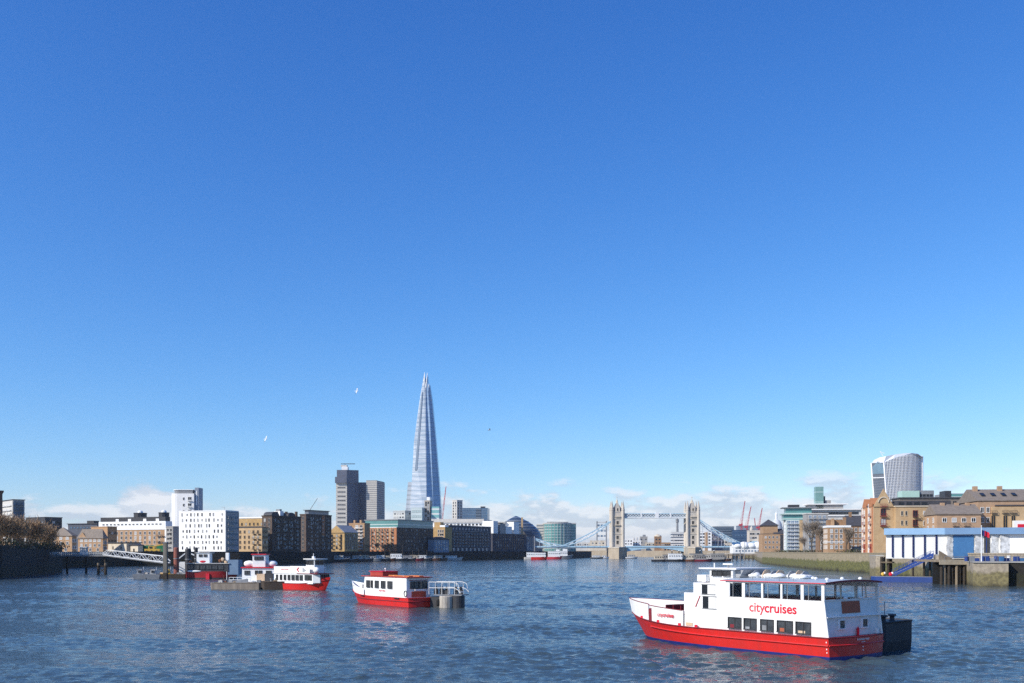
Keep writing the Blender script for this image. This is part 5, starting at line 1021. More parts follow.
# ------------------------------------------------------------------ bascule bridge
def bridge():
    D = 1080; x1, x2 = X(617, D), X(692, D); cx = (x1 + x2) / 2
    t = empty('bascule_bridge', (cx, D, 0), 0, label='stone towered bridge with high walkways and pale blue suspension chains across the river', cat='bridge')
    dz = Z(547, D)                                           # road level
    zt = Z(511.5, D); zp = Z(504.5, D); zs = Z(498.2, D)
    dark_st = M('tower_slate', (0.16, 0.17, 0.19), (0.11, 0.12, 0.14), .5, .7)
    for px in (x1 - cx, x2 - cx):
        o = MB(); o.prism([(px - 10, -8), (px, -19), (px + 10, -8), (px + 10, 14), (px, 24), (px - 10, 14)], -3, dz - 1.2, M('pier_granite', (.44, .37, .28), (.34, .28, .21), .2, .9, streak=1)); pr = o.build('pier', t)
        o = MB(); o.prism([(px - 10.4, -8.2), (px, -19.6), (px + 10.4, -8.2), (px + 10.4, 14.2), (px, 24.6), (px - 10.4, 14.2)], dz - 1.2, dz - .2, stone); o.build('coping', pr)
        o = MB(); w = 5.9; o.box(px - w, px + w, -6, 8, dz + .2, zt, stone)
        for z in (dz + 14, dz + 22.5, dz + 30.5): o.box(px - w - .3, px + w + .3, -6.35, 8.3, z, z + .6, cre)
        tw = o.build('tower', t)
        for sx_ in (-1, 1):
            for sy_ in (-6, 8):
                o = MB(); o.lathe((px + sx_ * 6.0, sy_, dz), [(1.75, 0), (1.75, zt - dz + 1), (2.0, zt - dz + 1.1), (2.0, zt - dz + 2.0), (1.5, zt - dz + 2.1), (1.5, zt - dz + 4.2), (.15, zp - dz + 4.0)], stone, 8); o.build('turret', tw)
        o = MB(); o.add([(px - w, -6, zt), (px + w, -6, zt), (px + w, 8, zt), (px - w, 8, zt), (px - 1.2, -.2, zs - 5.5), (px + 1.2, -.2, zs - 5.5), (px + 1.2, 2.2, zs - 5.5), (px - 1.2, 2.2, zs - 5.5)], [(0, 1, 5, 4), (1, 2, 6, 5), (2, 3, 7, 6), (3, 0, 4, 7), (4, 5, 6, 7)], dark_st); o.build('roof', tw)
        o = MB(); o.lathe((px, 1, zs - 5.5), [(1.3, 0), (1.3, 2), (.2, 4.6), (.2, 6.2), (.7, 6.4), (.15, 7.2)], cre, 8); o.build('lantern', tw)
        for yf in (-6.3, 8.3):                               # central gables with a window
            o = MB(); s_ = -1 if yf < 0 else 1; v = [(px - 2.6, yf, zt - 1), (px + 2.6, yf, zt - 1), (px + 2.6, yf, zt + 3.6), (px, yf, zp + 3.4), (px - 2.6, yf, zt + 3.6)]; o.add(v + [(a, yf - s_ * 2.5, c) for a, _, c in v], [tuple(range(5)), tuple(range(9, 4, -1))] + [(i, (i + 1) % 5, 5 + (i + 1) % 5, 5 + i) for i in range(5)], stone); o.build('gable', tw)
        wm = win_mesh(1.3, 3.0, cre, gla, f=.35, bars=0); wb = win_mesh(2.4, 3.6, cre, gla, f=.4, bars=1)
        for z in (dz + 5, dz + 10.5, dz + 18.3, dz + 26.5):
            inst('window', wb, tw, (px, -6.02, z), 0)
        inst('window', wm, tw, (px, -6.32, zt + 1.8), 0)
        for z in (dz + 24, dz + 33):
            o = MB(); o.box(px - 2.8, px + 2.8, -7.4, -6.003, z - .6, z + .5, cre); o.build('balcony', tw)
    wz0, wz1 = Z(518.3, D), Z(513.5, D); a, c = x1 - cx + 6, x2 - cx - 6
    for y in (-3.5, 4.5):
        o = MB(); o.box(a, c, y - 1.6, y + 1.6, wz0, wz0 + 1.2, M('walkway_white', (.72, .74, .74), (.64, .67, .68), .3, .6)); o.box(a, c, y - 1.6, y + 1.6, wz1 - .7, wz1, brz)
        n = 22
        for i in range(n):
            xa, xb = a + (c - a) * i / n, a + (c - a) * (i + 1) / n
            o.tube((xa, y - 1.5, wz0 + 1.2), (xb, y - 1.5, wz1 - .7), .22, wp, n=4); o.tube((xb, y - 1.5, wz0 + 1.2), (xa, y - 1.5, wz1 - .7), .22, wp, n=4)
        o.box(a, c, y - .2, y + 1.2, wz0 + 1.2, wz1 - .7, M('walkway_glazing', (.42, .5, .54), (.36, .44, .48), .3, .4))
        o.box(0, 4, y - 1.9, y + 1.7, wz0 - .1, wz1 + 1.0, wp); o.box(-16, -14.5, y - 1.75, y - 1.62, wz0 + .3, wz1 + .2, wp); o.box(16, 17.5, y - 1.75, y - 1.62, wz0 + .3, wz1 + .2, wp)
        o.build('walkway', t)
    xl, xr = X(533.5, D) - cx, X(757, D) - cx
    o = MB(); o.box(xl - 20, x1 - cx - 9, -6, 8, dz - 1.2, dz, M('bridge_deck', (.25, .27, .30), (.2, .22, .25), .3, .8)); o.box(x2 - cx + 9, xr + 20, -6, 8, dz - 1.2, dz, M('bridge_deck')); o.box(x1 - cx - 9, x2 - cx + 9, -6.001, 8.001, dz - .9, dz + .001, M('bridge_deck')); dk = o.build('deck', t)
    o = MB()                                                 # parapet and the arched bascule girders
    for (q0, q1) in ((xl - 20, x1 - cx - 9), (x1 - cx + 9, x2 - cx - 9), (x2 - cx + 9, xr + 20)): o.box(q0, q1, -6.3, -6.05, dz - .4, dz + 1.1, brz)
    o.build('parapet', dk)
    a, c = x1 - cx + 10, x2 - cx - 10; o = MB(); n = 12; lo = []
    for i in range(n + 1):
        f = i / n; lo.append((a + (c - a) * f, dz - 1 - 4.2 * abs(2 * f - 1) ** 1.6))
    o.xz([(a, dz - .95), (c, dz - .95)] + lo[::-1], -6.0, -5.4, brz); o.build('bascule_girder', t)
    o = MB(); o.xz([(a, dz - .95), (c, dz - .95)] + lo[::-1], 7.4, 8.0, brz); o.build('bascule_girder', t)
    def chain(p, q, low_x, low_z):
        for y in (-6.6, 8.4):
            o = MB(); n = 14
            for (A, B) in ((p, (low_x, low_z)), ((low_x, low_z), q)):
                L = abs(A[0] - B[0]); hi = []; lo = []; m_ = max(4, int(n * L / 90))
                for i in range(m_ + 1):
                    f = i / m_; x = A[0] + (B[0] - A[0]) * f; z = A[1] + (B[1] - A[1]) * f
                    dip = 4 * f * (1 - f); hi.append((x, y, z - dip * L * .035 + .3)); lo.append((x, y, z - dip * L * .095 - .4))
                o.path(hi, .55, brz, 4); o.path(lo, .55, brz, 4)
                for i in range(m_): o.tube(lo[i], hi[i + 1], .3, wp, n=4); o.tube(hi[i], lo[i + 1], .3, wp, n=4); 
                for i in range(1, m_): o.tube(lo[i], (lo[i][0], y, dz), .16, wp, n=4)
            o.build('suspension_chain', t)
    chain((x1 - cx - 6.5, Z(521, D)), (xl, Z(538, D)), X(563, D) - cx, Z(545.6, D))
    chain((x2 - cx + 6.5, Z(519.5, D)), (xr, Z(541, D)), X(742, D) - cx, Z(544.3, D))
    for px in (xl - 4, xr + 4):
        o = MB(); o.box(px - 4.5, px + 4.5, -7, 9, 0, dz + 9, stone); at_ = o.build('abutment_tower', t)
        for sx_ in (-1, 1): o = MB(); o.lathe((px + sx_ * 4.4, -7, 4), [(1.2, 0), (1.2, dz + 6), (.1, dz + 9)], stone, 8); o.build('turret', at_)
        o = MB(); o.add([(px - 4.6, -7.1, dz + 9), (px + 4.6, -7.1, dz + 9), (px + 4.6, 9.1, dz + 9), (px - 4.6, 9.1, dz + 9), (px, 1, dz + 13)], [(0, 1, 4), (1, 2, 4), (2, 3, 4), (3, 0, 4)], dark_st); o.build('roof', at_)
    o = MB(); o.box(x2 - cx - 9.5, x2 - cx + 9, -12, -8.2, dz - 9, dz + .6, cre); o.build('pier_house', t)
bridge()

# ------------------------------------------------------------------ far skyline behind and beyond the bridge
def far(name, label, A, B, D, yt, mat, depth=25, th=6, cols=4, rows=4, w=2.4, h=2.0, yb=548, frame=None, glass=None, cat='building', C=None, side='S'):
    b = Bld(name, label, cat, A, B, C, D, yt, mat, th, None if C else depth, side=side)
    b.wins('f', cols, rows, w, h, max(1, b.zz(yb)), b.h - 1, frame or gst, glass, bars=1); b.parapet(mat, .9, .3); return b
b = Bld('lattice_building', 'grey framed open building behind the left bridge chain', 'building', 596.5, 607, None, 1690, 521, gry, 4, 12, walled=False)
for p in (0, b.a - 2): b.block('column', p, p + 2, 0, 10, 0, b.h, gst)
for f_ in (.12, .32, .52, .72, .97): b.block('floor', -.2, b.a + .2, .5, 9, b.h * f_ - 1.1, b.h * f_, lgr)
b.wins('f', 3, 5, 3.2, 3.0, 4, b.h - 3, gst, gbl, off=.4)
far('office_building', 'pale stepped office block between the lattice building and the left bridge tower', 576, 592, 1650, 543, lgr, rows=2, cols=6)
far('office_building', 'white block with a pink gable left of the left bridge tower base', 590, 606, 1640, 541, cre, rows=2, cols=4)
far('office_building', 'cream riverside block just right of the left bridge tower', 624, 633, 1620, 539, whi, rows=3, cols=3)
b = far('spired_building', 'white building with small spires seen under the high walkways', 632, 641, 1650, 541, whi, rows=3, cols=3)
for p in (2, 7, 12): o = MB(); c = b.P(p, 1, b.h); o.lathe(c, [(1.3, 0), (1.3, 4), (.1, 8)], lgr, 6); o.build('spire', b.root)
b = far('office_building', 'dark grey block under the high walkways with plant on its roof', 640, 647.5, 1700, 537, gry, rows=3, cols=3); b.block('plant_room', 3, 8, 2, 8, b.h, b.h + 4, gst)
far('office_building', 'low pale block between the dark grey block and the brick tower', 646, 655, 1680, 543, cre, rows=2, cols=4)
b = far('domed_tower', 'brick tower with a pale shallow dome under the high walkways', 654.5, 661.5, 1500, 537, bro, 12, rows=3, cols=2); o = MB(); c = b.P(b.a / 2, 5, b.h); o.lathe(c, [(5.5, 0), (5.5, 1.4), (4.5, 2.8), (2, 4.0), (.3, 4.6)], cre, 12); o.build('dome', b.root)
far('office_building', 'long low brown roofed block left of the white banded offices', 660, 673, 1560, 543, tan, rows=2, cols=6)
far('banded_offices', 'white horizontally banded office block left of the right bridge tower', 671.5, 688, 1500, 532.5, M('white_dark_bands', (.66, .66, .64), (.6, .6, .58), .1, .7, band=(4.6, .45, (.12, .14, .17))), rows=3, cols=6, h=1.4)
t = empty('monument_column', (X(677.3, 1620), 1620, GL), 0, label='thin dark column with a lattice top above the white banded offices', cat='column'); k = Z(516.5, 1620) - GL
o = MB(); o.lathe((0, 0, 0), [(3.4, 0), (2.0, k * .6), (1.7, k * .82), (2.6, k * .84), (2.6, k * .9), (1.2, k * .91), (.4, k)], gst, 10); o.build('shaft', t); o = MB(); o.lathe((0, 0, k * .9), [(2.8, 0), (2.8, 1)], stl, 10); o.build('gallery', t)
b = far('brick_offices', 'cream and brick riverside offices right of the right bridge tower', 699, 711.5, 1300, 531.5, whi, 20, rows=5, cols=4, h=1.8); b.block('brick_bay', 5, 9, -.3, -.003, 0, b.h - 1, tan)
far('office_building', 'purple grey block with pale floor lines behind the right bridge chain', 710, 722.5, 1330, 532.5, M('purple_grey', (.16, .15, .18), (.12, .11, .14), .1, .7, band=(4, .3, (.34, .32, .33))), rows=4, cols=4)
far('glass_block', 'dark teal glass block with a slanting top behind the right bridge chain', 713, 734, 1460, 527, gdk, 30, rows=3, cols=8, glass=gdk, frame=stl)
far('glass_block', 'deep blue glass block behind the red cranes', 733, 750.5, 1440, 530.5, M('deep_blue_glass', (.03, .07, .14), (.02, .05, .10), .1, .3, .6, band=(4, .2, (.06, .1, .17))), 25, rows=2, cols=5, glass=gbl, frame=stl)
far('flat_block', 'long flat grey roof slab behind the red cranes', 738, 765, 1600, 526, M('hazy_blue_block', (.20, .23, .28), (.16, .19, .24), .1, .8), rows=2, cols=6)
b = far('stone_offices', 'pale stone building with a small pinnacle right of the deep blue glass block', 749, 760, 1250, 531, stone, 20, rows=4, cols=4); o = MB(); c = b.P(b.a * .75, 2, b.h); o.lathe(c, [(2.2, 0), (2.2, 3), (.2, 7)], stone, 8); o.build('pinnacle', b.root)
far('stone_offices', 'cream stone warehouse at the far end of the right bridge chain', 719, 733, 1330, 539.5, cre, 20, rows=2, cols=5)
far('brick_offices', 'low warm brick block below the white banded offices', 662, 690, 1480, 547.5, tan, 20, rows=1, cols=8, yb=556)
# cathedral
D = 1800; t = empty('cathedral', (X(776.5, D), D, GL), 0, label='pale domed cathedral with a tall lantern rising behind the brick riverside warehouse', cat='cathedral')
o = MB(); zb = Z(530, D) - GL; o.lathe((0, 0, 0), [(16, 0), (16, zb)], stone, 24); o.build('drum', t)
o = MB(); k = Z(519.8, D) - GL; o.lathe((0, 0, 0), [(10.8, zb), (10.8, zb + 6), (9.9, zb + 6.1)] + [(9.9 * math.cos(a), zb + 6.1 + (k - zb - 5) * math.sin(a)) for a in [i * math.pi / 16 for i in range(1, 8)]], M('lead_dome', (.56, .58, .60), (.48, .50, .53), .2, .6), 24); o.build('dome', t)
o = MB(); o.lathe((-.5, 0, k), [(2.8, 0), (2.8, 1), (2.0, 1.2), (2.0, 9), (2.6, 9.4), (1.2, 13), (.4, 14), (.3, 20)], wp, 10); o.build('lantern', t)
o = MB(); o.box(12, 15, -3, 0, 0, k + 4, stone); o.build('west_tower', t)

# ------------------------------------------------------------------ north bank, far to near
def N_(name, label, A, B, C, D, yt, mat, th=8, depth=None, cat='building', base=7): return Bld(name, label, cat, A, B, C, D, yt, mat, th, depth, side='N', base=base)
b = N_('brick_warehouse', 'brown brick warehouse with a pyramid slate roof in front of the cathedral dome', 784, 762.5, None, 824, 534, tan, 6, 22); b.roof('flat', 0, sla, .2); b.wins('f', 5, 3, 1.3, 1.6, 2, b.h - .6, wp, blind=.1)
b.block('upper_floor', b.a * .05, b.a * .72, 1, 20, b.h + .25, b.zz(525.5), tan)
o = MB(); e = [b.P(-.3, 0, b.zz(525.5)), b.P(b.a * .78, 0, b.zz(525.5)), b.P(b.a * .78, 21, b.zz(525.5)), b.P(-.3, 21, b.zz(525.5)), b.P(b.a * .36, 10, b.zz(519))]; o.add(e, [(0, 1, 4), (1, 2, 4), (2, 3, 4), (3, 0, 4), (3, 2, 1, 0)], sla); o.build('roof', b.root)
o = MB(); e = [b.P(b.a * .5, -.4, b.h + .2), b.P(b.a + .4, -.4, b.h + .2), b.P(b.a * .95, 4, b.zz(529)), b.P(b.a * .58, 4, b.zz(529))]; o.add(e + [v + Vector((0, .5, .3)) for v in e], [(0, 1, 2, 3), (7, 6, 5, 4), (0, 1, 5, 4), (1, 2, 6, 5), (2, 3, 7, 6), (3, 0, 4, 7)], sla); o.build('dormer_roof', b.root)
o = MB(); o.prism(b.rect(b.a * .82, b.a * .95, -.3, -.003), 0, b.h - .5, stl); o.build('loading_bay', b.root)
b = N_('riverside_pavilion', 'white curvy roofed riverside pavilion at the north end of the bridge', 765, 733, None, 960, 546, whi, 4, 20, base=6)
for i in range(4): o = MB(); c = b.P(b.a * (.15 + .22 * i), 4, b.h); o.blob((c.x, c.y, c.z), 5.5, 6, 3.4 + .9 * (i % 2), wp, 0, 12, 8); o.build('curved_roof', b.root, smooth=True)
b.wins('f', 9, 2, 1.8, 1.6, .5, b.h - .4, wp, gbl); b.block('blue_sign_band', -1, 7, -.5, -.003, b.h + 1.5, b.h + 3.6, mid_b)
o = MB(); o.box(0, X(782, 700) - X(764, 700), 0, 2.6, 0, Z(557.3, 700) + Z(551, 700) * 0 - 2.0, wp); tag(o.build('moored_launch', None, (X(763.5, 690), 692, .3)), 'long low white moored launch below the pyramid roofed warehouse', 'boat')
b = N_('glass_flats', 'stepped pale green glass flats with white balconies and a green glass crown', 799.5, 786, None, 650, 520, M('pale_green_panels', (.46, .52, .50), (.36, .44, .43), .2, .5), 10, 16)
b.wins('f', 3, 8, 2.2, 1.9, 1.5, b.h - .4, wp, gbl); b.balconies('f', 2, 8, 3.4, 1.5, b.h - .4, wp, d=1.6); b.wins('s', 4, 8, 2.2, 1.9, 1.5, b.h - .4, wp, gbl)
b.block('yellow_wing', b.a + .01, b.a + 4.6, -1.2, 12, 0, b.h - .2, yel2)
b.block('crown_storey', -1.5, b.a + 6, 1.5, 14, b.h, b.zz(514.5), ggr); b.block('crown_slab', -3, b.a + 8, 0, 15, b.zz(514.5), b.zz(513.7), gre and M('pale_green_slab', (.45, .58, .53), (.4, .5, .46), .2, .5)); b.block('crown_storey', 0, b.a + 8, 2.5, 14, b.zz(513.7), b.zz(508), ggr); b.block('crown_slab', -2.5, b.a + 11, .8, 15, b.zz(508), b.zz(507.2), gst); b.block('plant_room', 2, 9, 4, 10, b.zz(507.2), b.zz(504.5), stl)
o = MB(); c = b.P(5, 5, b.zz(504.5)); o.tube(c, (c.x, c.y, b.zz(494)), .12, wp, n=4); o.build('mast', b.root)
b = N_('terraced_office', 'wide grey office with stacked flat terraces and a green glass tower on top', 862, 806, None, 690, 510, lgr, 6, 24)
b.block('terrace_slab', -1, b.a + 3, -1.5, 20, b.h, b.h + .7, whi); b.block('upper_storey', 3, b.a - 12, 3, 18, b.h + .7, b.zz(504.5), gry); b.block('terrace_slab', 1, b.a - 9, 1.5, 19, b.zz(504.5), b.zz(503.5), whi); b.block('upper_storey', 12, b.a - 20, 5, 18, b.zz(503.5), b.zz(500), gry)
b.wins('f', 16, 1, 2.0, 1.6, b.h - 4, b.h - .6, gst); b.wins('f', 15, 4, 1.6, 1.8, 3, b.h - 5, gst); b.cornice(b.h - 4.4, whi, .6, .8); b.cornice(b.h - 9, whi, .6, .8)
b.block('glass_stair_tower', (816.5 - 806) / 56 * b.a, (824.5 - 806) / 56 * b.a, 3, 9, 0, b.zz(486.5), M('sea_green_glass', (.20, .34, .31), (.14, .27, .25), .08, .3, .6, band=(7, .1, (.35, .45, .42)))); b.block('dark_flank', (824.5 - 806) / 56 * b.a + .01, (826.5 - 806) / 56 * b.a, 4, 10, 0, b.zz(496), stl)
b = N_('grey_flats', 'grey balconied flats behind the two bare riverside trees', 828, 806.5, None, 600, 514, gry, 6, 12)
b.wins('f', 4, 8, 1.5, 1.9, 1.5, b.h - .5, wp, gbl); b.balconies('f', 4, 8, 2.2, 1.5, b.h - .5, lgr); b.parapet(lgr, .6, .3)
b = N_('brick_house', 'tall tan brick town house with white window surrounds facing the river', 850.5, 828, None, 430, 527.5, tan, 8, 12, cat='house'); b.parapet(wp, .9, .2); b.wins('f', 3, 4, .9, 1.5, 1.5, b.h - .4, wp, blind=.3, q0=.5, q1=6.5); b.cornice(b.h * .42, wp, .3, .15); b.wins('s', 3, 4, .9, 1.5, 1.5, b.h - .4, wp)
b.block('round_bay', 6.8, 8.8, -.5, -.003, 0, b.h - 1, bro)
b.block('chimney', 2, 3.2, 3, 4.5, b.h + .9, b.h + 4, tan); b.block('chimney', 7, 8.2, 3, 4.5, b.h + .9, b.h + 4.5, bro); b.block('attic', 1, 8, 5, 11, b.h + .9, b.zz(519.5), bro)
b = N_('brick_terrace', 'brown brick terrace with white windows and slate roof beside the gothic warehouse', 868, 848, None, 450, 526, bro, 8, 12, cat='house'); b.roof('gu', 5, sla, .3); b.wins('f', 4, 4, .9, 1.5, 1.5, b.h - .4, wp, blind=.3); b.block('garage', b.a * .3, b.a * .7, -.6, -.003, 0, 2.6, gry)
b.block('chimney', 1.5, 2.6, 5, 6.6, b.h + 2, b.h + 6.6, bro)
b = N_('brick_terrace', 'plain brown brick block behind the tan town house', 832, 819, None, 470, 531, M('umber_brick', (.25, .15, .09), (.19, .12, .07), .6, .9), 8, 10, cat='house'); b.wins('f', 3, 4, .9, 1.5, 1.5, b.h - .4, wp, blind=.3); b.parapet(bro, .6, .2)
# gothic warehouse
b = N_('gothic_warehouse', 'yellow and red brick gothic warehouse with gables and red balconies', 898, 873.5, 861.5, 365, 506.5, yel2, 5.5)
gr = b.zz(494.5)
o = MB(); o.prism(b.rect(-.06, -.003, 0, b.c), 0, b.h, M('peach_brick', (.58, .36, .22), (.50, .30, .18), .5, .9)); o.build('side_facing', b.root)
o = MB(); e = [b.P(-.2, 0, b.h), b.P(b.a, 0, b.h), b.P(b.a, b.c, b.h), b.P(-.2, b.c, b.h), b.P(b.a * .45, 0, b.zz(497)), b.P(b.a * .45, b.c, b.zz(497))]; o.add(e, [(0, 3, 5, 4), (1, 4, 5, 2), (0, 4, 1), (3, 2, 5), (0, 1, 2, 3)], sla); o.build('roof', b.root)
b.gable(yel2, -.1, b.a * .82, b.h - .1, b.zz(488.8), q=-.35, thick=.6)
for m_ in (.20, .72): b.gable(ora, b.c * (m_ - .16), b.c * (m_ + .16), b.h, b.zz(497.5), q=-.3, thick=3.0, face='s')
for q in (.06, .36, .56, .88):
    o = MB(); o.prism(b.rect(-.3, -.07, b.c * q - .35, b.c * q + .35), 0, b.h + 1.2, ora if q in (.06, .56) else wp2); o.build('pilaster', b.root)
b.wins('s', 2, 5, 1.3, 2.0, 1.0, b.h - .5, wp, off=-.07, q0=b.c * .08, q1=b.c * .96, blind=.5)
n = -b.u; rz = math.atan2(n.x, -n.y)
for q in (.20, .72):
    for r_ in range(5): inst('balcony', balc_mesh(1.7, dre, .8), b.root, b.P(-.08, b.c * q, 2.2 + r_ * (b.h - 3) / 5), rz)
    o = MB(); o.prism(b.rect(-.22, -.075, b.c * q - 1.2, b.c * q + 1.2), 0, 3.6, M('red_brick', (.34, .08, .05), (.27, .065, .04), .6, .9)); o.build('red_ground_floor', b.root)
m_ = b.a * .40
b.wins('f', 1, 3, 1.7, 2.3, b.h - 7.5, b.h + 3.4, dre, q0=m_ - 1.5, q1=m_ + 1.5, name='loading_door'); rz = math.atan2((-b.s).x, -(-b.s).y)
for r_ in range(3): inst('balcony', balc_mesh(2.4, dre, 1.0), b.root, b.P(m_, -.01, b.h - 7.4 + r_ * 3.6), rz)
o = MB(); arc = [b.P(m_ + 1.9 * math.cos(a), -.5, b.h + 1.5 + 1.9 * math.sin(a)) for a in [i * math.pi / 10 for i in range(11)]]; o.path(arc, .22, cre, 5); o.build('arch_moulding', b.root)
b = N_('gothic_warehouse', 'yellow brick warehouse wing with paired windows and dark mansard roof', 934.5, 896, None, 362, 506.5, yel2, 5.5, 16)
h2 = b.zz(500.5); b.block('mansard', .5, b.a + 6, 1.0, 15, b.h, h2, sla); b.cornice(b.h - .1, cre, .4, .3)
b.wins('f', 2, 3, .6, 1.6, b.h - 11.2, b.h - .8, cre, blind=0, q0=b.a * .10, q1=b.a * .32, bars=0); b.wins('f', 1, 3, 1.5, 2.0, b.h - 11.2, b.h - .8, dre, q0=b.a * .42, q1=b.a * .58); b.wins('f', 2, 4, .9, 1.6, 2, b.h - .8, wp, q0=b.a * .68, q1=b.a * .95, blind=.6); b.balconies('f', 1, 3, 1.8, b.h - 11.2, b.h - .8, stl, q0=b.a * .42, q1=b.a * .58)
for i in range(4): inst('window', win_mesh(1.7, 1.1, stl, gla), b.root, b.P(b.a * (.16 + .2 * i), 1.0, b.h + 1.0) - b.s * .012, math.atan2((-b.s).x, -(-b.s).y))
b = N_('brick_wing', 'brown brick house range with a broad tiled roof right of the mansard wing', 981, 937, None, 345, 514.5, M('warm_brown_brick', (.43, .285, .18), (.34, .22, .135), .6, .9), 6, 14); b.roof('gu', b.zz(503.5) - b.h, til, .4)
b.wins('f', 4, 1, 1.3, 1.3, b.h - 3.6, b.h - .3, wp, blind=.3); b.wins('f', 5, 2, 1.2, 1.4, 3, b.h - 4.2, wp, blind=.3); b.wins('s', 2, 4, 1.1, 1.6, 2, b.h - .5, wp)
b.gable(M('warm_brown_brick'), .5, 13.5, b.h, b.zz(503.8), q=-.3, thick=.4, face='s')
for f_ in (.22, .55, .8): b.block('chimney', b.a * f_, b.a * f_ + 1.3, 6, 7.3, b.h + 1, b.zz(502), M('warm_brown_brick'))
b.balconies('f', 2, 1, 2.0, b.h - 4.6, b.h - 1, stl, q0=b.a * .3, q1=b.a * .8)
b = N_('gabled_block', 'tall brown brick block with a steep tiled roof at the right edge', 1060, 978, None, 352, 501, M('warm_brown_brick'), 7, 22); b.roof('gu', b.zz(487.6) - b.h, til, .4); b.gable(M('warm_brown_brick'), 0, 22, b.h, b.zz(487.8), q=-.35, thick=.5, face='s')
b.wins('s', 2, 4, 1.1, 1.8, 3, b.h - .5, wp); b.wins('f', 12, 2, 1.2, 1.6, 2, b.h * .45, wp)
o = MB(); o.prism(b.rect(b.a * .16, b.a * .62, -1.4, -.003), 0, b.zz(507), yel2); o.build('yellow_bay', b.root)
for px in (992, 1004, 1012): 
    f_ = (px - 978) / 82.0 * b.a; inst('window', win_mesh(1.3, 4.2, yel, gla, bars=1), b.root, b.P(f_, -1.4, b.zz(522)) - b.s * .012, math.atan2((-b.s).x, -(-b.s).y)); inst('balcony', balc_mesh(2.2, stl, .8), b.root, b.P(f_, -1.4, b.zz(514)) - b.s * .01, math.atan2((-b.s).x, -(-b.s).y))
o = MB(); e = [b.P(b.a * .20, -1, b.zz(506)), b.P(b.a * .6, -1, b.zz(506)), b.P(b.a * .5, 6, b.zz(498)), b.P(b.a * .3, 6, b.zz(498)), b.P(b.a * .20, 8, b.zz(506)), b.P(b.a * .6, 8, b.zz(506))]; o.add(e, [(0, 1, 2, 3), (0, 3, 4), (1, 5, 2), (3, 2, 5, 4), (0, 4, 5, 1)], sla); o.build('dormer_roof', b.root)
for f_ in (.03, .10):
    for j in range(3): inst('window', win_mesh(1.0, 1.7, wp, gla), b.root, b.P(b.a * f_ + .6, 0, b.h - 3.2 - j * 3.6) - b.s * .012, math.atan2((-b.s).x, -(-b.s).y))
for i in range(4):                                           # rooflights and chimneys on the big roof
    o = MB(); f_ = .08 + .13 * i; rh = b.zz(487.6) - b.h; o.add([b.P(b.a * f_, 3.2 + j * 2.2, b.h + .45 + rh * (3.7 + j * 2.2) / 11.4 + k) for k in (0, .25) for j in (0, 1)] + [b.P(b.a * f_ + 1.4, 3.2 + j * 2.2, b.h + .45 + rh * (3.7 + j * 2.2) / 11.4 + k) for k in (0, .25) for j in (0, 1)], [(0, 1, 5, 4), (2, 6, 7, 3), (0, 2, 3, 1), (4, 5, 7, 6), (0, 4, 6, 2), (1, 3, 7, 5)], gla); o.build('rooflight', b.root)
for f_ in (.05, .36): b.block('chimney', b.a * f_, b.a * f_ + 1.5, 9, 10.5, b.h + 3, b.zz(484.6), M('warm_brown_brick'))
b.block('white_terrace', b.a * .40, b.a * .72, -3.4, -1.41, b.zz(529), b.zz(521), whi)
b.block('red_frame', b.a * .44, b.a * .52, -3.7, -3.401, b.zz(533), b.zz(524.5), letr)
b = N_('glass_rooftop_block', 'modern block with a teal glass top storey rising behind the tiled roofs', 975.5, 945, None, 520, 493.5, gst, 5, 16); b.block('glass_storey', 3, b.a - 1, -.4, -.003, b.h - 4.4, b.h - .4, ggr); b.block('plant_room', -.2, 3, -.5, 8, b.h - 5, b.h + 1.4, stl); b.wins('f', 7, 1, 1.6, 1.2, b.h - 8, b.h - 5, gst)
b = N_('glass_rooftop_block', 'low grey roof block with a pale green glass box in front of the curved tower', 934, 918, None, 560, 490.5, gst, 5, 14); b.block('glass_box', -9, .5, -1, 8, b.h - 6, b.h - .2, M('pale_mint_glass', (.42, .58, .50), (.34, .50, .43), .1, .3, .5)); b.wins('f', 4, 1, 1.4, 1.1, b.h - 5, b.h - .6, stl)
b = N_('flat_roofed_block', 'long low dark roofed block behind the mansard wing', 980, 900, None, 420, 498.5, til, 5, 12); b.parapet(sla, .5, .5); b.wins('f', 12, 1, 1.3, 1, b.h - 3, b.h - .4, til)

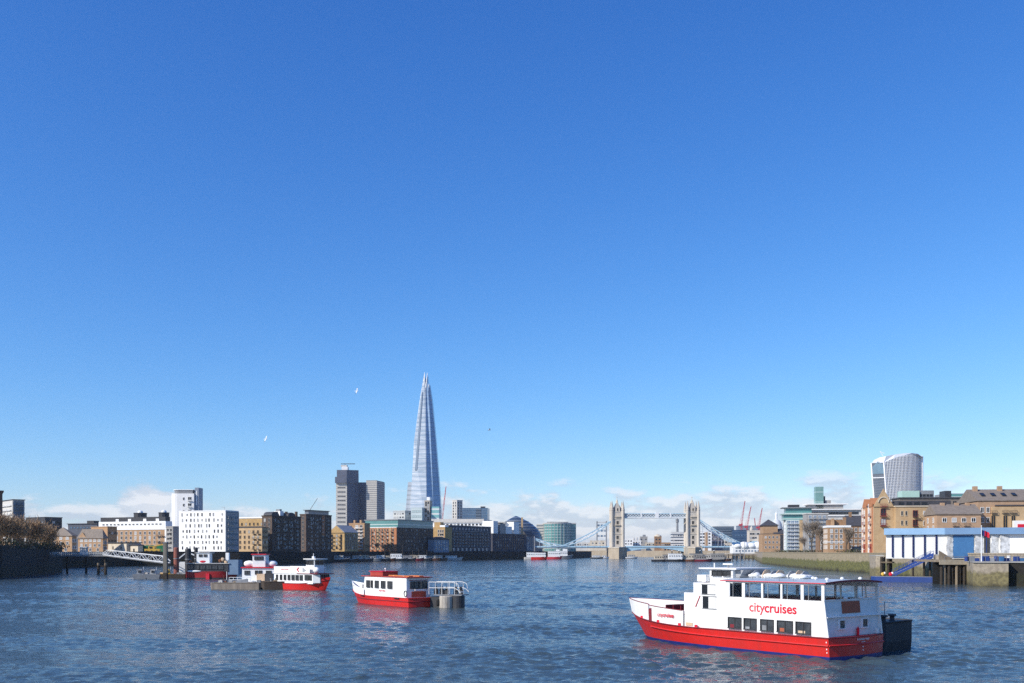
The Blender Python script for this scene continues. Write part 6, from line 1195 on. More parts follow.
# curved top heavy tower
def curved_tower():
    D = 1500; t = empty('curved_tower', (X(896, D), D, GL), 0, label='top heavy curved glass skyscraper with white vertical fins and a dark flank', cat='skyscraper')
    fx = lambda px, y=0: X(px, D + y) - X(896, D); fz = lambda py, y=0: Z(py, D + y) - GL
    K = 16
    def pxl(k, which):
        f = k / K
        return {'L': 879.0 - 7.6 * f ** .9, 'E': 890.6 - 6.6 * f ** 1.0, 'R': 917.0 + 5.2 * math.sin(min(1, f * 1.15) * math.pi / 2)}[which]
    top = {'L': 463, 'E': 462.5, 'R': 456}
    def P(k, which, y): f = k / K; return Vector((fx(pxl(k, which), y), y, fz(top[which], y) * f))
    o = MB()
    N_c = 14
    def front(k, j):
        f = j / N_c; a = P(k, 'E', -6); b_ = P(k, 'R', 14); q = a.lerp(b_, f); bul = 4 * f * (1 - f); q.y -= 6 * bul; q.z += bul * 5.5 * (k / K) ** 2; return q
    g = [[front(k, j) for j in range(N_c + 1)] for k in range(K + 1)]
    for k in range(K):
        for j in range(N_c): o.add([g[k][j], g[k][j + 1], g[k + 1][j + 1], g[k + 1][j]], [(0, 1, 2, 3)], M('curved_tower_glass', (.17, .20, .25), (.12, .15, .20), .05, .3, .6, band=(4.1, .25, (.46, .48, .51))))
        for a_, b2 in ((P(k, 'R', 14), P(k, 'R', 60)),): o.add([a_, b2, P(k + 1, 'R', 60), P(k + 1, 'R', 14)], [(0, 1, 2, 3)], gst)
        o.add([P(k, 'L', 46), P(k, 'R', 60), P(k + 1, 'R', 60), P(k + 1, 'L', 46)], [(0, 1, 2, 3)], gst)
    o.build('front_glazing', t)
    o = MB()
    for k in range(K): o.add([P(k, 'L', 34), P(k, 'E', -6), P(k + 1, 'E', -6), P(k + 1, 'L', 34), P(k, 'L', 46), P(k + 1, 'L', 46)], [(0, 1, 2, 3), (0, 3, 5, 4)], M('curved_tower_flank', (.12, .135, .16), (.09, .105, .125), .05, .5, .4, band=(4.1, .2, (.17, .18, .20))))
    o.build('flank', t)
    o = MB()
    for j in range(0, 2 * N_c + 1):
        for k in range(K):
            q = lambda k_: (g[k_][j // 2] if j % 2 == 0 else (g[k_][j // 2] + g[k_][j // 2 + 1]) / 2) + Vector((0, -.5, 0))
            o.tube(q(k), q(k + 1), .45, wp, n=4)
    fin = o.build('fins', t)
    o = MB()
    for which, y in (('L', 34), ('E', -6.4), ('R', 13)):
        for k in range(K): o.tube(P(k, which, y), P(k + 1, which, y), 1.5, wp, n=5)
    o.build('edge_frames', t)
    # rounded roof crown: sweeps from the flank over to the far corner
    o = MB(); n = 14
    prof = [(871.5, 463.2), (874, 460), (879, 457.6), (886, 456.2), (895, 454.4), (904, 453.2), (912, 453), (918, 453.8), (922.2, 457)]
    ed = lambda k, w: P(k, w, 4).x
    yd = lambda a: 34 - 40 * min(1, max(0, (a - 871.5) / 12.5)) + (8 * min(1, max(0, (a - 884) / 30)))
    tp = [Vector((fx(a, yd(a)), yd(a), fz(b_, yd(a)))) for a, b_ in prof]; lo = []
    for v in tp:
        f = (v.x - ed(K, 'E')) / (ed(K, 'R') - ed(K, 'E'))
        if f < 0: w = P(K, 'L', 34).lerp(P(K, 'E', -6), max(0, min(1, (v.x - ed(K, 'L')) / (ed(K, 'E') - ed(K, 'L')))))
        else: w = front(K, int(round(min(1, f) * N_c)))
        lo.append(w)
    for i in range(len(tp) - 1):
        bk = [Vector((fx(prof[j][0], tp[j].y + 24) + 5, tp[j].y + 24, tp[j].z - 1)) for j in (i, i + 1)]
        o.add([lo[i], lo[i + 1], tp[i + 1], tp[i], bk[0], bk[1]], [(0, 1, 2, 3), (3, 2, 5, 4)], M('white_crown_cladding', (.72, .74, .76), (.66, .68, .71), .05, .5))
    o.build('crown', t)
    o = MB(); m_ = P(K, 'L', 34).lerp(P(K, 'E', -6), .5); o.add([P(14, 'L', 33.4), P(14, 'E', -6.6), P(15.6, 'E', -6.6), m_ + Vector((0, -.6, 2)), P(15.2, 'L', 33.4)], [(0, 1, 2, 3, 4)], M('sky_garden_glass', (.16, .26, .32), (.12, .2, .26), .05, .25, .6)); o.build('arched_window', t)
    o = MB(); o.path([P(13.3, 'L', 33), P(13.3, 'E', -7)], .9, wp, 5); o.build('band', t)
    o = MB(); o.tube((fx(883, 10), 10, fz(456, 10)), (fx(880, 10), 10, fz(451.5, 10)), .5, wp, n=4); o.tube((fx(880, 10), 10, fz(451.5, 10)), (fx(884.5, 10), 10, fz(453.4, 10)), .5, wp, n=4); o.build('roof_crane', t)
curved_tower()

# ------------------------------------------------------------------ boatyard on the right
def boatyard():
    th = R(-2); D = 236
    t = empty('boatyard_shed', (X(886, 262), 262, 5.9), 0, label='long white boatyard shed with a deep pale blue fascia and blue frames', cat='building')
    x0 = 0; xe = X(1060, 240) - X(887, 262); xa = X(957, 250) - X(887, 262)
    # west wing set back slightly, east wing faces more to the river
    fl = lambda x: -12 * (x / xe)                            # front line comes nearer to the right
    o = MB(); o.prism([(0, 0), (xe, fl(xe)), (xe, fl(xe) + 16), (7.5, 16)], .0, 6.3, whi); o.build('wall', t)
    o = MB(); o.prism([(-.8, -.7), (xa, fl(xa) - .7), (xa, fl(xa) + 16), (7, 16)], 6.301, 8.0, sky_b); o.build('fascia', t)
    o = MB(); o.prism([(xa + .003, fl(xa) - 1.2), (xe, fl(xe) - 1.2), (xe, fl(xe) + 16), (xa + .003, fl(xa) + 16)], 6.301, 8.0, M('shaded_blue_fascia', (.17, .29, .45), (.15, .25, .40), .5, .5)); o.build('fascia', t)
    for i, px in enumerate((894.5, 906.6, 919, 932.5, 946)):
        x = (px - 887) / 173 * xe; o = MB(); o.box(x - .15, x + .15, fl(x) - .35, fl(x) - .003, .4, 6.29, M('navy_frame', (.012, .02, .11), (.01, .016, .08), .8, .6)); o.build('blue_frame', t)
    for px0, px1, m_ in ((966, 989, mid_b), (1001, 1007, stl)):
        xa_, xb_ = (px0 - 887) / 173 * xe, (px1 - 887) / 173 * xe; o = MB(); o.prism([(xa_, fl(xa_) - .25), (xb_, fl(xb_) - .25), (xb_, fl(xb_) - .004), (xa_, fl(xa_) - .004)], .3, 6.1, m_); d = o.build('door', t)
        o = MB(); o.prism([((xa_ * 2 + xb_) / 3, fl(xa_) - .5), ((xa_ * 2 + xb_) / 3 + .12, fl(xa_) - .5), ((xa_ * 2 + xb_) / 3 + .12, fl(xa_) - .251), ((xa_ * 2 + xb_) / 3, fl(xa_) - .251)], .3, 6.0, blu); o.build('door_post', d)
    mot = M('mottled_white_boarding', (.82, .82, .80), (.34, .34, .33), 1.1, .8); rb = random.Random(12)
    for px0, px1 in ((957.5, 965.5), (989.6, 1000.4), (1007.6, 1017), (1018, 1030)):   # mottled boarding with ragged edges between the doors
        xa_, xb_ = (px0 - 887) / 173 * xe, (px1 - 887) / 173 * xe; lft = [(xa_ + rb.uniform(-.18, .18), .35 + 5.7 * i / 9) for i in range(10)]; rgt = [(xb_ + rb.uniform(-.18, .18), .35 + 5.7 * i / 9) for i in range(10)]
        o = MB(); o.xz(lft + rgt[::-1], fl((xa_ + xb_) / 2) - .42, fl((xa_ + xb_) / 2) - .1, mot); o.build('mottled_boarding', t)
    return t
boatyard()
def quay(pts, z1, label, mat=quay_wall):
    c = Vector((sum(p[0] for p in pts) / len(pts), sum(p[1] for p in pts) / len(pts))); o = MB(); o.prism([(p[0] - c.x, p[1] - c.y) for p in pts], -2.5, z1 - .3, mat); t = o.build('quay_wall', None, (c.x, c.y, 0)); tag(t, label, 'quay')
    o = MB(); o.prism([((p[0] - c.x) * 1.02, (p[1] - c.y) * 1.02) for p in pts], z1 - .3, z1, gry); o.build('coping', t); return t
quay([(X(973, 222), 222), (X(1008.5, 219), 219), (X(1010, 240), 250), (X(975, 240), 250)], Z(561.5, 220), 'big stained concrete quay block under the flagpole')
quay([(X(1009, 219.8) + .05, 221.5), (X(1080, 214), 216), (X(1080, 240), 250), (X(1011, 240), 250)], Z(561.5, 220), 'quay front at the right edge, near black for a shaded opening', dark_wall)  # near-black face carries the shade of an opening in its colour
quay([(X(873, 274), 272), (X(881, 272), 270), (X(881.5, 278), 279), (X(873.5, 278), 281)], Z(555, 272), 'narrow tall concrete pier head left of the blue gangway')
quay([(X(934.5, 244), 243), (X(940.5, 243), 242), (X(941, 250), 250), (X(935, 250), 251)], Z(554.5, 243), 'square concrete pier head right of the blue gangway')
t = empty('timber_jetty', (X(957, 232), 232, 0), 0, label='timber jetty on weathered piles between the pier head and the quay block', cat='jetty')
L = X(974, 232) - X(957, 232); o = MB(); o.box(-L, L, 0, 14, 5.3, 5.8, wod2); o.build('deck', t); o = MB(); o.box(-L - .2, L, -.35, -.003, 4.7, 5.85, M('grey_fender_beam', (.40, .34, .25), (.30, .25, .18), 1, .9)); o.build('beam', t)
for i in range(9):
    o = MB(); x = -L + .4 + i * (2 * L - .8) / 8; o.tube((x, .2 + .4 * (i % 2), -2), (x, .2 + .4 * (i % 2), 4.7 if i % 3 else 4.2), .33, (wod, wod2, wod)[i % 3], n=8); o.build('pile', t)
o = MB(); o.box(-L, L, 4, 4.2, -1, 5.2, blk); o.build('back_sheet', t); o = MB(); o.xz([(-L, 5.8), (-L + 3.6, 5.8), (-L, 8.0)], .4, .7, wod2); o.build('wing_board', t)  # back sheet is plain black, closing the space behind the piles
t = empty('timber_piles', (X(887, 270), 270, 0), 0, label='cluster of dark fender piles beside the narrow pier head', cat='piles')
for i in range(4): o = MB(); o.tube((-1.5 + i * .95, (i % 2) * .8, -2), (-1.5 + i * .95, (i % 2) * .8, 6.3), .4, wod, n=8); o.build('pile', t)
o = MB(); o.box(-1.9, 1.8, -.6, -.42, 4.6, 5.0, wod2); o.build('waling', t)
for i, px in enumerate((924, 930, 913)): 
    o = MB(); o.tube((0, 0, -2), (0, 0, 5.4), .3, wod, n=8); w = tag(o.build('timber_pile', None, (X(px, 262), 262, 0)), ('lone dark pile under the upper half of the blue gangway', 'lone dark pile nearest the upper end of the blue gangway', 'lone dark pile under the middle of the blue gangway')[i], 'pile'); o = MB(); o.lathe((0, 0, 5.4), [(.34, 0), (.3, .15)], gst, 8); o.build('cap', w)
t = empty('floating_pontoon', (X(908, 252), 252, 0), 0, label='bright blue floating pontoon at the foot of the blue gangway', cat='pontoon'); L = X(935, 252) - X(908, 252)
o = MB(); o.prism([(-L - .6, 2), (L, -5.5), (L, -2), (-L - .6, 5.5)], -.6, 1.3, blu); o.build('float', t); o = MB(); o.prism([(-L - .5, 2.3), (L, -5.2), (L, -2.3), (-L - .5, 5.2)], 1.301, 1.4, gst); o.build('deck', t)
t = empty('gangway', (X(893, 258), 257, 0), 0, label='blue stepped gangway climbing from the blue pontoon to the pier head', cat='gangway'); A = Vector((0, 0, 1.6)); B_ = at(933.5, 556.5, 246) - Vector((X(893, 258), 257, 0)); o = MB()
for dy in (0, 1.6):
    o.add([A + Vector((0, dy, -.3)), B_ + Vector((0, dy, -.3)), B_ + Vector((0, dy, .9)), A + Vector((0, dy, .5)), A + Vector((0, dy + .1, -.3)), B_ + Vector((0, dy + .1, -.3)), B_ + Vector((0, dy + .1, .9)), A + Vector((0, dy + .1, .5))], [(0, 1, 2, 3), (7, 6, 5, 4), (0, 1, 5, 4), (1, 2, 6, 5), (2, 3, 7, 6), (3, 0, 4, 7)], blu)
    for i in range(11): p = A.lerp(B_, i / 10) + Vector((0, dy, .4)); o.tube(p, p + Vector((0, 0, 1.0)), .05, blu, n=4)
    o.tube(A + Vector((0, dy, 1.4)), B_ + Vector((0, dy, 1.4)), .05, blu, n=4)
o.build('stringer', t); o = MB()
for i in range(16): p = A.lerp(B_, (i + .5) / 16); o.box(p.x - .35, p.x + .35, p.y + .1, p.y + 1.5, p.z + .1, p.z + .16, lgr)
o.build('treads', t)
for i, (px, c, lb) in enumerate(((884.5, yep, 'yellow life buoy housing on the blue pontoon'), (891, letr, 'red and white fender heap on the blue pontoon'))):
    o = MB(); o.blob((0, 0, .5), .55, .45, .5, c, .12, 10, 6); w = tag(o.build('pontoon_gear', None, (X(px, 255), 254.4 + (0.8 if i else 1.6), 1.4)), lb, 'buoy'); o = MB(); o.blob((.35, -.2, .75), .3, .3, .35, wp, .1, 8, 5); o.build('white_float', w)
t = empty('flagpole', (X(982.5, 221), 221.5, Z(561.5, 220)), 0, label='white flagpole with a small red flag on the concrete quay block', cat='flagpole')
o = MB(); h = Z(526, 221) - Z(561.5, 220); o.tube((0, 0, 0), (0, 0, h), .13, wp, .06, 8); o.build('pole', t); o = MB(); o.blob((0, 0, h), .14, .14, .14, wp); o.build('finial', t)
o = MB(); N2 = 8; fl = [(Vector((.06 + 1.7 * i / N2, .12 * math.sin(i * 1.3), h - .9 - .22 * i / N2 - .05 * i * i / N2)), Vector((.06 + 1.7 * i / N2, .12 * math.sin(i * 1.3) + .05, h - 2.1 - .22 * i / N2 - .05 * i * i / N2))) for i in range(N2 + 1)]
for i in range(N2): o.add([fl[i][0], fl[i + 1][0], fl[i + 1][1], fl[i][1]], [(0, 1, 2, 3)], letr if i > 2 else nav)
o.build('flag', t)
t = empty('quay_clutter', (X(1000, 226), 226, Z(561.5, 220)), 0, label='blue drums and crates piled along the quay edge before the shed', cat='drums')
random.seed(4)
for i in range(12):
    o = MB(); x = -7.5 + i * 1.15
    if i % 3 == 0: o.lathe((x, random.uniform(0, 2), 0), [(.4, 0), (.4, 1.2), (.36, 1.25)], random.choice((blu, wp, blu)), 10)
    else: o.box(x - .5, x + .5, 0, 1, 0, random.uniform(.6, 1.3), random.choice((blu, blu, mid_b, gst, tarp)))
    o.build('drum' if i % 3 == 0 else 'crate', t)
o = MB(); o.path([(-14, -3.5, .0), (-14, -3.5, 1.1), (9, -3.5, 1.1), (9, -3.5, 0)], .05, gst); 
for i in range(9): o.tube((-12 + i * 2.4, -3.5, 0), (-12 + i * 2.4, -3.5, 1.1), .04, gst, n=4)
tag(o.build('quay_railing', None, (X(1000, 226), 226.5, Z(561.5, 220))), 'thin grey railing along the edge of the concrete quay', 'railing')

# ------------------------------------------------------------------ trees
def bare_tree(loc, h, label, group=None, spread=.42, seed=1, leafy=0.0, cl=twig, n_tw=1500, fz_=.045, tw=.0042, stem_=.27):
    rnd = random.Random(seed); t = empty('bare_tree', loc, 0, label=label, cat='tree', group=group)
    tr = MB(); cr = MB(); tips = []
    def grow(p, d, L, r, lev):
        q = p + d * L; tr.tube(p, q, r, bark, r * .68, 6 if lev < 2 else 4)
        if lev >= 4: tips.append((q, d)); return
        for _ in range(3 if lev < 3 else 2):
            nd = (d + Vector((rnd.uniform(-1, 1), rnd.uniform(-1, 1), rnd.uniform(-.25, .65))) * (spread + .12 * lev)).normalized()
            if lev: tips.append((q, nd))
            grow(q, nd, L * rnd.uniform(.62, .86), r * .62, lev + 1)
    grow(Vector((0, 0, -.2)), Vector((rnd.uniform(-.06, .06), rnd.uniform(-.06, .06), 1)), h * stem_, h * .022, 0)
    for _ in range(n_tw):
        q, d = rnd.choice(tips); s = Vector((rnd.gauss(0, h * fz_), rnd.gauss(0, h * fz_), rnd.gauss(0, h * fz_ * .8))); a = q + s
        e = a + (d + Vector((rnd.uniform(-1, 1), rnd.uniform(-1, 1), rnd.uniform(-.4, .9)))).normalized() * h * rnd.uniform(.05, .11)
        w = Vector((rnd.uniform(-1, 1), rnd.uniform(-1, 1), 0)).normalized() * h * tw
        cr.add([a - w, a + w, e], [(0, 1, 2)], cl if rnd.random() > leafy else evg)
    tr.build('trunk', t); cr.build('crown', t); return t
gl_ = 'bare trees above the dark river wall'
for i, (px, D, h, sd, lb) in enumerate(((-6, 300, 12.0, 1, 'bare brown tree cut by the left edge of the picture'), (8, 308, 10.8, 2, 'dense bare brown tree below the grey tower block'), (20, 318, 12.0, 3, 'bare brown tree with the tallest rounded twiggy crown'), (31, 330, 11.0, 4, 'bare brown tree in front of the long flat roofed block'), (41, 345, 10.2, 5, 'bare brown tree sloping down towards the pyramid roofed house'), (50, 362, 8.8, 6, 'smallest bare brown tree touching the pyramid roofed house'))):
    bare_tree((X(px, D + 8), D + 8, 8.3 if D < 340 else 7.6), h * 1.36, lb, gl_, .62, sd, .0, twig, 5200, .085, .0062, .19)
for i, px in enumerate((-4, 6, 15, 25, 36, 48)):
    t = empty('shrub', (X(px, 296 + i * 11), 297 + i * 11.5, 8.4), 0, label=('dark shrub at the left edge below the bare trees', 'dark shrub below the grey tower block', 'dark rounded shrub second left of the railed walkway wall', 'tall dark shrub in the middle of the wall top', 'dark shrub behind the start of the railed walkway', 'low dark shrub beside the pyramid roofed house')[i], cat='shrub', group='dark shrubs on the wall top')
    o = MB(); rnd = random.Random(i)
    for _ in range(520):
        c = Vector((rnd.gauss(0, 2.2), rnd.gauss(0, .9), abs(rnd.gauss(0, 1.3)) + .2)); d = Vector((rnd.uniform(-1, 1), rnd.uniform(-1, 1), rnd.uniform(-1, 1))).normalized() * .35; e = d.orthogonal().normalized() * .25
        o.add([c - d, c + e, c + d, c - e], [(0, 1, 2, 3)], rnd.choice((evg, twig, M('russet_leaves', (.16, .10, .05), (.11, .07, .035), .6, .95))))
    o.build('foliage', t); o = MB(); o.tube((0, 0, -1.2), (0, 0, 1.4), .12, bark, .05); o.build('stem', t)
gr_ = M('grey_twigs', (.26, .21, .16), (.19, .155, .12), .5, .95)
for px, D, h, sd, lb in ((812, 455, 17, 21, 'taller left one of two bare grey trees before the grey flats'), (822, 450, 15, 22, 'right hand slimmer bare grey tree before the grey flats'), (846, 395, 11.5, 23, 'bare grey tree with a rounded crown before the brown terrace'), (805, 520, 10, 24, 'small bare tree at the foot of the glass flats')):
    bare_tree((X(px, D), D, 7), h, lb, 'bare trees on the north bank', .4, sd, 0, gr_, 1900)
# low scrub along the green wall top
for i, px in enumerate(range(780, 868, 8)):
    D = 590 - (px - 780) * 2.55; o = MB(); rnd = random.Random(100 + i)
    for _ in range(160):
        c = Vector((rnd.gauss(0, 1.7), rnd.gauss(0, .5), abs(rnd.gauss(0, .7)))); d = Vector((rnd.uniform(-1, 1), rnd.uniform(-1, 1), rnd.uniform(-1, 1))).normalized() * .35; e = d.orthogonal().normalized() * .22
        o.add([c - d, c + e, c + d, c - e], [(0, 1, 2, 3)], rnd.choice((gr_, evg, M('olive_leaves', (.11, .10, .04), (.08, .075, .03), .5, .95))))
    tag(o.build('wall_shrub', None, (X(px, D), D + 3, 7.2)), 'low scrubby bush growing along the top of the weedy green wall', 'shrub', 'scrub along the green wall top')

# ------------------------------------------------------------------ small moored boats
def small_boat(px, D, L, label, hullm, cabm, heading=0.0, mast=0.0, cabin=.5, ch=1.6, hh=1.3, group=None, roofm=None, name='moored_boat', wheel=None):
    t = empty(name, (X(px, D), D, 0), heading, label=label, cat='boat', group=group); B = max(2.6, L * .28)
    H = Hull(L, B, hh, hh * 1.45, L * .5, rake=L * .08, p=2.0); hl = H.body(hullm, blk, .15).build('hull', t); hl.location.x = -L / 2
    o = MB(); o.rail = None
    H.rail(0, L * .98, lambda x: H.h(x), .07, wp if hullm is not wp else nav, n=12).build('gunwale', hl)
    x0, x1 = -L * .36, -L * .36 + L * cabin; w = B * .38; o = MB(); o.prism([(x0, -w), (x1, -w * .9), (x1, w * .9), (x0, w)], hh - .05, hh + ch, cabm); cb = o.build('cabin', t)
    n = max(2, int((x1 - x0) / 1.6))
    for i in range(n): inst('window', win_mesh(.8, .6, cabm, gla, f=.05, bars=0), cb, (x0 + (x1 - x0) * (i + .5) / n, -w - .012, hh + ch * .62), 0)
    o = MB(); o.prism([(x0 - .2, -w - .15), (x1 + .3, -w - .1), (x1 + .3, w + .1), (x0 - .2, w + .15)], hh + ch, hh + ch + .15, roofm or cabm); o.build('roof', cb)
    if wheel: o = MB(); o.box(x1 - wheel * .9, x1 - .2, -w * .7, w * .7, hh + ch + .151, hh + ch + 1.9, wp); o.build('wheelhouse', t)
    if mast: o = MB(); o.tube((x1 + .3, 0, hh), (x1 + .3, 0, hh + mast), .09, wod2, .05); o.tube((x1 + .3, 0, hh + mast * .3), (x0, 0, hh + mast * .4), .07, wod2, .05); o.build('mast', t)
    return t
lb_ = 'boats moored along the south bank'
SBOATS = [(337, 655, 15, 'white and grey cruiser with a dark hull, just right of the white river cruiser', stl, lgr, 0, 0, .6, 1.8), (350, 690, 11, 'dark open boat moored below the gabled warehouse', drk, tarp, 0, 3, .35, 1.3), (358, 700, 9, 'pale tarpaulined boat moored below the tan balcony block', stl, lgr, 0, 0, .6, 1.6),
 (366, 712, 10, 'cream cabined boat moored below the tan balcony block', drk, cre, 0, 4, .5, 1.8), (374, 716, 10, 'low grey boat moored below the left end of the orange block', gst, tarp, 0, 0, .5, 1.3), (382, 726, 11, 'white topped boat with a dark hull below the orange brick block', stl, wp, 0, 6, .5, 1.6),
 (389, 728, 9, 'small brown boat below the right end of the orange brick block', rus, cre, 0, 5, .4, 1.4), (398, 735, 13, 'white tall masted tug at the corner of the orange brick block', stl, wp, 0, 9, .55, 2.4), (408, 748, 11, 'black barge with a canvas cabin below the green topped side', drk, tarp, 0, 5, .6, 1.5),
 (416, 752, 11, 'red sided boat among the moorings below the green topped block', dre, cre, 0, 6, .5, 1.6), (424, 760, 11, 'white cabin boat with a black hull, third left of the open white launch', stl, wp, 0, 5, .5, 1.6), (432, 768, 12, 'brown barge with a pale hatch below the blue rendered house', rus, lgr, 0, 0, .6, 1.2),
 (440, 776, 11, 'small dark cabin boat left of the open white launch', drk, lgr, 0, 6, .5, 1.5), (453, 770, 14, 'open white launch with a canopy frame, at the right end of the moorings', lgr, wp, 0, 0, .55, 1.2)]
def bank_dist(px):
    k = (px - 512) / F; best = 900
    for p, q in zip(SB[6:], SB[7:]):
        f0, f1 = p[0] - k * p[1], q[0] - k * q[1]
        if f0 * f1 <= 0 and f0 != f1: best = min(best, p[1] + (q[1] - p[1]) * f0 / (f0 - f1))
    return best
for a in SBOATS: small_boat(a[0], bank_dist(a[0]) - 14, a[2] * 1.22, a[3], a[4], a[5], a[6], a[7] * 1.3, a[8], a[9] * 1.5, 2.0, group=lb_)
for i, (px, D, h, lb) in enumerate(((368, 705, 7, 'small bare tree before the tan balcony block'), (377, 715, 8, 'bare riverside tree left of centre before the orange brick block'), (384, 722, 7, 'bare riverside tree before the middle of the orange brick block'), (391, 728, 8, 'bare riverside tree at the right end of the orange brick block'))):
    D = bank_dist(px) + 5; bare_tree((X(px, D), D, 7), h, lb, 'small trees below the orange brick block', .5, 40 + i, 0, twig, 1400, .06, .008)
t = small_boat(539.5, 880, 14.5, 'red hulled passenger boat with white top, in front of the left bridge chain', red, wp, 0, 0, .74, 4.0, 2.6, name='passenger_boat', roofm=dre)
small_boat(532, 905, 14, 'white passenger launch tucked behind the red hulled passenger boat', lgr, wp, 0, 0, .7, 4.4, 2.2, name='passenger_boat')
small_boat(554, 930, 16, 'white and red pleasure boat with a tall upper deck, right of the red hull', letp, wp, 0, 9, .7, 5.2, 2.4, wheel=4, name='passenger_boat')
small_boat(562, 960, 22, 'long grey and white ship moored under the left bridge chain', gst, wp, 0, 12, .6, 5.0, 3, wheel=5, name='passenger_boat')
small_boat(597, 1040, 14, 'white boat close left of the left bridge pier', stl, wp, 0, 0, .6, 1.8, name='passenger_boat'); small_boat(605, 1046, 9, 'tiny white launch touching the left bridge pier', wp, wp, 0, 0, .5, 1.6, name='passenger_boat')
small_boat(632, 1060, 13, 'white and green boat close right of the left bridge pier', wp, lgr, 0, 3, .6, 2.4, name='passenger_boat')
for i, (px, D) in enumerate(((503.5, 935), (523.5, 960), (558.5, 975))):
    t = empty('mooring_buoy', (X(px, D), D, 0), 0, label=('largest yellow mooring buoy, below the zigzag balcony block', 'yellow mooring buoy just left of the red passenger boat', 'yellow mooring buoy just right of the red passenger boat')[i], cat='buoy', group='yellow mooring buoys')
    o = MB(); o.tube((-3 + i * .8, 0, .5), (3 - i * .8, 0, .5), 1.0, M('buoy_yellow', (.72, .52, .26), (.62, .44, .22), .8, .6), n=12); o.build('float', t); o = MB(); o.box(-.3, .3, -.3, .3, 1.5, 2.2, stl); o.build('mooring_eye', t)
hb_ = 'houseboats at the north moorings'
HB = [(661, 735, 11, 'dark barge with a cream cabin, leftmost of the houseboats', stl, cre, 4), (668, 742, 9, 'black barge with piles of gear, second of the houseboats', drk, gry, 7), (675, 733, 11, 'houseboat with a bright white roof', stl, wp, 0), (682, 745, 12, 'black houseboat with a tall mast before the right bridge tower', drk, tarp, 10), (689, 735, 10, 'houseboat with a tan wheelhouse before the right bridge tower', rus, cre, 5), (696, 744, 11, 'dark green houseboat under the right bridge tower', evg, gry, 8), (703, 736, 11, 'red sided houseboat right of the bridge tower', dre, gry, 5), (710, 745, 12, 'dark houseboat with a white dome cover', drk, lgr, 7), (717, 738, 11, 'grey barge at the right end of the houseboats', stl, gry, 4), (724, 760, 10, 'brown barge against the timber pier', rus, gry, 4)]
for i, a in enumerate(HB): small_boat(a[0], a[1], a[2] * 1.25, a[3], a[4], a[5], 0, a[6] + (3 if a[6] else 0), .5 + .12 * (i % 3), 2.4 + .9 * (i % 3), 1.7, group=hb_, name='houseboat')
t = empty('timber_pier', (X(742, 800), 800, 0), 0, label='long dark timber pier on piles between the houseboats and the green wall', cat='pier'); L = X(765, 800) - X(742, 800)
o = MB(); o.box(-L * 1.5, L, 0, 3, 4.2, 5.0, wod2); o.build('deck', t)
for i in range(14): o = MB(); x = -L * 1.5 + .4 + i * L * 2.5 / 14; o.tube((x, .5, -1), (x, .5, 4.2 + (i % 3) * .6), .4, wod, n=6); o.build('pile', t)
o = MB()
for z in (5.5, 6.0): o.tube((-L * 1.5, 0, z), (L, 0, z), .07, wp, n=4)
o.build('railing', t)
for i, (px, lb) in enumerate(((672, 'tall dark mooring pile between the first two houseboats'), (679, 'tall dark mooring pile beside the white roofed houseboat'), (700, 'tall dark mooring pile right of the bridge tower'), (714, 'tall dark mooring pile near the right end of the houseboats'))):
    o = MB(); o.tube((0, 0, -2), (0, 0, 8), .45, wod, n=8); w = tag(o.build('mooring_pile', None, (X(px, 752), 752, 0)), lb, 'pile'); o = MB(); o.lathe((0, 0, 8), [(.5, 0), (.1, .6)], wp, 8); o.build('cap', w)

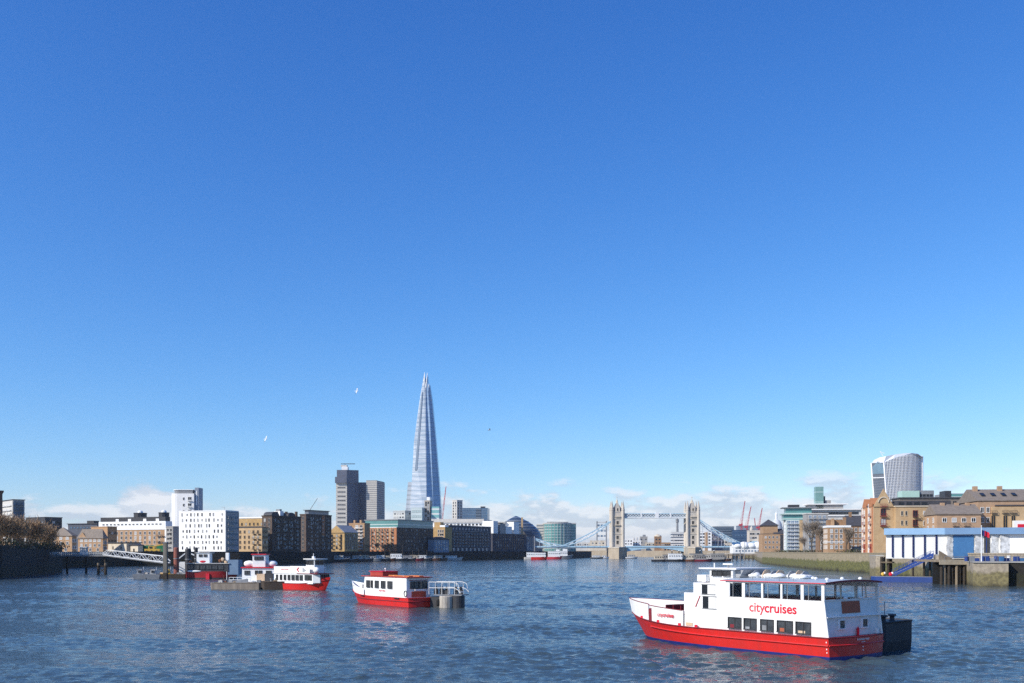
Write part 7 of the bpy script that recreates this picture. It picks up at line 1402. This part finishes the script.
# ------------------------------------------------------------------ gulls
def gull(px, py, D, span, head, bank, label, dark=False):
    t = empty('gull', at(px, py, D), head, label=label, cat='gull', group='gulls in flight'); t.rotation_euler = (bank, 0, head)
    o = MB(); pr = [(-.30, .02), (-.22, .05), (-.05, .085), (.08, .08), (.17, .05), (.22, .055), (.27, .04), (.32, .005)]; n = 8
    v = [Vector((x, r * math.cos(2 * math.pi * i / n), r * math.sin(2 * math.pi * i / n) * .9)) for x, r in pr for i in range(n)]
    o.add(v, [(k * n + i, k * n + (i + 1) % n, (k + 1) * n + (i + 1) % n, (k + 1) * n + i) for k in range(len(pr) - 1) for i in range(n)] + [tuple(range(n))[::-1], tuple(range((len(pr) - 1) * n, len(pr) * n))], gul)
    o.add([(-.28, -.04, 0), (-.46, -.1, .0), (-.46, .1, .0), (-.28, .04, 0), (-.28, 0, .02)], [(0, 1, 2, 3), (0, 1, 4), (1, 2, 4), (2, 3, 4)], gul)
    for sd in (-1, 1):
        st = [(0, .05, .10, -.10, 0), (.30, .10, .13, -.10, .12), (.62, .03, .06, -.08, .12), (span / 2, -.14, -.13, -.17, .02)]
        for (y0, m0, a0, b0, z0), (y1, m1, a1, b1, z1) in zip(st, st[1:]):
            o.add([(a0, sd * y0, z0), (b0, sd * y0, z0), (b1, sd * y1, z1), (a1, sd * y1, z1), (a0 - .02, sd * y0, z0 + .025), (b0 + .02, sd * y0, z0 + .015), (b1 + .02, sd * y1, z1 + .01), (a1 - .01, sd * y1, z1 + .015)], [(0, 1, 2, 3), (7, 6, 5, 4), (0, 3, 7, 4), (1, 5, 6, 2)], guw if y1 > span / 2 - .05 else gul)
    o.build('body', t); return t
gull(357, 391, 190, 1.5, R(-15), R(62), 'larger white gull with raised wing, highest in the sky')
gull(266, 439, 185, 1.4, R(-20), R(60), 'white gull low in the sky on the left')
gull(489.5, 430, 190, 1.35, R(8), R(-8), 'small dark gull gliding right of the glass spire')

# ------------------------------------------------------------------ air between the viewer and the far city
HAZE = 0.000045
o = MB(); o.box(-2450, 2450, -350, 2650, -4.5, 330, gry); hz_ = o.build('haze'); tag(hz_, kind='stuff')
hm = bpy.data.materials.new('haze_air'); hm.use_nodes = True; hn = hm.node_tree.nodes; hn.remove(hn['Principled BSDF'])
pv = hn.new('ShaderNodeVolumePrincipled'); pv.inputs['Color'].default_value = (0.86, 0.91, 1.0, 1); pv.inputs['Density'].default_value = HAZE; pv.inputs['Anisotropy'].default_value = 0.3
hm.node_tree.links.new(pv.outputs[0], hn['Material Output'].inputs['Volume']); hz_.data.materials.clear(); hz_.data.materials.append(hm)
